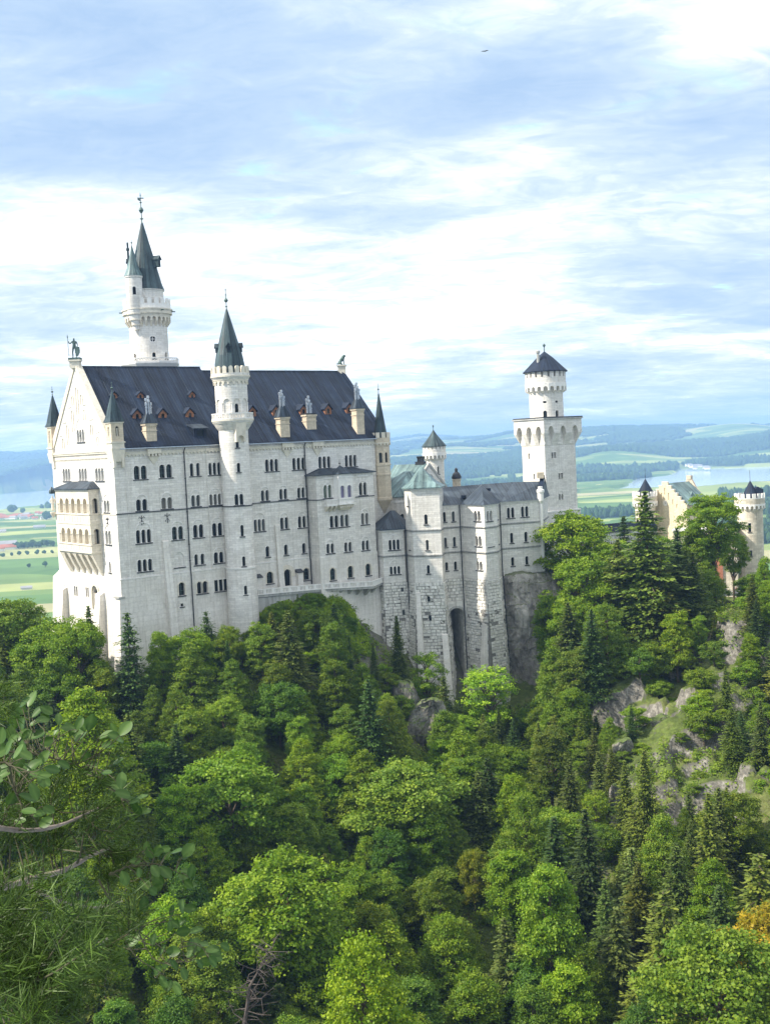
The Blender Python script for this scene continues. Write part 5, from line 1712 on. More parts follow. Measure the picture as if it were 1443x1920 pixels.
    g = G(); g.lathe(c, [(.32, -27.3), (.36, -26), (.36, -13.2), (.65, -12.6), (.65, -11.0), (.8, -10.9), (.8, -10.4), (.5, -10.2), (.5, -9.7)], 10); part('corner_turret', g, M['trim'], t)
    g = G(); g.box(lambda a_, b_, z: (33.0 + a_, 235.6 + b_, z), -.7, .7, -.4, .5, -8.2, -6.9); part('chimney', g, M['sand'], t)
    # terrace step to the right of the wing
    g = G(); g.prism([(32.6, 231.2), (44, 238), (44, 246), (33, 246)], -27.2, -26.2); g.prism([(32.4, 231.4), (43, 238.6), (43, 246), (33, 246)], -34, -27.21)
    part('terrace', g, M['concrete'], t)

    # hall behind with copper roof and grey gable
    ap = Vector((10.4, 252.0)); rd = Vector((-.8, .6)); gd = Vector((.6, .8))
    t = thing('gabled_hall', (8, 250, -28), 'hall with green copper roof and pale stone gable, seen behind the square tower', 'castle wing')
    def HB(a_, b_, z):
        p = ap + rd * a_ + gd * b_; return (p.x, p.y, z)
    g = G(); g.loft([[HB(k, -6.3, -30), HB(k, 6.3, -30), HB(k, 6.3, -10), HB(k, 0, -4.55), HB(k, -6.3, -10)] for k in (0, 9)]); part('wall', g, M['lime'], t)
    g = G(); g.loft([[HB(k, -6.9, -10.3), HB(k, -6.9, -10.1), HB(k, 0, -4.2), HB(k, 6.9, -10.1), HB(k, 6.9, -10.3), HB(k, 0, -4.5)] for k in (.3, 9.6)]); part('roof', g, M['copper'], t)
    g = G(); g.loft([[HB(k, -7, -10.6), HB(k, -7, -9.9), HB(k, 0, -3.95), HB(k, 7, -9.9), HB(k, 7, -10.6), HB(k, 0, -4.7)] for k in (-.15, .29)]); part('gable_coping', g, M['concrete'], t)
    g = G(); half_ring(g, lambda u, d, z: HB(-d, u, z), 0, -8.0, 1.3, 1.5, -.02, .08, 10, leg=1.5); part('gable_relief', g, M['concrete'], t)
    g = G()
    for k in range(4):
        p = HB(1.6 + k * .5, .2, 0); g.lathe(p, [(.2, -4.5), (.2, -2.9), (.3, -2.8), (.3, -2.5)], 8)
    g.box(HB, 1.2, 3.6, -.3, .7, -4.6, -3.7); part('chimney', g, M['iron'], t)
    # lower side wing towards the palace, copper roof
    t = thing('side_wing', (1, 240, -28), 'low side wing with green copper roof and yellowish chimney tucked behind the annex roof', 'castle wing')
    q = [(-3.5, 241.5), (2.5, 236.5), (8.5, 238.5), (4, 250), (-3, 250)]
    cu = G(); Bq = basis_from(q[1], q[2]); window(t, Bq, 1.2, .8, -16.4, -14.3, 1, cu); window(t, basis_from(q[0], q[1]), 5.6, .8, -16.4, -14.3, 1, cu)
    g = G(); g.prism(q, -30, -10.8); part('wall', g, M['lime'], t, cutters=cu)
    g = G(); g.prism(inset(q, -.2), -11.9, -11.5); g.prism(inset(q, -.12), -11.1, -10.85); part('cornice', g, M['trim'], t)
    qe = inset(q, -.5)
    g = G(); g.loft([[(x, y, -10.8) for x, y in qe], [(x, y, -10.6) for x, y in qe], [(x * .15 + 6.0 * .85, y * .2 + 246.0 * .8, -5.6) for x, y in qe]]); part('roof', g, M['copper'], t)
    g = G(); g.box(lambda a_, b_, z: (.0 + a_, 243 + b_, z), -1.4, 1.4, -1, 1, -10, -3.6); g.box(lambda a_, b_, z: (.0 + a_, 243 + b_, z), -1.6, 1.6, -1.2, 1.2, -3.9, -3.59)
    o = part('chimney', g, M['sand'], t)
    g = G(); g.box(lambda a_, b_, z: (-.4 + a_, 243 + b_, z), -.45, .45, -.4, .4, -3.58, -2.2); part('flue', g, M['iron'], o)
    # round turret behind the hall
    c = (12.45, 268.0); f = math.atan2(-c[1], -c[0]); cu = G()
    t = thing('round_tower', (c[0], c[1], -28), 'small round tower with dark pointed roof behind the gabled hall', 'tower')
    window(t, radial(c, f + .35, 2.2), 0, .35, -7.0, -5.2, 1, cu)
    g = G(); g.lathe(c, [(2.3, -30), (2.2, -5), (2.2, -3.6), (2.2, -2.0), (2.75, -1.95), (2.75, -.45), (1.5, -.4)], 36)
    for i in range(18):
        B = radial(c, f + (i + .5) * 2 * PI / 18, 2.75); cu.box(B, -.13, .13, -.4, .3, -1.15, -.3)
    part('wall', g, M['lime'], t, smooth=True, axis=(c[0], c[1], 2.3), cutters=cu)
    g = G(); round_frieze(g, c, 2.2, -1.95, 1.4, 18, .62, .6, .5); part('machicolation', g, M['trim'], t)
    g = G(); g.lathe(c, [(2.95, -.5), (2.95, -.35), (1.9, .95), (.9, 2.2), (.08, 3.5)], 28); part('spire', g, M['coppercone'], t)
    g = G(); g.lathe(c, [(.08, 3.4), (.06, 4.1), (.18, 4.25), (.18, 4.5), (.02, 4.7)], 8); part('finial', g, M['bronze'], t)
    # lantern-like round chimney
    c = (16.3, 250.0)
    t = thing('lantern_chimney', (c[0], c[1], -12), 'small round stone chimney with dark onion cap right of the gabled hall', 'chimney')
    g = G(); g.lathe(c, [(.9, -13), (.9, -8.3), (1.0, -8.2), (1.0, -7.9), (.8, -7.8)], 12); part('shaft', g, M['sand'], t, smooth=True)
    g = G(); g.lathe(c, [(1.1, -7.8), (1.1, -7.4), (.7, -6.6), (.35, -6.3), (.35, -5.7), (.1, -5.4)], 12); part('cap', g, M['iron'], t, smooth=True)


build_wings()


def build_square_keep():
    ang = PANG
    KF = frame(39.11, 270.0, ang)
    w, h = 10.76, 7.7
    t = thing('square_keep', KF(0, 0, -28), 'tall square keep with pointed niches carrying a round upper stage, right of the castle', 'tower')
    BR = lambda u, d, z: KF(u, -d, z); BLf = lambda u, d, z: KF(-d, u, z)
    cut, cn = G(), G()
    for s, ww, z0, z1, n in ((3.07, 1.2, -4.7, -3.3, 2), (5.24, 1.2, -9.85, -8.45, 2), (5.0, 1.2, -15.0, -13.5, 2)):
        window(t, BR, s, ww + .35, z0, z1, n, cut, (-12.6 if s == 5.0 else 0), 'rect' if z0 > -12 else 'arch', sill=False)
    for s, z in ((5.36, -4.7), (3.9, -9.7)):
        window(t, BLf, s, .45, z, z + 1.4, 1, cut, 0, 'rect', sill=False)
    g = G(); g.box(KF, 0, w, 0, h, -17.6, -1.6)
    part('wall', g, M['lime'], t, cutters=cut)
    cut2 = G(); BR2 = lambda u, d, z: KF(u, -.5 - d, z)
    window(t, BR2, 3.0, 1.4, -21.2, -18.9, 1, cut2)
    g = G(); g.box(KF, -.5, w + .5, -.5, h + .5, -34, -17.61); part('lower_wall', g, M['lime'], t, cutters=cut2)
    g = G(); g.box(KF, -.6, w + .6, -.6, h + .6, -17.8, -17.5); part('string_course', g, M['trim'], t)
    o = 1.25
    g = G(); g.loft([[KF(0, 0, -1.62), KF(w, 0, -1.62), KF(w, h, -1.62), KF(0, h, -1.62)], [KF(-o, -o, 1.4), KF(w + o, -o, 1.4), KF(w + o, h + o, 1.4), KF(-o, h + o, 1.4)],
                     [KF(-o, -o, 4.7), KF(w + o, -o, 4.7), KF(w + o, h + o, 4.7), KF(-o, h + o, 4.7)]])
    for u in (1.15, 5.35, 9.6):
        cn.slab(lambda a_, d, z: KF(a_, -o - d, z), arch_poly(u - 1.02, u + 1.02, -3.5, 3.1, pointed=True), .5, -1.15)
    for u in (.6, 3.85, 7.1):
        cn.slab(lambda a_, d, z: KF(-o - d, a_, z), arch_poly(u - .95, u + .95, -3.5, 3.1, pointed=True), .5, -1.15)
    part('machicolation', g, M['lime'], t, cutters=cn)
    g = G(); g.box(BR, 5.15, 5.55, -.2, -.02, 0, 1.5); part('slit', g, M['glass'], t)
    g = G(); g.box(KF, -o - .3, w + o + .3, -o - .3, h + o + .3, 4.71, 5.0); part('platform', g, M['concrete'], t)
    g = G()
    g.box(KF, -o - .2, w + o + .2, -o - .2, -o, 5.0, 5.3); g.box(KF, -o - .2, -o, -o, h + o, 5.0, 5.3); g.box(KF, w + o, w + o + .2, -o, h + o, 5.0, 5.3)
    part('parapet', g, M['sill'], t)
    c = (40.9, 276.3); f = math.atan2(-c[1], -c[0]); cu = G()
    rt = G(); rt.lathe(c, [(4.15, 4.9), (4.1, 11.4), (4.1, 13.35), (4.95, 13.4), (4.95, 16.4), (3, 16.4)], 44)
    for a in (f - .0, f + .75):
        window(t, radial(c, a - .1, 4.1), 0, .9, 5.3, 6.9, 1, cu, sill=False); window(t, radial(c, a - .1, 4.1), 0, .8, 8.7, 9.2, 1, cu, 0, 'rect', sill=False)
    for i in range(20):
        B = radial(c, f + (i + .5) * 2 * PI / 20, 4.95); cu.box(B, -.26, .26, -.9, .3, 15.0, 16.6)
    part('round_stage', rt, M['lime'], t, smooth=True, axis=(c[0], c[1], 4.2), cutters=cu)
    g = G(); round_frieze(g, c, 4.2, 13.4, 1.7, 20, .85, .62, .5); g.ring(c, 4.5, 5.08, 13.4, 13.6, 44); part('machicolation', g, M['trim'], t)
    g = G(); g.lathe(c, [(5.45, 16.3), (5.45, 16.5), (4.3, 17.6), (2.1, 19.8), (.15, 21.4)], 32); part('roof', g, M['slate'], t)
    g = G(); g.lathe(c, [(.12, 21.2), (.1, 22.5), (.36, 22.8), (.36, 23.05), (.1, 23.3), (.05, 23.4)], 10); part('finial', g, M['bronze'], t)
    c2 = (c[0] - 1.9, c[1] - 2.2); g = G(); g.lathe(c2, [(.36, 17), (.36, 20.9), (.55, 21), (.55, 21.5), (.4, 21.6)], 10); part('chimney', g, M['concrete'], t)


build_square_keep()


def build_gate():
    # covered curtain wall
    t = thing('curtain_wall', (58, 287, -40), 'low stone curtain wall under a long dark roof, behind the trees left of the gatehouse', 'wall')
    B = basis_from((47, 279), (70, 289))
    g = G(); g.box(B, 0, B.length, -2.5, 0, -44, -24.4); part('wall', g, M['lime'], t)
    g = G(); g.slab(lambda a, u, z: B(u, -a, z), [(-.5, -24.4), (1.25, -22.3), (3.0, -24.4)], 0, B.length); part('roof', g, M['slate'], t)
    g = G(); frieze(g, B, .3, B.length - .3, -24.7, .7, .8, .2); part('frieze', g, M['trim'], t)

    def gate_tower(c, R, zc, zb, zap, rr, label, wins):
        f = math.atan2(-c[1], -c[0]); cu = G()
        t = thing('gate_tower', (c[0], c[1], zb), label, 'tower', 'crenellated round towers of the gatehouse')
        for a, w_, z0, z1 in wins:
            window(t, radial(c, f + a, R - .02), 0, w_, z0, z1, 1, cu, 0, 'rect')
        g = G(); g.lathe(c, [(R + .3, zb), (R, zb + 8), (R, zc - 4.4), (R, zc - 2.95), (R + .65, zc - 2.9), (R + .65, zc - 1.4), (R - .1, zc - 1.4)], 40)
        part('wall', g, M['sandlime'], t, smooth=True, axis=(c[0], c[1], R), cutters=cu)
        g = G(); round_frieze(g, c, R - .05, zc - 2.9, 1.3, 20, .72, .6, .5); part('machicolation', g, M['trim'], t)
        g = G(); g.ring(c, R + .3, R + .66, zc - 1.41, zc - 1.2, 40); merlons(g, c, R + .66, zc - 1.2, zc, 16, .62, .38); part('battlement', g, M['trim'], t)
        c2 = (c[0] + .3, c[1])
        g = G(); g.ring(c2, .3, rr * .9, zc - 1.4, zc - .9, 20); g.lathe(c2, [(rr, zc - .9), (rr, zc - .8), (.08, zap)], 20); part('spire', g, M['slate'], t)
        g = G(); g.lathe(c2, [(.07, zap - .1), (.05, zap + 3)], 6); part('flagpole', g, M['iron'], t)
        return t, c
    M['sandlime'] = stone('cream limestone', (0.66, 0.59, 0.47), 1.3, 0.6, 0.012, 0.2, 0.25)
    t, c = gate_tower((101.9, 312.5), 3.45, -17.9, -44, -14.4, 2.3, 'thick round crenellated tower with small dark cone roof at the far right of the castle', [(-.05, .75, -28.5, -26.0), (-.02, .75, -35.3, -33.6)])
    g = G(); g.slab(lambda u, d, z: (c[0] + 2.4 + u, c[1] - 1 - d, z), [(-1, -19.4), (1.2, -19.4), (1.2, -16.9), (-.3, -16.1), (-1, -16.9)], 0, -2); part('roof_hut', g, M['slate'], t)
    gate_tower((77.0, 331.0), 2.95, -16.9, -48, -13.2, 2.6, 'slimmer round crenellated tower with dark cone roof beside the yellow stepped gable', [(.2, .7, -24, -22.5)])
    # gatehouse with stepped yellow gable
    t = thing('gatehouse', (86, 330, -44), 'yellow brick gatehouse with stepped gables and a green sheet roof', 'gatehouse')
    ap = Vector((82.9, 330.0)); gd = Vector((.6, -.8)); rd = Vector((.8, .6))
    def HB(a_, b_, z):
        p = ap + gd * b_ + rd * a_; return (p.x, p.y, z)
    g = G(); g.loft([[HB(k, -7.4, -46), HB(k, 7.4, -46), HB(k, 7.4, -21.0), HB(k, 0, -15.2), HB(k, -7.4, -21.0)] for k in (0, 11.4)]); part('wall', g, M['yellow'], t)
    cu = G(); BG = lambda u, d, z: HB(-.25 - d, u, z)
    for u, z0, z1, w_ in ((-.0, -18.2, -16.0, .5), (-1.3, -19.6, -17.6, .45), (1.3, -19.6, -17.6, .45), (-2.8, -21, -19.4, .45), (2.8, -21, -19.4, .45), (4.2, -22, -20.8, .45)):
        cu.slab(BG, arch_poly(u - w_ / 2, u + w_ / 2, z0, z1), .5, -.2)
    g = G()
    steps = [(-6.4, -46)]
    for k in range(7):
        steps += [(-6.4 + k * .9, -21.2 + k * 1.02), (-5.5 + k * .9, -21.2 + k * 1.02)] if k else [(-6.4, -21.2), (-5.5, -21.2)]
    steps = [(-7.7, -46)]
    for k in range(7):
        zz = -20.9 + k * 1.08
        steps += [(-7.7 + k * 1.1, zz), (-7.7 + (k + 1) * 1.1, zz)]
    full = steps + [(-u, z) for u, z in reversed(steps)]
    out = []
    for p in full:
        if not out or math.dist(out[-1], p) > 1e-4:
            out.append(p)
    g.slab(BG, out, 0, -.6)
    part('stepped_gable', g, M['yellow'], t, cutters=cu)
    g = G()
    for k in range(7):
        zz = -20.9 + k * 1.08
        for sg in (-1, 1):
            u0 = -7.7 + k * 1.1
            g.box(BG, sg * (u0 - .08), sg * (u0 + (1.08 if k < 6 else 1.1)), .1, -.7, zz + .002 + (.003 if sg > 0 else 0), zz + .16)
    part('gable_coping', g, M['trim'], t)
    g = G(); half_ring(g, BG, .0, -20.6, .62, .85, -.02, .1, 12); g.slab(BG, [(.85 * math.cos(i * PI / 8), -20.6 + .85 * math.sin(i * PI / 8)) for i in range(16)], .0, .05)
    o = part('clock', g, M['trim'], t)
    g = G(); g.slab(BG, [(.12 * math.cos(i * PI / 4), -20.6 + .12 * math.sin(i * PI / 4)) for i in range(8)], .06, .09); g.box(BG, -.04, .04, .06, .09, -20.6, -20.0); g.box(BG, .0, .45, .06, .09, -20.64, -20.56)
    part('clock_hand', g, M['iron'], o)
    g = G(); g.loft([[HB(k, -8.1, -21.3), HB(k, -8.1, -21.1), HB(k, 0, -14.75), HB(k, 8.1, -21.1), HB(k, 8.1, -21.3), HB(k, 0, -15.1)] for k in (.4, 11.0)]); part('roof', g, M['copper'], t)
    g = G(); g.loft([[HB(k, -6.4, -21.2), HB(k, -5.2, -19.4), HB(k, -2.6, -17.0), HB(k, -.9, -14.2), HB(k, .9, -14.2), HB(k, 2.6, -17.0), HB(k, 5.2, -19.4), HB(k, 6.4, -21.2)] for k in (11.01, 11.7)]); part('rear_gable', g, M['sand'], t)
    g = G(); g.box(HB, 10.8, 11.8, -.8, .8, -14.2, -13.0); part('chimney', g, M['sand'], t)
    g = G(); g.loft([[HB(a, 4.6, -20.2), HB(a, 4.6, -18.6), HB(a, 2.4, -17.2)] for a in (5.4, 6.8)]); o = part('dormer', g, M['iron'], t)
    g = G(); g.loft([[HB(5.1, 5.0, -18.9), HB(6.1, 5.0, -17.6), HB(7.1, 5.0, -18.9)], [HB(5.1, 2.0, -18.7), HB(6.1, 2.0, -17.4), HB(7.1, 2.0, -18.7)]]); part('dormer_roof', g, M['copper'], o)
    # front building with red brick pier below the trees
    t = thing('gate_wall', (92, 305, -44), 'sunlit pale wall with a red brick pier behind the visitors platform', 'wall')
    B = basis_from((80, 312), (97, 305.5)); cu = G()
    for u, w_, z0, z1 in ((7, 1.2, -41, -38.5), (4, .9, -34, -32.4), (8.3, .9, -34, -32.4)):
        window(t, B, u, w_, z0, z1, 1, cu)
    g = G(); g.box(B, 0, 17, -7, 0, -46, -27.5); part('wall', g, M['sandlime'], t, cutters=cu)
    g = G(); g.box(B, 11, 13.2, -.1, .5, -46, -27.0); part('brick_pier', g, M['red'], t)
    g = G(); g.box(B, -.2, 17.2, -7.2, .25, -27.49, -27.1); part('coping', g, M['trim'], t)


build_gate()


# ================================================================== ROCK
def displaced(name, fn, nu, nv, mat, amp, scale, label=None, cat=None, kind=None, seed=0, loc=None):
    """rock face: fn(u,v) -> point, pushed in and out by noise"""
    g = G(); P = []
    for j in range(nv + 1):
        for i in range(nu + 1):
            p = Vector(fn(i / nu, j / nv))
            q = p * scale + Vector((seed * 7.1, seed * 3.3, 0)); q.z *= .55
            n = Vector((mnoise.noise(q), mnoise.noise(q + Vector((31, 0, 0))) - .2, mnoise.noise(q + Vector((0, 57, 0))) * .4)) * amp
            r = mnoise.ridged_multi_fractal(q * 1.7, 0.9, 2.1, 7, 1.0, 2.0) * amp * .30
            q2 = p * .9; c_ = mnoise.cell(Vector((q2.x, q2.y, q2.z * .5)))
            P.append(p + n + Vector((0, -r - c_ * .25, (mnoise.noise(p * 1.3)) * .3)))
    F_ = []
    for j in range(nv):
        for i in range(nu):
            a = j * (nu + 1) + i
            F_.append((a, a + 1, a + nu + 2, a + nu + 1))
    g.add(P, F_)
    o = part(name, g, mat, None, loc=loc or (P[0].x, P[0].y, P[0].z))
    return tag(o, label, cat, None, kind)


def cliff(u, v):
    # v: 0 top back, .15 top edge, 1 foot; u: left to right, wrapping round the left side
    L = [(23.6, 236), (23.7, 229.6), (25.5, 228.3), (29, 228.6), (33, 230.2), (37, 233.5), (41, 240)]
    k = u * (len(L) - 1); i = min(int(k), len(L) - 2); fr_ = k - i
    x = L[i][0] + (L[i + 1][0] - L[i][0]) * fr_; y = L[i][1] + (L[i + 1][1] - L[i][1]) * fr_
    if v < .12:
        w = v / .12; w = max(w, .02); return (x * w + 31 * (1 - w), y * w + 240 * (1 - w), -27.3)
    w = (v - .12) / .88
    out = 1.6 * w + 1.2 * math.sin(w * 5 + u * 4) * w
    return (x + (u - .5) * 5 * w, y - out * 1.3 - (3.0 * w * u), -27.6 - 30 * w)


displaced('cliff', cliff, 190, 210, M['rock'], 2.3, .17, kind='structure', seed=2)


def outcrop(px, depth, zc, w, h, dp, seed, mat='palerock'):
    x = px * depth
    def fn(u, v):
        a = u * PI * 1.3 - .15 * PI
        rr = max(.02, math.cos(v * PI / 2)) ** .55
        return (x - math.cos(a) * w / 2 * rr, depth - math.sin(a) * dp / 2 * rr + dp * .3, zc - h * .7 + h * 1.2 * math.sin(v * PI / 2) ** .8)
    o = displaced('rock_outcrop', fn, 90, 80, M[mat], min(w, h) * .24, .30, seed=seed, kind='structure')
    return o


for i, a in enumerate([(.250, 206, -44.0, 11, 11, 8), (.222, 200, -47.5, 6, 10, 5), (.185, 207, -47.5, 8, 6, 6), (.030, 198, -50, 7, 10, 6), (.045, 190, -55, 4.5, 9, 5),
                       (.33, 172, -51, 11, 7, 7), (.205, 178, -53, 5, 9, 5), (.275, 180, -51, 7, 5, 5), (.235, 186, -50, 9, 5, 6), (.27, 150, -60, 3, 3, 3), (.345, 205, -42, 6, 5, 4), (.2, 168, -57, 3.5, 8, 4), (.01, 205, -46, 5, 6, 4)]):
    outcrop(*a, seed=i + 3)


# ================================================================== TREES
def quad_mesh(name, centers, normals, ups, w, h, tint, fold=0.0):
    """n leaf-shaped quads: one mesh"""
    n = len(centers)
    N = normals / np.linalg.norm(normals, axis=1, keepdims=True)
    U = ups - N * (ups * N).sum(1, keepdims=True); U /= np.maximum(np.linalg.norm(U, axis=1, keepdims=True), 1e-6)
    S = np.cross(N, U)
    w = np.broadcast_to(w, (n,))[:, None]; h = np.broadcast_to(h, (n,))[:, None]
    v = np.stack([centers - U * h * .5, centers + S * w * .5 + N * w * fold - U * h * .08, centers + U * h * .5, centers - S * w * .5 + N * w * fold - U * h * .08], 1).reshape(-1, 3)
    me = D.meshes.new(name)
    me.vertices.add(n * 4); me.vertices.foreach_set('co', v.astype(np.float32).ravel())
    me.loops.add(n * 4); me.loops.foreach_set('vertex_index', np.arange(n * 4, dtype=np.int32))
    me.polygons.add(n); me.polygons.foreach_set('loop_start', np.arange(0, n * 4, 4, dtype=np.int32))
    me.update(calc_edges=True)
    a = me.attributes.new('tint', 'FLOAT', 'POINT'); a.data.foreach_set('value', np.repeat(tint, 4).astype(np.float32))
    return me


def unit(n):
    v = rng.normal(size=(n, 3)); return v / np.linalg.norm(v, axis=1, keepdims=True)


def broad_proto(H, Rw, nl, nq, shape='round', leaf=.42, seed=0, sparse=0.0):
    nq = int(nq * 1.75); leaf = leaf * .74; nl = int(nl * 1.5)
    """deciduous crown from many small leaf sprays set on irregular lobes; base of trunk at origin"""
    r = random.Random(seed)
    lobes = []
    cz = H * .56; rz = H * .43
    if shape == 'high':
        cz = H * .72; rz = H * .29
    for i in range(nl):
        k = (i + .5) / nl
        zz = 1 - 2 * k
        a = i * 2.39996 + r.uniform(-.4, .4)
        if shape == 'cone':
            zf = k; rad = Rw * (1 - zf) ** .75 * .80 + .15; z = H * .16 + H * .80 * zf; lr = Rw * (.40 - .24 * zf) * r.uniform(.8, 1.2)
            lobes.append((rad * math.cos(a), rad * math.sin(a), z, lr, lr * .75))
            continue
        q = math.sqrt(max(0, 1 - zz * zz))
        rr = Rw * .68 * q * r.uniform(.8, 1.12); z = cz + rz * .76 * zz * r.uniform(.82, 1.12)
        if shape == 'tall':
            rr *= .8
        lr = Rw * r.uniform(.15, .36)
        if r.random() < .22:
            rr *= 1.2; z += r.uniform(-.08, .10) * H
        lobes.append((rr * math.cos(a), rr * math.sin(a), z, lr, lr * r.uniform(.75, 1.05)))
    L = np.array(lobes)
    # sprays: sub-clusters on each lobe surface, leaves around each spray
    ns = int(nq / 26)
    pick = rng.choice(len(L), ns, p=(L[:, 3] ** 2) / (L[:, 3] ** 2).sum())
    d = unit(ns); d[:, 2] = np.where(d[:, 2] < -.35, -d[:, 2] * .5, d[:, 2])
    c = L[pick, :3] + d * np.stack([L[pick, 3], L[pick, 3], L[pick, 4]], 1) * rng.uniform(.72, 1.12, (ns, 1))
    if sparse:
        keep = rng.random(ns) > sparse; c, d = c[keep], d[keep]; ns = len(c)
    m = 26
    lc = np.repeat(c, m, 0) + rng.normal(size=(ns * m, 3)) * np.array([leaf * 1.05, leaf * 1.05, leaf * .55])
    nrm = np.repeat(d, m, 0) * .55 + unit(ns * m) * .75 + np.array([0, 0, .45])
    tint = np.clip(np.repeat(rng.random(ns) ** 1.4, m) * .75 + rng.random(ns * m) * .25, 0, 1)
    crown = quad_mesh('crown', lc, nrm, unit(ns * m), leaf * rng.uniform(.55, .9, ns * m), leaf * rng.uniform(.7, 1.25, ns * m), tint)
    crown.materials.append(M['broad'])
    g = G()
    tr = max(.10, H * .016)
    g.tube([(0, 0, -2), (0, 0, 0), (r.uniform(-.2, .2), r.uniform(-.2, .2), H * .3), (0, 0, H * .55), (0, 0, H * .86)], [tr * 1.5, tr * 1.2, tr, tr * .65, tr * .2], 7)
    for l in lobes[::2] if not sparse else lobes:
        z0 = max(H * .2, l[2] - H * .22)
        g.tube([(0, 0, z0), (l[0] * .45, l[1] * .45, (z0 + l[2]) / 2 + .3), (l[0], l[1], l[2])], [tr * .5, tr * .3, tr * .08], 5)
    trunk = g.mesh('trunk'); trunk.materials.append(M['bark'])
    return crown, trunk


def spruce_proto(H, Rw, seed=0, dens=1.0, droop=.25, spray=.62):
    Rw *= 1.32; dens *= 1.35
    r = random.Random(seed); rr = np.random.default_rng(seed)
    C_, N_, U_, T_, W_, H_ = [], [], [], [], [], []
    g = G(); tr = H * .013
    g.tube([(0, 0, -3), (0, 0, 0), (0, 0, H * .5), (0, 0, H * .98)], [tr * 1.3, tr * 1.1, tr * .6, tr * .1], 7)
    levels = int(H * 2.1)
    for k in range(levels):
        f = (k + r.random() * .5) / levels
        if f < .06:
            continue
        z = H * f
        Lb = Rw * ((1 - f) ** .82) * r.uniform(.68, 1.15) + .22
        nb = max(4, int(8 * dens * (1 - f * .35)))
        a0 = r.random() * 6.28
        for b in range(nb):
            a = a0 + b * 2 * PI / nb + r.uniform(-.35, .35)
            L_ = Lb * r.uniform(.6, 1.18)
            dr = droop * r.uniform(.6, 1.5) * (1 - f) + .03
            n = max(4, int(L_ * 6.5 * dens))
            t = np.linspace(.12, 1.0, n)
            x = L_ * t; zz = z - dr * L_ * (t ** 1.3) + .16 * L_ * np.maximum(t - .7, 0)
            ca, sa = math.cos(a), math.sin(a)
            side = rr.uniform(-1, 1, n) * (1 - t * .72) * L_ * .42
            px = x * ca - side * sa; py = x * sa + side * ca
            C_.append(np.stack([px, py, zz + rr.uniform(-.16, .08, n)], 1))
            N_.append(np.stack([rr.normal(0, .35, n), rr.normal(0, .35, n), np.ones(n)], 1))
            dirv = np.stack([ca - side / L_ * sa * 1.6, sa + side / L_ * ca * 1.6, np.full(n, -dr - .3)], 1)
            U_.append(dirv); T_.append(np.full(n, r.random()) * .6 + t * .35)
            W_.append(spray * rr.uniform(.36, .62, n)); H_.append(spray * rr.uniform(.8, 1.35, n) * (1.0 - .3 * f))
            # hanging secondary sprays
            m_ = n // 2
            C_.append(C_[-1][:m_] + np.array([0, 0, -.2])); N_.append(rr.normal(size=(m_, 3)) * np.array([1, 1, .2])); U_.append(np.tile([0.1, 0, -1.0], (m_, 1)))
            T_.append(np.full(m_, r.random() * .4)); W_.append(spray * rr.uniform(.3, .5, m_)); H_.append(spray * rr.uniform(.6, 1.0, m_))
            if b % 2 == 0 and k % 2 == 0:
                g.tube([(0, 0, z), (L_ * .5 * ca, L_ * .5 * sa, z - dr * L_ * .4), (L_ * .9 * ca, L_ * .9 * sa, z - dr * L_ * .85)], [tr * .22, tr * .14, .01], 4)
    C_, N_, U_, T_, W_, H_ = map(np.concatenate, (C_, N_, U_, T_, W_, H_))
    crown = quad_mesh('crown', C_, N_, U_, W_, H_, np.clip(T_, 0, 1)); crown.materials.append(M['needle'])
    trunk = g.mesh('trunk'); trunk.materials.append(M['bark'])
    return crown, trunk


PR = {
    'round': [(13, *broad_proto(13, 5.2, 26, 15000, 'round', .40, 1)), (13, *broad_proto(13, 5.0, 30, 15000, 'round', .36, 2)), (13, *broad_proto(13, 5.6, 22, 15000, 'round', .44, 3))],
    'tall': [(17, *broad_proto(17, 4.7, 34, 17000, 'tall', .40, 4)), (17, *broad_proto(17, 4.4, 38, 16000, 'tall', .38, 5))],
    'beech': [(24, *broad_proto(24, 6.0, 34, 19000, 'high', .42, 24)), (24, *broad_proto(24, 5.4, 30, 17000, 'high', .42, 25))],
    'cone': [(15, *broad_proto(15, 5.2, 46, 20000, 'cone', .34, 6)), (15, *broad_proto(15, 4.4, 40, 16000, 'cone', .38, 16))],
    'thin': [(13, *broad_proto(13, 4.0, 20, 9000, 'tall', .34, 7, .35)), (13, *broad_proto(13, 3.4, 16, 8000, 'tall', .32, 8, .4))],
    'spruce': [(22, *spruce_proto(22, 3.7, 1)), (22, *spruce_proto(22, 3.3, 2)), (22, *spruce_proto(22, 4.3, 3, 1.0, .35))],
    'fir': [(12, *spruce_proto(12, 2.3, 4, 1.1, .1, .42)), (12, *spruce_proto(12, 2.6, 5, 1.1, .15, .42))],
    'bush': [(4, *broad_proto(4, 2.3, 12, 5200, 'round', .26, 9)), (4, *broad_proto(4, 2.0, 10, 5000, 'round', .24, 10))],
}
USED = set()
NAME = {'beech': 'beech_tree', 'round': 'broadleaf_tree', 'tall': 'broadleaf_tree', 'cone': 'broadleaf_tree', 'thin': 'slender_tree', 'spruce': 'spruce_tree', 'fir': 'fir_tree', 'bush': 'bush'}
CAT = {'beech': 'tree', 'round': 'tree', 'tall': 'tree', 'cone': 'tree', 'thin': 'tree', 'spruce': 'spruce', 'fir': 'fir tree', 'bush': 'bush'}


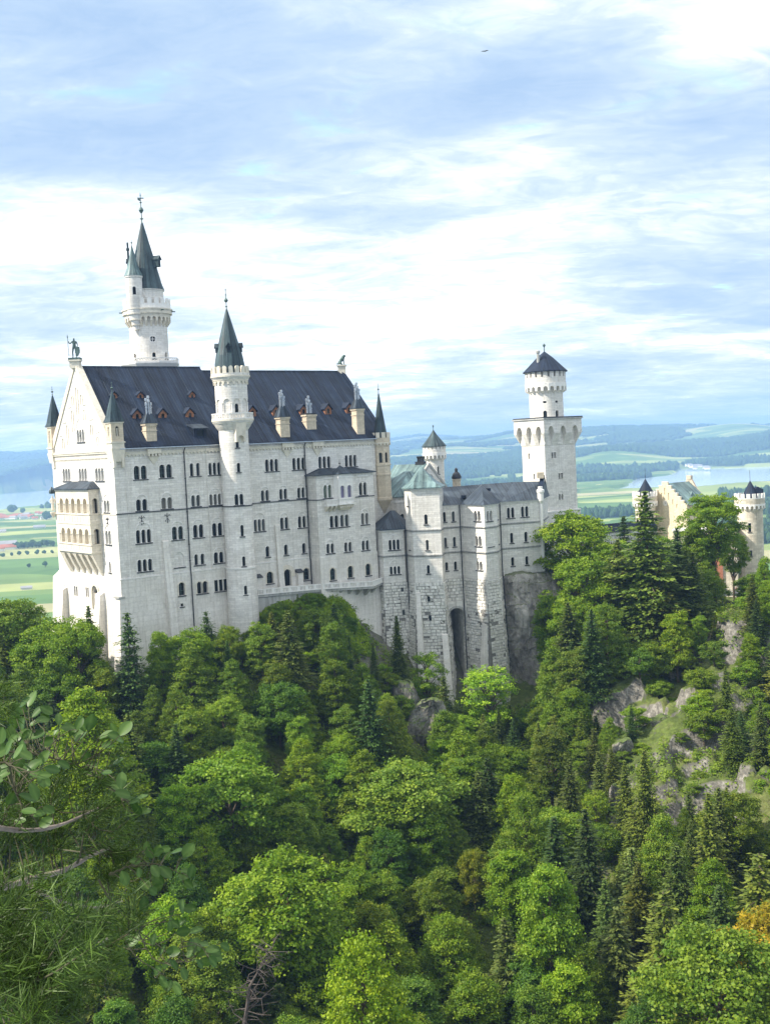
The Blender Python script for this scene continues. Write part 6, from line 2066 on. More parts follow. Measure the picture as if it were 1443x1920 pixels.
def plant(kind, var, x, y, z, h, wid, tintcol, label, group, rz=None):
    H, cm, tm = PR[kind][var % len(PR[kind])]
    t = thing(NAME[kind], (x, y, z), label, CAT[kind], group, rz if rz is not None else random.uniform(0, 6.28))
    s = h / H
    for nm, me in (('crown', cm), ('trunk', tm)):
        key = (kind, var % len(PR[kind]), nm)
        o = D.objects.new(nm, me); C.objects.link(o)
        o.parent = t
        o.scale = (s * wid, s * wid, s)
        if nm == 'crown':
            o.color = (*tintcol, 1)
    return t


def px_of(x, y, z):
    cp, sp = math.cos(PITCH), math.sin(PITCH)
    d = y * cp - z * sp; a = x / d * F_PX; b = (y * sp + z * cp) / d * F_PX
    return 721.5 + a * math.cos(ROLL) - b * math.sin(ROLL), 960 - (a * math.sin(ROLL) + b * math.cos(ROLL))


def height_for(x, y, zb, toppx):
    """tree height whose tip is seen at photo row toppx (rows grow downwards)"""
    lo, hi = 1.0, 60.0
    for _ in range(30):
        m = (lo + hi) / 2
        if px_of(x, y, zb + m)[1] > toppx:
            lo = m
        else:
            hi = m
    return lo


YG = (1.12, 1.14, .60); BG_ = (1.0, 1.0, 1.0); DG = (.62, .80, .90); OL = (1.15, 1.06, .72); LG = (1.15, 1.22, 1.0); GY = (1.15, 1.12, 1.35); OR = (2.2, 1.1, .7); BR = (1.35, .98, .8); VB = (1.35, 1.28, .55)
# hand-placed trees: kind, variant, photo column, depth, photo row of the tip, width factor, tint, label
SPEC = [
    ('spruce', 0, 170, 188, 1130, .80, BG_, 'dark spruce standing against the white corner of the palace, left of the corner edge'),
    ('fir', 0, 243, 185, 1140, .85, DG, 'small pointed spruce in front of the grey palace wall just right of its corner'),
    ('fir', 1, 388, 197, 1140, 1.0, DG, 'small dark conifer tip below the round stair tower'),
    ('spruce', 1, 745, 211, 1150, .85, BG_, 'single dark spruce in front of the rough stone base of the annex'),
    ('spruce', 2, 1212, 212, 916, 1.5, LG, 'tallest spruce at right, in front of the slim gate tower'),
    ('spruce', 0, 1160, 214, 1005, 1.4, OL, 'olive spruce immediately left of the tallest spruce'),
    ('spruce', 1, 1270, 218, 985, 1.5, DG, 'dark bushy spruce between the tallest spruce and the big beech'),
    ('beech', 0, 1335, 228, 925, 1.2, YG, 'big spreading beech in front of the gatehouse, trunk partly bare'),
    ('beech', 1, 1374, 238, 985, .8, BG_, 'beech leaning over the visitors platform, right of the biggest beech'),
    ('round', 0, 1072, 232, 948, 1.15, VB, 'bright yellow green lime tree beside the foot of the square keep'),
    ('round', 1, 1100, 218, 1035, 1.0, YG, 'yellow green tree directly below the bright lime tree'),
    ('thin', 0, 1147, 226, 990, 1.2, YG, 'thin pale tree top before the curtain wall roof'),
    ('tall', 0, 1065, 212, 1120, .8, YG, 'light green tree growing beside the grey cliff'),
    ('tall', 1, 1120, 205, 1130, .8, YG, 'light green leafy tree below the olive spruce'),
    ('cone', 1, 1040, 203, 1210, .9, BG_, 'green tree at the foot of the grey cliff'),
    ('thin', 0, 915, 205, 1228, 1.35, (1.7, 1.75, 1.6), 'pale grey green ash in front of the rough masonry, right of the dark archway'),
    ('thin', 1, 800, 208, 1205, 1.1, LG, 'slim light green tree in front of the square tower footing'),
    ('fir', 0, 833, 205, 1262, 1.0, BG_, 'dark little conifer left of the archway foot'),
    ('spruce', 2, 556, 196, 1195, .9, (1.9, 1.45, .9), 'yellowish olive spruce below the terrace knoll'),
    ('fir', 1, 627, 208, 1128, 1.2, DG, 'dark rounded conifer at the right end of the terrace knoll'),
    ('spruce', 1, 655, 203, 1190, .7, DG, 'narrow dark spruce below the grey retaining wall'),
    ('spruce', 0, 700, 205, 1200, .75, BG_, 'dark spruce group member left of the annex spruce'),
    ('spruce', 2, 1210, 156, 1400, .75, OL, 'tall narrow spruce low on the right slope, its tip above a rocky patch'),
    ('spruce', 0, 1172, 160, 1420, .70, OL, 'narrow spruce left of the tall slope spruce'),
    ('spruce', 1, 1330, 142, 1480, .85, OL, 'big olive spruce on the lower right slope beneath the white rocks'),
    ('spruce', 2, 1295, 150, 1530, .7, BG_, 'dark spruce just left of the big olive spruce'),
    ('fir', 0, 1185, 146, 1580, .9, GY, 'grey green young spruce below the narrow pair'),
    ('fir', 1, 1247, 128, 1660, 1.0, OL, 'olive young spruce in the lower right of the wood'),
    ('spruce', 0, 1090, 186, 1330, .85, YG, 'yellow green larch-like conifer in the middle of the right slope'),
    ('spruce', 1, 1010, 186, 1350, .9, OL, 'tall olive conifer above the conical broadleaf trees'),
    ('cone', 0, 690, 96, 1742, .86, VB, 'bright yellow green conical tree at the bottom centre'),
    ('round', 0, 1436, 120, 1690, .9, OR, 'orange autumn tree at the right edge'),
    ('fir', 1, 1425, 132, 1590, 1.2, OL, 'olive tree with flat sprays right above the orange tree'),
    ('round', 2, 887, 158, 1580, .55, BR, 'brownish rounded tree in the middle of the wood'),
    ('tall', 0, 1030, 133, 1600, .75, LG, 'tall pale green tree with rounded top on the lower slope'),
    ('cone', 0, 985, 158, 1480, .8, BG_, 'conical green tree left above the tall pale green tree'),
    ('round', 1, 1350, 110, 1735, 1.1, BG_, 'broad mid green tree near the bottom right'),
    ('round', 0, 530, 134, 1585, 1.1, YG, 'broad light green crown left of centre'),
    ('round', 2, 430, 160, 1400, 1.1, LG, 'rounded green crown above the left branches'),
    ('cone', 1, 165, 150, 1285, 1.2, VB, 'golden green tree below the palace corner at left'),
    ('tall', 1, 305, 188, 1180, .9, YG, 'lit broadleaf tree right of the small pointed spruce'),
    ('round', 0, 355, 190, 1170, .9, YG, 'lit rounded tree under the middle of the palace wall'),
    ('round', 1, 430, 196, 1168, .75, OL, 'olive round tree at the foot of the stair tower'),
    ('round', 2, 30, 196, 1108, .9, BG_, 'leafy tree at the left edge in front of the meadows'),
    ('round', 0, 95, 190, 1150, 1.0, YG, 'light green tree left of the palace foot'),
    ('round', 1, 148, 186, 1155, .8, YG, 'round green tree against the white west wall'),
    ('thin', 1, 1180, 192, 1340, 1.3, YG, 'small open tree on the grassy rocks at right'),
    ('thin', 0, 1300, 190, 1255, 1.2, LG, 'thin pale stemmed tree on the right rock ledge'),
    ('thin', 1, 1395, 186, 1270, 1.2, LG, 'open light tree on the ledge near the right edge'),
    ('tall', 0, 1447, 200, 1075, .95, YG, 'full green tree below the far right tower'),
    ('tall', 1, 1310, 204, 1150, .8, LG, 'mid green tree beneath the big beech'),
    ('cone', 0, 600, 192, 1290, .8, BG_, 'green tree below the knoll at centre left'),
    ('round', 1, 640, 178, 1370, 1.0, YG, 'yellow green crown right below the knoll'),
    ('round', 2, 760, 168, 1415, 1.3, GY, 'large blue green crown in the centre of the wood'),
    ('tall', 1, 1432, 214, 1040, .6, LG, 'slender green tree in front of the thick gate tower'),
    ('tall', 1, 1245, 224, 1000, 1.1, LG, 'leafy tree between the tallest spruce and the yellow gatehouse'),
    ('spruce', 0, 1300, 212, 1030, 1.4, BG_, 'dark spruce under the left side of the big beech'),
    ('tall', 1, 1303, 226, 985, 1.15, BG_, 'leafy tree in front of the gatehouse, left of the beech trunk'),
    ('tall', 1, 1190, 220, 1030, 1.1, YG, 'yellow green tree behind the tallest spruce, left side'),
    ('tall', 0, 1030, 222, 1100, .8, YG, 'narrow light tree leaning over the top of the grey cliff'),
    ('fir', 0, 1170, 268, 962, 1.2, DG, 'dark pine top seen over the curtain wall roof'),
    ('fir', 1, 1122, 268, 965, 1.0, DG, 'dark conifer tip left over the curtain wall roof'),
]
LINE = np.array([(-80, 1100), (0, 1112), (50, 1125), (90, 1155), (160, 1165), (205, 1225), (228, 1252), (260, 1235), (290, 1195), (330, 1182), (380, 1172), (430, 1178), (485, 1172), (500, 1140), (560, 1122), (640, 1135), (660, 1190),
                 (700, 1208), (760, 1225), (800, 1250), (850, 1310), (870, 1300), (930, 1310), (965, 1310), (1000, 1310), (1030, 1235), (1045, 1090), (1070, 1000), (1130, 1020), (1180, 1000), (1260, 1000), (1340, 1020), (1322, 1142), (1408, 1142), (1400, 1060), (1443, 1060), (1540, 1060)], float)
TREES = []
BSH = []
# photo points where bare rock or open slope shows, with the half width of the gap
RP = [(1220, 1350, 34), (1275, 1300, 36), (795, 1440, 26), (1420, 1560, 38), (1290, 1430, 34), (1110, 1335, 24), (1375, 1470, 34)]


def build_woods():
    for kind, var, px, dep, top, wid, tc, lab in SPEC:
        x = (px - 715) / F_PX * dep
        for _ in range(3):
            zb = gz(x, dep)
            h = height_for(x, dep, zb, top)
            cx = px_of(x, dep, zb + h * .6)[0]
            x += (px - cx) / F_PX * dep
        zb = gz(x, dep)
        h = height_for(x, dep, zb, top)
        Hm = {'beech': 27, 'round': 19, 'tall': 26, 'cone': 20, 'thin': 18, 'spruce': 34, 'fir': 18}[kind]
        if h > Hm:
            print('RAISED', lab, round(h - Hm, 1))
            zb += h - Hm; h = Hm
        if kind in ('spruce', 'fir') and wid < 1.25:
            wid *= 1.35
        plant(kind, var, x, dep, zb - .3, h, wid, tc, lab, None)
        USED.add(lab)
        TREES.append((x, dep, h * .3 * wid))
    # the rest of the wood, tree by tree
    r = random.Random(21)
    cells = []
    d = 84.0
    while d < 236:
        step = 6.2 if d > 120 else 5.8
        n = int(.80 * d / step)
        for i in range(n):
            q = -.40 + .80 * (i + r.uniform(.1, .9)) / n
            cells.append((q * d, d + r.uniform(-2.8, 2.8)))
        d += step * .86
    r.shuffle(cells)
    land = [(-400, 'at far left'), (110, 'under the pine boughs'), (260, 'below the palace corner'), (420, 'below the palace wall'), (560, 'below the stair tower'),
            (700, 'below the terrace knoll'), (830, 'below the square tower'), (960, 'below the dark archway'), (1090, 'below the grey cliff'), (1230, 'below the tallest spruce'), (1340, 'below the gatehouse'), (1400, 'near the right edge')]
    rows = [(0, 'at the castle foot'), (1250, 'high on the slope'), (1370, 'in the upper wood'), (1480, 'in the middle of the wood'), (1600, 'in the lower wood'), (1730, 'near the bottom edge')]
    cn = {YG: 'yellow green', BG_: 'mid green', DG: 'dark green', OL: 'olive', LG: 'light green', GY: 'blue green'}
    kn = {'round': 'round crowned tree', 'tall': 'tall broadleaf tree', 'cone': 'conical leafy tree', 'thin': 'open slender tree', 'spruce': 'spruce', 'fir': 'young conifer', 'bush': 'bush'}
    count = 0
    for (x, y) in cells:
        if count > 330:
            break
        if any((x - a) ** 2 + (y - b) ** 2 < (2.7 if y > 180 else 3.0) ** 2 for a, b, c in TREES):
            continue
        # keep clear of the buildings
        s = (x - PO[0]) * .791 + (y - PO[1]) * .612; t_ = -(x - PO[0]) * .612 + (y - PO[1]) * .791
        if -1.5 < s < 62 and t_ > -3.0:
            continue
        if -4 < x < 34 and y > 217.5 - (0 if x < 12 else 1):
            continue
        if 86 < x < 100 and y > 270:
            continue
        if 22 < x < 45 and y > 224:
            continue
        px, _ = px_of(x, y, -50)
        if px < -120 or px > 1560:
            continue
        zb = gz(x, y)
        _, pyb = px_of(x, y, zb)
        line = np.interp(px, LINE[:, 0], LINE[:, 1]) + r.uniform(6, 34)
        # species mix: conifers on the right slope and near the rock
        cf = .16 + (.35 if px > 1080 and y < 215 else 0) + (.25 if y > 190 and px < 1000 else 0) - (.1 if y < 130 else 0)
        u = r.random()
        if u < cf:
            kind = r.choice(['spruce', 'fir', 'spruce']); h = r.uniform(13, 22) if kind == 'spruce' else r.uniform(8, 13)
            tc = r.choice([OL, BG_, DG, OL])
        else:
            kind = r.choice(['round', 'round', 'tall', 'cone', 'cone', 'tall', 'thin' if px > 1100 else 'tall']); h = {'round': r.uniform(8, 12.5), 'tall': r.uniform(11, 17), 'cone': r.uniform(10, 16), 'thin': r.uniform(7, 11)}[kind]
            tc = r.choice([YG, BG_, DG, LG, GY, BG_, OL, YG])
        if px > 1120 and 150 < y < 200:
            h *= .62
            if r.random() < .10:
                continue
        for rx, ry, rw in RP:
            if abs(px - rx) < rw and pyb > ry - 20:
                line = max(line, ry)
        hmax = height_for(x, y, zb, line)
        if hmax < 3.0:
            continue
        h = min(h, hmax)
        if h < 6.5 and kind in ('round', 'tall', 'cone', 'thin'):
            kind = 'bush'
        if h < 7 and kind == 'spruce':
            kind = 'fir'
        _, pt = px_of(x, y, zb + h)
        if pt > 1990:
            continue
        a = [l for p, l in land if px >= p][-1]; b = [l for p, l in rows if pt >= p][-1]
        bb = r.uniform(.62, 1.2); tc2 = tuple(c * bb * r.uniform(.93, 1.08) for c in tc)
        wid = r.uniform(.9, 1.2)
        size = 'small' if h < 9 else ('medium' if h < 14 else 'large')
        lab = f'{size} {cn[tc]} {kn[kind]} {b}, {a}'
        if lab in USED:
            for extra in ('with a leaning crown', 'with a fuller crown', 'with a ragged crown'):
                l2 = f'{size} {cn[tc]} {kn[kind]} {extra} {b}, {a}'
                break
        USED.add(lab)
        plant(kind, r.randrange(3), x, y, zb - .4, h, wid * (1.2 if kind in ('spruce', 'fir') else .94), tc2, lab, 'trees and bushes of the wooded slope')
        TREES.append((x, y, 2.0)); count += 1
    # bushes on the open right slope and in the clearings
    n = 0
    for _ in range(4000):
        if n >= 200:
            break
        q = r.uniform(.12, .42) if r.random() < .75 else r.uniform(-.34, .12); y = r.uniform(138, 226); x = q * y
        s = (x - PO[0]) * .791 + (y - PO[1]) * .612; t_ = -(x - PO[0]) * .612 + (y - PO[1]) * .791
        if (-1.5 < s < 62 and t_ > -2.5) or (-4 < x < 34 and y > 217) or (22 < x < 45 and y > 222):
            continue
        if any((x - a) ** 2 + (y - b) ** 2 < c for a, b, c in BSH) or any((x - a) ** 2 + (y - b) ** 2 < 2.6 for a, b, c in TREES):
            continue
        zb = gz(x, y); px, pt = px_of(x, y, zb)
        ln = np.interp(px, LINE[:, 0], LINE[:, 1]) + 8
        for rx, ry, rw in RP:
            if abs(px - rx) < rw * .8 and pt > ry - 20:
                ln = max(ln, ry - 8)
        hm = height_for(x, y, zb, ln)
        if hm < 1.2 or px > 1500 or px < -60:
            continue
        h = min(hm, r.uniform(1.6, 4.2)); tc = r.choice([YG, LG, BG_, OL, GY]); bb = r.uniform(.75, 1.2)
        a = [l for p, l in land if px >= p][-1]; b = [l for p, l in rows if pt >= p][-1]
        plant('bush', r.randrange(2), x, y, zb - .25, h, r.uniform(1.0, 1.5), tuple(c * bb for c in tc), f'low {cn[tc]} bush {b}, {a}', 'bushes of the open slope')
        BSH.append((x, y, 4.0)); n += 1
    print('TREES', len(TREES), n)


build_woods()


def undergrowth():
    n = 17000
    q = rng.uniform(-.42, .42, n); d = np.sqrt(rng.uniform(80 ** 2, 232 ** 2, n))
    x = q * d; z = ground_z(x, d)
    s = (x - PO[0]) * .791 + (d - PO[1]) * .612; t_ = -(x - PO[0]) * .612 + (d - PO[1]) * .791
    ok = ~((s > -1) & (s < 62) & (t_ > -1.2)) & ~((x > -4) & (x < 34) & (d > 219.5)) & ~((x > 86) & (d > 270))
    k = fbm(x / 14, d / 14, 3, 90) > np.where((q > .16) & (d > 140) & (d < 208), .44, .25)
    ok &= k
    x, d, z = x[ok], d[ok], z[ok]; n = len(x); m = 22
    R_ = rng.uniform(.5, 1.5, n)
    c = np.stack([x, d, z], 1)
    dirs = unit(n * m); dirs[:, 2] = np.abs(dirs[:, 2])
    lc = np.repeat(c, m, 0) + dirs * np.repeat(R_, m)[:, None] * rng.uniform(.6, 1.1, (n * m, 1))
    tint = np.clip(np.repeat(rng.random(n), m) * .7 + rng.random(n * m) * .3, 0, 1)
    me = quad_mesh('undergrowth', lc, dirs * .6 + unit(n * m) * .6 + np.array([0, 0, .5]), unit(n * m), rng.uniform(.22, .42, n * m), rng.uniform(.3, .5, n * m), tint)
    me.materials.append(M['broad'])
    o = D.objects.new('undergrowth', me); C.objects.link(o); tag(o, 'low shrubs and weeds covering the slope between the trees', 'undergrowth', None, 'stuff')
    # denser shrubs of the knoll under the terrace
    n = 1500
    s = rng.uniform(23.5, 46, n); t2 = rng.uniform(-12.5, -2.4, n)
    x = PO[0] + .791 * s - .612 * t2; y = PO[1] + .612 * s + .791 * t2; z = ground_z(x, y)
    tp = np.interp(s, [24, 28, 33, 40, 43], [-31.8, -28.6, -27.9, -28.4, -30.5]) + (t2 + 2.6) * 1.0
    z = np.maximum(z, tp - 1.0)
    c = np.stack([x, y, z], 1); m = 60; R_ = rng.uniform(.4, .95, n)
    dirs = unit(n * m); dirs[:, 2] = np.abs(dirs[:, 2]) * .8
    lc = np.repeat(c, m, 0) + dirs * np.repeat(R_, m)[:, None] * rng.uniform(.5, 1.1, (n * m, 1))
    tint = np.clip(np.repeat(rng.random(n) ** .7, m) * .8 + rng.random(n * m) * .2, 0, 1)
    me = quad_mesh('knoll_shrubs', lc, dirs * .5 + unit(n * m) * .6 + np.array([0, 0, .6]), unit(n * m), rng.uniform(.22, .38, n * m), rng.uniform(.28, .46, n * m), tint)
    me.materials.append(M['broad'])
    o = D.objects.new('knoll_shrubs', me); C.objects.link(o); o.color = (1.4, 1.4, .8, 1); tag(o, 'dense green shrubs covering the knoll under the terrace balustrade', 'shrubs', None, 'stuff')
    r = random.Random(8)
    for i in range(44):
        s = r.uniform(25.0, 46); t2 = r.uniform(-14, -3.4)
        x = PO[0] + .791 * s - .612 * t2; y = PO[1] + .612 * s + .791 * t2
        zb = float(np.interp(s, [24, 28, 33, 40, 43, 45], [-32.5, -29.2, -28.6, -29.4, -33, -37])) + (t2 + 2.0) * 1.05
        k = r.choice(['bush', 'bush', 'round', 'fir', 'thin', 'tall'])
        tc = r.choice([YG, BG_, LG, OL, DG])
        h = {'bush': r.uniform(2.0, 4.0), 'fir': r.uniform(4, 8), 'thin': r.uniform(4, 7), 'round': r.uniform(4, 7.5), 'tall': r.uniform(5, 9)}[k]
        h = min(h, max(1.2, height_for(x, y, zb, np.interp(px_of(x, y, zb)[0], [480, 500, 560, 640, 660, 700], [1165, 1140, 1108, 1110, 1150, 1215]))))
        plant(k, i, x, y, zb - .2, h, r.uniform(1.0, 1.4), tc, f'small {({"bush": "leafy shrub", "fir": "conifer", "thin": "open sapling", "round": "round leafy tree", "tall": "tall leafy tree"})[k]} on the knoll under the terrace balustrade', 'shrubs and saplings on the knoll')
    # soil of the knoll
    def kn_(u, v):
        s = 22.5 + 24 * u; t = -15 + 14.1 * v
        top = np.interp(s, [23, 24.5, 28, 33, 40, 43, 45], [-38, -34, -29.9, -29.0, -29.8, -34, -39])
        return (PO[0] + .791 * s - .612 * t, PO[1] + .612 * s + .791 * t, top + (t + 2.0) * 1.05 if t < -2 else top)
    displaced('knoll', kn_, 60, 40, M['soil'], .5, .3, kind='structure', seed=9)


undergrowth()


# ================================================================== STATUES, PEOPLE, BIRD
def ink(v, s, o):
    return (v[0] * s + o[0], v[1] * s + o[1], v[2] * s + o[2])


def build_statues():
    # knight with lance and shield on the west gable
    base = PF(.1, 14, 18.0)
    t = thing('knight_statue', base, 'green bronze knight with lance and shield standing on the peak of the left gable', 'statue')
    g = G(); B = lambda u, d, z: (base[0] + u, base[1] + d, base[2] + z)
    g.box(B, -.9, .9, -.8, .8, -.9, .35); g.box(B, -1.15, 1.15, -1.0, 1.0, .35, .6)
    part('pedestal', g, M['sandtrim'], t)
    g = G(); g.box(B, -1.05, 1.05, -.9, .9, .61, 1.0); part('plinth', g, M['bronze'], t)
    s = 2.05
    P = [(0, 0, .95), (0, 0, 1.2), (0, 0, 1.42), (0, 0, 1.53), (0, -.01, 1.62), (0, -.01, 1.76),
         (.11, 0, .9), (.13, -.03, .5), (.14, 0, .08), (.15, -.14, .03), (-.11, 0, .9), (-.16, -.05, .5), (-.17, 0, .08), (-.18, -.14, .03),
         (.2, 0, 1.40), (.30, -.02, 1.15), (.28, -.14, .95), (-.2, 0, 1.42), (-.36, -.06, 1.24), (-.46, -.14, 1.42), (-.47, -.15, 1.5)]
    E = [(0, 1), (1, 2), (2, 3), (3, 4), (4, 5), (0, 6), (6, 7), (7, 8), (8, 9), (0, 10), (10, 11), (11, 12), (12, 13), (2, 14), (14, 15), (15, 16), (2, 17), (17, 18), (18, 19), (19, 20)]
    R_ = [.14, .13, .16, .06, .09, .08, .10, .075, .05, .04, .10, .075, .05, .04, .07, .05, .045, .07, .05, .045, .05]
    sk = skin_mesh('body', [(a * s, b * s, c * s) for a, b, c in P], E, [r * s for r in R_], M['bronze'], t, 1, (0, 0, 1.0))
    g = G(); g.tube([B(-.98, -.32, 1.3), B(-1.05, -.32, 4.6)], .045, 6); g.tube([B(-1.05, -.32, 4.6), B(-1.06, -.32, 5.0), B(-1.07, -.32, 5.25)], [.11, .07, .01], 6); part('lance', g, M['bronze'], t)
    g = G(); g.slab(lambda u, d, z: B(.62 + u, -.35 - d, z), [(-.42, 2.9), (-.46, 1.9), (0, 1.15), (.46, 1.9), (.42, 2.9), (0, 3.0)], 0, .12); part('shield', g, M['bronze'], t)
    g = G(); g.lathe(B(0, 0, 0), [(.17, 4.62), (.2, 4.75), (.12, 4.95), (.03, 5.1)], 10); part('helmet', g, M['bronze'], t, smooth=True)
    # lion on the east end of the ridge
    base = PF(60.0, 14, 17.2)
    t = thing('lion_statue', base, 'seated bronze lion on a pedestal at the right end of the palace ridge', 'statue')
    g = G(); B = lambda u, d, z: (base[0] + u, base[1] + d, base[2] + z)
    g.box(B, -.85, .85, -.8, .8, -1.6, .6); g.box(B, -1.05, 1.05, -1, 1, .6, .85); part('pedestal', g, M['sandtrim'], t)
    P = [(-.55, 0, .45), (-.15, 0, .95), (.30, 0, 1.45), (.50, 0, 1.85), (.75, 0, 1.95), (1.0, 0, 1.85), (.42, -.28, 1.1), (.5, -.28, .5), (.55, -.28, .1), (.72, -.28, .05), (.42, .28, 1.1), (.5, .28, .5), (.55, .28, .1), (.72, .28, .05),
         (-.2, -.38, .45), (.1, -.42, .12), (.3, -.4, .06), (-.2, .38, .45), (.1, .42, .12), (.3, .4, .06), (-.95, .1, .2), (-1.1, .3, .5), (.62, -.14, 2.2), (.62, .14, 2.2)]
    E = [(0, 1), (1, 2), (2, 3), (3, 4), (4, 5), (2, 6), (6, 7), (7, 8), (8, 9), (2, 10), (10, 11), (11, 12), (12, 13), (0, 14), (14, 15), (15, 16), (0, 17), (17, 18), (18, 19), (0, 20), (20, 21), (3, 22), (3, 23)]
    R_ = [.42, .42, .46, .40, .30, .16, .17, .13, .11, .1, .17, .13, .11, .1, .26, .16, .1, .26, .16, .1, .07, .09, .07, .07]
    skin_mesh('body', P, E, R_, M['bronze'], t, 1, (0, 0, .85))
    # small figure on the corner of the west front
    base = PF(-.5, 27.9, -9.6)
    t = thing('saint_statue', base, 'pale stone figure under a canopy at the left edge of the palace front', 'statue')
    g = G(); g.lathe(base, [(.1, -10.6), (.5, -9.9), (.6, -9.6), (.6, -9.4)], 10); part('corbel', g, M['sandtrim'], t)
    P = [(0, 0, 1.0), (0, 0, 1.9), (0, 0, 2.5), (0, 0, 2.75), (0, 0, 2.95), (0, 0, 3.15), (0, 0, .2), (.35, 0, 2.4), (.42, -.1, 1.8), (.2, -.3, 1.7), (-.35, 0, 2.4), (-.42, -.1, 1.8), (-.2, -.3, 1.8)]
    E = [(0, 1), (1, 2), (2, 3), (3, 4), (4, 5), (0, 6), (2, 7), (7, 8), (8, 9), (2, 10), (10, 11), (11, 12)]
    skin_mesh('body', P, E, [.33, .27, .28, .12, .17, .15, .42, .13, .1, .08, .13, .1, .08], M['sandtrim'], t, 1, (0, 0, .15))
    g = G(); g.lathe(base, [(.5, -5.9), (.6, -5.6), (.5, -5.2), (.1, -4.6)], 8); part('canopy', g, M['coppercone'], t)


build_statues()


def person_mesh(pose):
    """one continuous body about 1.72 m tall, facing -Y; pose: small joint offsets"""
    a, b, hd = pose
    P = [(0, 0, .95), (0, .01, 1.15), (0, .02, 1.38), (0, .0, 1.48), (0, -.02, 1.56), (0, -.03, 1.68),
         (.09, 0, .88), (.10, -.03, .48), (.11, .02, .08), (.12, -.12, .03), (-.09, 0, .88), (-.11, .01, .48), (-.12, .05, .08), (-.13, -.09, .03),
         (.17, 0, 1.38), (.22, .02, 1.12), (.22 - .05 * a, -.10 - .18 * a, .92 + .2 * a), (-.17, 0, 1.38), (-.23, .03, 1.12), (-.20, -.08 - .2 * b, .92 + .25 * b)]
    E = [(0, 1), (1, 2), (2, 3), (3, 4), (4, 5), (0, 6), (6, 7), (7, 8), (8, 9), (0, 10), (10, 11), (11, 12), (12, 13), (2, 14), (14, 15), (15, 16), (2, 17), (17, 18), (18, 19)]
    R_ = [.135, .12, .14, .055, .085, .075, .085, .06, .04, .035, .085, .06, .04, .035, .06, .045, .032, .06, .045, .032]
    for w, sg in ((16, 1), (19, -1)):
        p = Vector(P[w]); palm = p + Vector((0, -.05, -.05)); P.append(tuple(palm)); E.append((w, len(P) - 1)); R_.append(.026); pi = len(P) - 1
        for k, l in enumerate((.055, .07, .075, .065)):
            P.append(tuple(palm + Vector((sg * (k - 1.5) * .019, -.025 - l * .5, -.015 - l * .4)))); E.append((pi, len(P) - 1)); R_.append(.009)
        P.append(tuple(palm + Vector((-sg * .04, -.03, .0)))); E.append((pi, len(P) - 1)); R_.append(.010)
    return P, E, R_


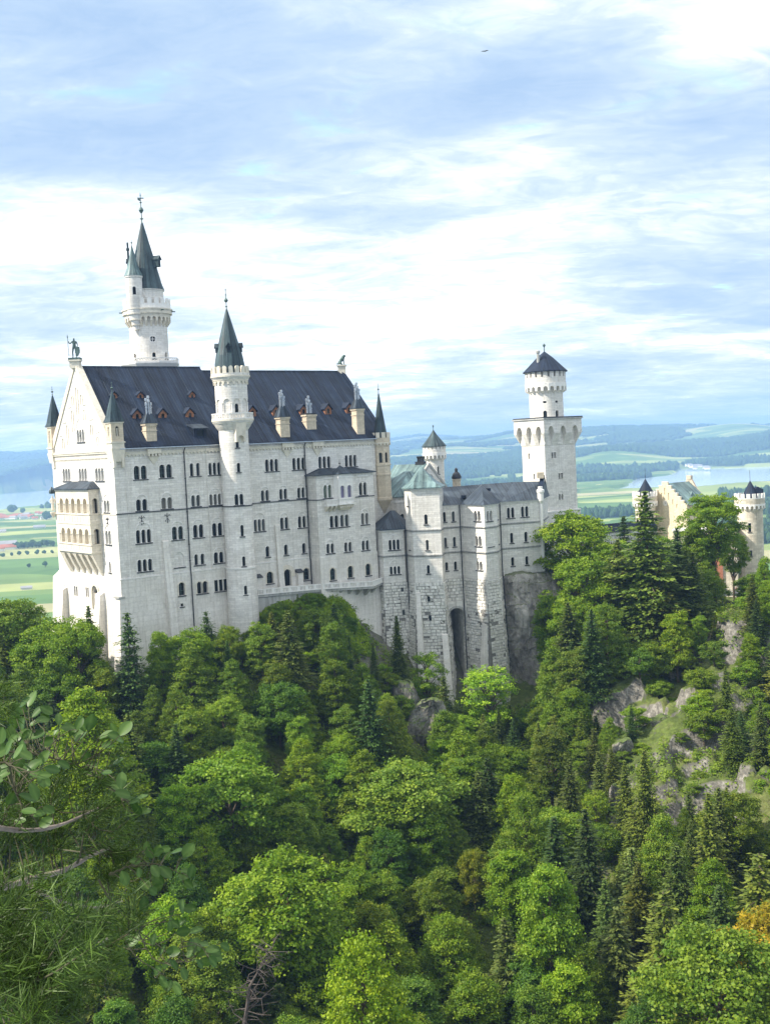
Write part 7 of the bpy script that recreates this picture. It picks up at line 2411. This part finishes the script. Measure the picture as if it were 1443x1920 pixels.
def build_people():
    gx, gy, gzf = 93.0, 296.0, -43.35
    t = thing('viewing_platform', (gx, gy, -46), 'small visitors platform with grey rails on posts, below the gatehouse at right', 'platform')
    B = lambda u, d, z: (gx + u, gy + d, z)
    g = G(); g.box(B, -6.0, 4.2, -2.2, 4.0, gzf - .35, gzf); part('deck', g, M['concrete'], t)
    g = G()
    for k in range(15):
        u = -5.9 + k * 10.0 / 14
        g.box(B, u - .04, u + .04, -2.15, -2.07, gzf, gzf + 1.1)
    for z in (.55, 1.05):
        g.box(B, -5.9, 4.1, -2.2, -2.12, gzf + z, gzf + z + .06)
    for k in range(60):
        u = -5.8 + k * 9.9 / 60
        g.box(B, u - .012, u + .012, -2.12, -2.09, gzf + .1, gzf + 1.05)
    part('railing', g, M['gray_rail'], t)
    for u in (-5, -2, 1, 3.6):
        g = G(); g.box(B, u - .15, u + .15, -1.9, -1.6, gzf - 6, gzf - .36); part('post', g, M['bark'], t)
    skin = plain('skin', (0.50, 0.30, 0.21), .6, .05)
    shirts = {'navy': (0.03, 0.04, 0.09), 'black': (.02, .02, .022), 'white': (.75, .75, .73), 'red': (.45, .06, .05), 'grey': (.25, .25, .27), 'teal': (.08, .25, .28)}
    tr_ = {'dark': (.03, .032, .045), 'blue': (.09, .14, .25), 'beige': (.45, .38, .27)}
    hair = {'brown': (.06, .035, .02), 'blond': (.35, .25, .12), 'black': (.015, .012, .01)}
    ppl = [(-4.6, -1.5, .4, 'black', 'dark', 'brown', (0.9, .9, 0), 'person in black at the left end of the platform railing'),
           (-3.9, -1.4, -.3, 'navy', 'dark', 'black', (.2, 1, 0), 'person in navy jacket second from the left on the platform'),
           (-1.7, -1.5, .1, 'white', 'blue', 'blond', (1, .2, 0), 'person in white top and blue trousers at the middle of the railing'),
           (-1.0, -.7, -.8, 'red', 'dark', 'brown', (0, 0, 0), 'person in red top standing behind the middle of the railing'),
           (.3, -1.4, .5, 'grey', 'beige', 'brown', (.9, 0, 0), 'person in grey top and beige trousers right of the middle'),
           (2.5, -1.3, .0, 'teal', 'dark', 'black', (.3, .3, 0), 'person in teal jacket at the right end of the platform')]
    mats = {}
    for (u, d, rz, sh, tr, hr, pose, lab) in ppl:
        P, E, R_ = person_mesh(pose)
        for key, colr in (('cloth ' + sh, shirts[sh]), ('trousers ' + tr, tr_[tr]), ('hair ' + hr, hair[hr])):
            if key not in mats:
                mats[key] = plain(key, colr, .85, .15, 6)
        o = skin_mesh('person', P, E, R_, skin, None, 1, (gx + u, gy + d, gzf))
        o.rotation_euler = (0, 0, rz)
        me = o.data
        me.materials.append(mats['cloth ' + sh]); me.materials.append(mats['trousers ' + tr])
        for p in me.polygons:
            z = p.center.z; xx = abs(p.center.x)
            wrist = (xx > .16 and z < 1.02)
            p.material_index = 0 if (z > 1.46 or wrist) else (1 if z > .93 else 2)
        tag(o, lab, 'person', 'visitors on the platform')
        g = G(); g.lathe((gx + u, gy + d + .012, 0), [(.088, gzf + 1.56), (.105, gzf + 1.64), (.095, gzf + 1.72), (.05, gzf + 1.775), (.01, gzf + 1.785)], 12)
        h = part('hair', g, mats['hair ' + hr], o, smooth=True)
        g = G()
        for sx in (-.03, .03):
            g.lathe((gx + u + sx, gy + d - .105, 0), [(.002, gzf + 1.615), (.012, gzf + 1.625), (.002, gzf + 1.635)], 6)
        g.loft([[(gx + u - .012, gy + d - .10, gzf + 1.585), (gx + u + .012, gy + d - .10, gzf + 1.585), (gx + u, gy + d - .13, gzf + 1.59)], [(gx + u - .006, gy + d - .10, gzf + 1.62), (gx + u + .006, gy + d - .10, gzf + 1.62), (gx + u, gy + d - .105, gzf + 1.62)]])
        part('face', g, skin, o, smooth=True)


build_people()


def build_bird():
    p = Vector((15.5, 172.0, 61.5)); s = 1.0
    d = _f + _r * ((909 - 721.5) / F_PX) + _u * ((960 - 95.5) / F_PX)
    p = d * 150
    t = thing('bird', p, 'tiny dark bird gliding high in the sky right of centre', 'bird')
    g = G()
    g.loft([[(p.x + x, p.y + r_ * math.cos(a), p.z + r_ * .8 * math.sin(a)) for a in np.linspace(0, 2 * PI, 8, endpoint=False)] for x, r_ in ((-.30, .015), (-.2, .045), (0, .065), (.13, .05), (.2, .04), (.27, .01))])
    part('body', g, M['iron'], t, smooth=True)
    for sg in (-1, 1):
        g = G()
        pts = [(-.08, 0, 0), (.07, 0, 0), (.08, sg * .22, .10), (.0, sg * .52, .03), (-.06, sg * .5, .03), (-.07, sg * .2, .09)]
        g.loft([[(p.x + a + sg * .0, p.y + b, p.z + c) for a, b, c in pts], [(p.x + a, p.y + b, p.z + c + .015) for a, b, c in pts]])
        part('wing', g, M['iron'], t)
    t.rotation_euler = (0, 0, 1.2)


build_bird()


# ================================================================== FAR COUNTRY
def far_woods():
    V, Fc, T = [], [], []
    def batch(n, r0, r1, wr, hr, q0=-.5, q1=.5):
        q = rng.uniform(q0, q1, n); y = np.exp(rng.uniform(math.log(r0), math.log(r1), n)); x = q * y
        m = forest_mask(x, y); x, y = x[m], y[m]
        z = ground_z(x, y)
        return x, y, z, rng.uniform(*wr, len(x)), rng.uniform(*hr, len(x))
    sets = [batch(26000, 1300, 3400, (9, 16), (13, 24)), batch(42000, 3400, 6500, (14, 28), (16, 27)), batch(30000, 6500, 10000, (30, 60), (18, 28)), batch(12000, 10000, 14500, (60, 120), (20, 32))]
    x, y, z, w, h = [np.concatenate([s[i] for s in sets]) for i in range(5)]
    n = len(x)
    k = 6
    prof = [(.40, 0.0), (.5, .38), (.34, .76), (.04, 1.0)]
    an = np.arange(k) * 2 * PI / k
    rings = []
    for pr, pz in prof:
        jr = rng.uniform(.75, 1.25, (n, k)); a = an[None, :] + rng.uniform(0, 1, (n, 1))
        rings.append(np.stack([x[:, None] + np.cos(a) * pr * w[:, None] * jr, y[:, None] + np.sin(a) * pr * w[:, None] * jr, z[:, None] - 1 + pz * h[:, None] * np.ones((1, k))], -1))
    v = np.stack(rings, 1).reshape(-1, 3)
    i = np.arange(k); j = (i + 1) % k
    loc = np.concatenate([np.stack([b * k + i, b * k + j, (b + 1) * k + j, (b + 1) * k + i], 1) for b in range(3)])
    f = (loc[None] + (np.arange(n) * 4 * k)[:, None, None]).reshape(-1, 4).astype(np.int32)
    me = D.meshes.new('far_woods')
    me.vertices.add(len(v)); me.vertices.foreach_set('co', v.astype(np.float32).ravel())
    me.loops.add(f.size); me.loops.foreach_set('vertex_index', f.ravel())
    me.polygons.add(len(f)); me.polygons.foreach_set('loop_start', np.arange(0, f.size, 4, dtype=np.int32))
    me.update(calc_edges=True)
    me.materials.append(M['farleaf'])
    o = D.objects.new('far_woods', me); C.objects.link(o)
    tag(o, 'woods spread over the plain and hills beyond the castle', 'woods', None, 'stuff')
    print('far trees', n)


M['farleaf'] = plain('far foliage', (0.040, 0.078, 0.028), .95, .35, .02, 0, .1)
far_woods()


def field_tree(px, py, dpt, wpx, hpx, label, group=None):
    x = None
    d = _f + _r * ((px - 721.5) / F_PX) + _u * ((960 - py) / F_PX)
    p = d * (dpt / d.y)
    z = gz(p.x, p.y)
    w = wpx / F_PX * dpt; h = hpx / F_PX * dpt
    t = thing('field_tree', (p.x, p.y, z), label, 'tree', group)
    g = G()
    rr = random.Random(int(px * 7 + py))
    for k in range(9):
        a = rr.uniform(0, 6.28); q = rr.uniform(0, .3) * w; cz = z + h * rr.uniform(.35, .75); r_ = w * rr.uniform(.22, .34)
        pr = [(r_ * .3, cz - r_), (r_ * .9, cz - r_ * .5), (r_, cz), (r_ * .85, cz + r_ * .55), (r_ * .3, cz + r_)]
        g.lathe((p.x + q * math.cos(a), p.y + q * math.sin(a)), [(a_ * rr.uniform(.85, 1.15), b_) for a_, b_ in pr], 9)
    part('crown', g, M['farleaf'], t)
    g = G(); g.tube([(p.x, p.y, z - 1), (p.x, p.y, z + h * .4)], w * .05, 6); part('trunk', g, M['bark'], t)


def ground_depth(px, py):
    d = _f + _r * ((px - 721.5) / F_PX) + _u * ((960 - py) / F_PX)
    k = PLAIN / d.z
    return (d * k).y


for i, (px, py, w, h) in enumerate([(5, 1045, 9, 6), (22, 1043, 8, 6), (36, 1042, 9, 8), (52, 1041, 9, 8), (69, 1040, 9, 8), (83, 1039, 8, 7), (98, 1038, 7, 6)]):
    field_tree(px, py, ground_depth(px, py), w, h, f'{["first", "second", "third", "fourth", "fifth", "sixth", "seventh"][i]} from the left in the row of round field trees left of the palace', 'row of field trees left of the palace')
field_tree(54, 1066, ground_depth(54, 1066), 8, 9, 'small lone tree in the meadow, left of the larger one, left of the palace')
field_tree(85, 1065, ground_depth(85, 1065), 13, 14, 'larger lone round tree in the meadow close to the palace wall')
for i, (px, py, w, h) in enumerate([(25, 960, 20, 12), (88, 976, 20, 18), (43, 961, 12, 8)]):
    field_tree(px, py, ground_depth(px, py), w, h, ['big tree at the lakeside village, left', 'big tree at the lakeside village nearest the palace', 'middle tree at the lakeside village'][i])
rr = random.Random(3)
for i in range(26):
    px = 28 + i * 2.9 + rr.uniform(-1, 1); py = 1030 - i * .25 + rr.uniform(-2, 2)
    field_tree(px, py, ground_depth(px, py), 10, 13, 'dark tree in the hedge line crossing the meadows left of the palace', 'trees of the hedge line in the meadows')


def house(px, py, lx, ly, h, rz, wall, roof, label, group=None, hip=False):
    dp = ground_depth(px, py); d = _f + _r * ((px - 721.5) / F_PX) + _u * ((960 - py) / F_PX); p = d * (dp / d.y); z = gz(p.x, p.y)
    F2 = frame(p.x, p.y, rz)
    t = thing('house', (p.x, p.y, z), label, 'house', group)
    g = G(); g.loft([[F2(a, -ly / 2, z - 1), F2(a, ly / 2, z - 1), F2(a, ly / 2, z + h), F2(a, 0, z + h + ly * .38), F2(a, -ly / 2, z + h)] for a in (-lx / 2, lx / 2)]); part('wall', g, M[wall], t)
    g = G(); e = .8
    g.loft([[F2(a, -ly / 2 - e, z + h - e * .76), F2(a, 0, z + h + ly * .38), F2(a, ly / 2 + e, z + h - e * .76), F2(a, ly / 2 + e, z + h - e * .76 + .5), F2(a, 0, z + h + ly * .38 + .6), F2(a, -ly / 2 - e, z + h - e * .76 + .5)] for a in (-lx / 2 - e, lx / 2 + e)]); part('roof', g, M[roof], t)


for i in range(30):
    px = rr.uniform(-5, 98); py = 972 - px * .02 + rr.uniform(-4, 5)
    house(px, py, rr.uniform(14, 26), rr.uniform(10, 14), rr.uniform(4, 7), rr.uniform(-.5, .5), 'villwall', rr.choice(['villroof', 'villroof', 'barnroof']), 'house in the lakeside village left of the palace', 'houses of the lakeside village')
for px, py, lx, ly, h, rf, lb in [(10, 1026, 46, 18, 6, 'barnroof', 'long grey roofed barn of the farm at the left edge'), (17, 1031, 40, 14, 5, 'villroof', 'red roofed farm building left of the hedge line'), (2, 1035, 14, 10, 6, 'villroof', 'small farmhouse at the left edge below the barn'),
                                  (74, 990, 30, 12, 4, 'barnroof', 'lone field barn with pale side left of the palace'), (50, 1106, 14, 5, 2.6, 'barnroof', 'small white hut in the near meadow at left'), (3, 998, 22, 10, 4, 'barnroof', 'grey barn at the left edge above the farm')]:
    house(px, py, lx, ly, h, .25, 'villwall', rf, lb)
for i in range(34):
    px = rr.gauss(1185, 22); py = 836 + rr.uniform(-6, 6)
    house(px, py, rr.uniform(18, 34), rr.uniform(14, 20), rr.uniform(7, 11), rr.uniform(-.8, .8), 'villwall', rr.choice(['villroof', 'barnroof', 'villroof']), 'house of the distant village on the rise right of the square keep', 'houses of the distant village')
for i in range(9):
    px = rr.uniform(1285, 1335); py = 879 + rr.uniform(-2, 2)
    house(px, py, rr.uniform(18, 30), 13, 7, rr.uniform(-.8, .8), 'villwall', 'barnroof', 'pale house on the far lake shore above the gatehouse', 'houses on the far lake shore')


# ================================================================== DEAD TREE
def build_dead_tree():
    t = thing('dead_tree', (-10.9, 88, -64), 'bare leaning dead tree with grey twigs at the bottom, left of the bright conical tree', 'tree')
    P0 = _f + _r * ((452 - 721.5) / F_PX) + _u * ((960 - 1975) / F_PX); P1 = _f + _r * ((468 - 721.5) / F_PX) + _u * ((960 - 1850) / F_PX); P2 = _f + _r * ((514 - 721.5) / F_PX) + _u * ((960 - 1768) / F_PX)
    a, b, c = P0 * 82, P1 * 82, P2 * 82.5
    g = G(); g.tube([a + Vector((-1.5, 0, -9)), a, b, c], [.22, .18, .11, .03], 8); part('trunk', g, M['deadwood'], t, smooth=True)
    g = G(); r = random.Random(4)
    for i in range(58):
        k = r.uniform(.02, .98)
        p = (a + (b - a) * (k / .45)) if k < .45 else (b + (c - b) * ((k - .45) / .55))
        d = Vector((r.uniform(-1, 1), r.uniform(-.6, .6), r.uniform(-.5, .75))); L_ = r.uniform(.9, 2.8) * (1.1 - k * .5)
        q = p + d.normalized() * L_ * .5 + Vector((0, 0, r.uniform(-.2, .1))); e = q + (d + Vector((r.uniform(-.5, .5), 0, r.uniform(-.7, .3)))).normalized() * L_ * .5
        g.tube([p, q, e], [.045, .03, .012], 5)
        for _ in range(3):
            s_ = p + (e - p) * r.uniform(.3, 1); g.tube([s_, s_ + Vector((r.uniform(-.5, .5), r.uniform(-.3, .3), r.uniform(-.45, .3)))], [.02, .008], 4)
    part('twigs', g, M['deadwood'], t)


build_dead_tree()


# ================================================================== NEAR BRANCHES
def cp_(px, py, d):
    return (_f + _r * ((px - 721.5) / F_PX) + _u * ((960 - py) / F_PX)) * d


def pine_bough(name, label, stem, tufts, seed, rad=.012):
    """stem: photo points with distance; tufts: (x, y, dist, direction degrees, size)"""
    r = random.Random(seed); rn = np.random.default_rng(seed)
    o0 = cp_(*stem[0])
    t = thing(name, o0, label, 'branch')
    pts = [cp_(*s) for s in stem]
    # smooth the line
    path = []
    for i in range(len(pts) - 1):
        p0, p1, p2, p3 = pts[max(i - 1, 0)], pts[i], pts[i + 1], pts[min(i + 2, len(pts) - 1)]
        for k in range(6):
            u = k / 6
            path.append(.5 * ((2 * p1) + (p2 - p0) * u + (2 * p0 - 5 * p1 + 4 * p2 - p3) * u * u + (3 * p1 - p0 - 3 * p2 + p3) * u ** 3))
    path.append(pts[-1])
    g = G(); n = len(path)
    g.tube(path, [rad * (1 - .7 * i / n) * r.uniform(.85, 1.15) for i in range(n)], 8)
    part('stem', g, M['palebark'], t, smooth=True)
    tw = G(); C_, N_, U_, W_, H_, T_ = [], [], [], [], [], []
    for (x, y, d, ang, size) in [(x, y, d, a, s * .62) for x, y, d, a, s in tufts] + [(x + r.uniform(-38, 38), y + r.uniform(-38, 38), d + r.uniform(-.15, .2), a + r.uniform(-45, 45), s * .55) for x, y, d, a, s in tufts]:
        p = cp_(x, y, d)
        near = min(path, key=lambda q: (q - p).length)
        a = math.radians(ang)
        dr = (_r * math.cos(a) + _u * math.sin(a) + _f * r.uniform(-.4, .4)).normalized()
        tip = p + dr * size
        mid = (near + p) / 2 + Vector((0, 0, -.01))
        tw.tube([near, mid + _u * r.uniform(-.01, .01), p, tip], [rad * .22, rad * .19, rad * .16, rad * .08], 6)
        m = int(130 * size / .08)
        f = rn.uniform(-.25, 1.02, m)
        base = np.array(p)[None] + np.array(tip - p)[None] * f[:, None]
        dv = rn.normal(size=(m, 3)); dv -= np.array(dr)[None] * (dv @ np.array(dr))[:, None]; dv /= np.linalg.norm(dv, axis=1, keepdims=True)
        nd_ = dv * rn.uniform(.6, 1.0, m)[:, None] + np.array(dr)[None] * rn.uniform(.35, 1.0, m)[:, None]
        nd_ /= np.linalg.norm(nd_, axis=1, keepdims=True)
        L_ = rn.uniform(.045, .068, m)
        C_.append(base + nd_ * L_[:, None] * .5); U_.append(nd_); N_.append(rn.normal(size=(m, 3))); H_.append(L_); W_.append(np.full(m, .0024)); T_.append(np.clip(rn.random(m) ** 1.6 * .8 + r.random() * .3, 0, 1))
    part('twigs', tw, M['twig'], t, smooth=True)
    C_, N_, U_, W_, H_, T_ = map(np.concatenate, (C_, N_, U_, W_, H_, T_))
    me = quad_mesh('needles', C_ - np.array(o0), N_, U_, W_, H_, T_); me.materials.append(M['pine'])
    o = D.objects.new('needles', me); C.objects.link(o); o.parent = t


def leafy_twig(label, stem, leaves, seed, rad=.0028):
    r = random.Random(seed)
    o0 = cp_(*stem[0]); t = thing('leafy_branch', o0, label, 'branch')
    pts = [cp_(*s) for s in stem]
    raw = pts; pts = []
    for i in range(len(raw) - 1):
        p0, p1, p2, p3 = raw[max(i - 1, 0)], raw[i], raw[i + 1], raw[min(i + 2, len(raw) - 1)]
        for k in range(7):
            u = k / 7
            pts.append(.5 * ((2 * p1) + (p2 - p0) * u + (2 * p0 - 5 * p1 + 4 * p2 - p3) * u * u + (3 * p1 - p0 - 3 * p2 + p3) * u ** 3) + _u * r.uniform(-.002, .002))
    pts.append(raw[-1])
    g = G(); g.tube(pts, [rad * (1 - .75 * i / len(pts)) for i in range(len(pts))], 6)
    L = G(); tint = []
    for (x, y, d, ang, size) in leaves:
        p = cp_(x, y, d)
        near = min(pts, key=lambda q: (q - p).length)
        a = math.radians(ang)
        ax = (_r * math.cos(a) + _u * math.sin(a) + _f * r.uniform(-.5, .5)).normalized()
        nn = (_u * r.uniform(.3, 1.0) - _f * r.uniform(.2, 1.0) + _r * r.uniform(-.6, .6)).normalized()
        sd = ax.cross(nn).normalized(); nn = sd.cross(ax).normalized()
        dv = (p - near); side_ = _u * (dv.length * r.uniform(-.22, .22)) + _f * (dv.length * r.uniform(-.3, .3))
        g.tube([near, near + dv * .35 + side_, near + dv * .75 + side_ * .7, p], [.0014, .0012, .001, .0008], 5)
        o = len(L.v); S = 9
        w = size * r.uniform(.30, .40)
        curl = r.uniform(-.12, .25)
        for i in range(S + 1):
            k = i / S
            ww = w * (math.sin(PI * min(1, k * .97 + .015)) ** .62) * (1 - .12 * (1 - k))
            c = p + ax * size * k - nn * (curl * size * (k - .3) ** 2)
            for sgn, up in ((-1, .22), (-.5, .07), (0, 0), (.5, .07), (1, .22)):
                L.v.append(tuple(c + sd * ww * sgn + nn * ww * up))
        for i in range(S):
            for j in range(4):
                a_ = o + i * 5 + j
                L.f.append((a_, a_ + 1, a_ + 6, a_ + 5))
        tv = r.uniform(0, .6)
        tint += [tv, tv + .05, tv + .45, tv + .05, tv] * (S + 1)
    part('stem', g, M['twig'], t, smooth=True)
    me = D.meshes.new('leaves'); me.from_pydata([(a - o0.x, b - o0.y, c - o0.z) for a, b, c in L.v], [], L.f)
    at = me.attributes.new('tint', 'FLOAT', 'POINT'); at.data.foreach_set('value', tint)
    me.polygons.foreach_set('use_smooth', [True] * len(me.polygons)); me.materials.append(M['white'])
    ob = D.objects.new('leaves', me); C.objects.link(ob); ob.parent = t


def near_branches():
    r = random.Random(12)
    def field(cx, cy, rx, ry, n, d0, ang, spread, s0=.10, s1=.15):
        return [(cx + r.gauss(0, rx), cy + r.gauss(0, ry), d0 + r.uniform(-.25, .25), ang + r.uniform(-spread, spread), r.uniform(s0, s1)) for _ in range(n)]
    pine_bough('pine_bough', 'pine bough with bare pale grey stem reaching in from the left edge', [(-140, 1680, 2.7), (0, 1664, 2.8), (60, 1648, 2.85), (120, 1632, 2.9), (165, 1608, 2.95), (205, 1590, 3.0)],
               [(40, 1560, 2.9, 60, .12), (85, 1530, 2.9, 70, .13), (130, 1555, 3.0, 50, .13), (170, 1540, 3.0, 40, .12), (200, 1575, 3.0, 20, .13), (215, 1600, 3.0, 5, .12), (150, 1600, 2.9, 25, .11), (185, 1625, 3.0, -15, .10), (100, 1600, 2.9, 80, .11), (60, 1600, 2.85, 100, .10), (20, 1580, 2.8, 95, .13), (-10, 1610, 2.8, 100, .13)], 1)
    pine_bough('pine_bough', 'upper pine bough with twin pale stems at the left edge', [(-120, 1530, 2.6), (0, 1553, 2.7), (60, 1557, 2.75), (110, 1548, 2.8), (150, 1532, 2.85), (185, 1515, 2.9)],
               [(95, 1500, 2.8, 75, .12), (130, 1495, 2.85, 65, .12), (160, 1500, 2.85, 50, .13), (175, 1525, 2.9, 15, .12), (20, 1500, 2.7, 80, .12), (-5, 1460, 2.7, 60, .14), (10, 1520, 2.7, 40, .1)], 2, .008)
    pine_bough('pine_bough', 'dark pine tips at the left edge beside the broad leaves', [(-100, 1350, 2.6), (-30, 1345, 2.65), (0, 1335, 2.7)], [(-25, 1325, 2.7, 30, .07), (-20, 1300, 2.7, 50, .06), (-15, 1345, 2.7, 10, .07)], 3, .006)
    pine_bough('pine_bough', 'large mass of long green pine needles filling the bottom left corner', [(-160, 1990, 2.3), (-40, 1900, 2.35), (60, 1840, 2.4), (140, 1800, 2.5), (200, 1760, 2.6)],
               field(60, 1770, 60, 35, 10, 2.4, 60, 35, .12, .16) + field(20, 1850, 60, 35, 12, 2.3, 60, 35, .12, .16) + field(140, 1790, 45, 30, 8, 2.5, 50, 40, .10, .14) + field(90, 1890, 60, 30, 9, 2.3, 60, 40, .12, .15) + field(-10, 1740, 30, 40, 6, 2.3, 60, 30, .12, .15), 4, .010)
    pine_bough('pine_bough', 'thin curved pine twigs hanging down below the grey stem', [(50, 1655, 2.9), (85, 1680, 2.9), (130, 1695, 2.95), (185, 1702, 3.0), (230, 1690, 3.0)],
               [(75, 1690, 2.9, -70, .07), (110, 1700, 2.9, -60, .06), (205, 1650, 3.0, 40, .1), (170, 1660, 3.0, 45, .1)], 5, .006)
    # broad leaves
    def lv(pts, d, n_extra, sz=(.028, .045)):
        out = []
        for (x, y, a) in pts:
            out.append((x, y, d + r.uniform(-.12, .12), a + r.uniform(-15, 15), r.uniform(*sz)))
        for _ in range(n_extra):
            x, y, a = r.choice(pts)
            out.append((x + r.uniform(-22, 22), y + r.uniform(-22, 22), d + r.uniform(-.15, .15), r.uniform(-60, 120), r.uniform(*sz)))
        return out
    leafy_twig('leafy branch with grey green oval leaves across the upper left', [(-60, 1420, 2.6), (30, 1410, 2.7), (110, 1425, 2.8), (165, 1445, 2.85), (205, 1475, 2.9), (245, 1500, 2.95)],
               lv([(20, 1390, 80), (40, 1370, 60), (60, 1385, 40), (75, 1395, 10), (110, 1360, 95), (130, 1380, 60), (150, 1385, 30), (165, 1370, 80), (185, 1385, 40), (190, 1400, 0), (205, 1375, 50), (150, 1450, 0), (160, 1435, 20), (190, 1450, 20), (205, 1470, -20), (215, 1485, -15), (245, 1515, 70), (260, 1520, 0), (235, 1500, -20), (60, 1345, 45), (75, 1325, -30), (30, 1345, 90)], 2.85, 34), 6)
    leafy_twig('leafy branch with grey green leaves at the left edge below the dark pine tips', [(-50, 1440, 2.5), (10, 1430, 2.5), (25, 1470, 2.55), (35, 1500, 2.6), (60, 1530, 2.6)],
               lv([(10, 1415, 50), (0, 1395, 70), (30, 1440, 0), (55, 1450, 10), (70, 1455, -10), (35, 1490, -20), (40, 1520, 10), (60, 1530, 0), (20, 1420, 30), (-10, 1460, 20), (90, 1450, 20)], 2.55, 24), 7)
    leafy_twig('leafy branch with round leaves at the middle left, right of the pine bough', [(205, 1640, 2.9), (240, 1625, 2.95), (275, 1618, 3.0), (310, 1625, 3.0), (340, 1640, 3.0)],
               lv([(275, 1600, 95), (290, 1605, 60), (320, 1600, 30), (340, 1610, 20), (335, 1640, -10), (345, 1650, -30), (350, 1665, 10), (290, 1640, -30), (265, 1650, -40), (250, 1620, 70), (225, 1620, 120), (300, 1625, -50), (270, 1680, -80), (230, 1640, 150)], 3.0, 16), 8)
    leafy_twig('long thin stem with a few leaves curving down in the lower left', [(185, 1650, 2.9), (215, 1700, 2.9), (255, 1740, 2.95), (275, 1780, 3.0), (300, 1805, 3.0), (345, 1800, 3.05), (385, 1785, 3.1)],
               lv([(320, 1720, 70), (335, 1735, 30), (330, 1750, 0), (355, 1750, -5), (200, 1740, -30), (190, 1755, 10), (370, 1770, 10), (385, 1780, -10), (395, 1790, -25), (375, 1800, -20), (340, 1815, -80), (320, 1800, -60), (300, 1790, 60), (350, 1795, 60)], 3.0, 16), 9)
    leafy_twig('bare thin twig arching through the lower left leaves', [(200, 1640, 3.0), (212, 1710, 3.0), (235, 1765, 3.0), (262, 1800, 3.0), (310, 1830, 3.0)], lv([(300, 1830, -40), (325, 1840, -60), (240, 1775, 30)], 3.0, 4), 10, .003)


near_branches()

# ================================================================== HAZE
g = G()
HZ0, HZ1 = PLAIN - 12, 190.0
g.box(lambda u, d, z: (u, d, z), -15000, 15000, -300, 19300, HZ0, HZ1)
hz = part('haze', g, D.materials.new('haze air'), None)
hm = hz.data.materials[0]; hm.use_nodes = True; hn = hm.node_tree
for n_ in list(hn.nodes):
    if n_.type != 'OUTPUT_MATERIAL':
        hn.nodes.remove(n_)
pv = nd(hn, 'ShaderNodeVolumePrincipled')
pv.inputs['Color'].default_value = (0.38, 0.60, 1.0, 1)
pv.inputs['Density'].default_value = HAZE_DENSITY = 0.00012
pv.inputs['Anisotropy'].default_value = 0.2
hn.links.new(pv.outputs[0], hn.nodes['Material Output'].inputs['Volume'])
tag(hz, 'pale blue haze lying over the far country', 'haze', None, 'stuff')
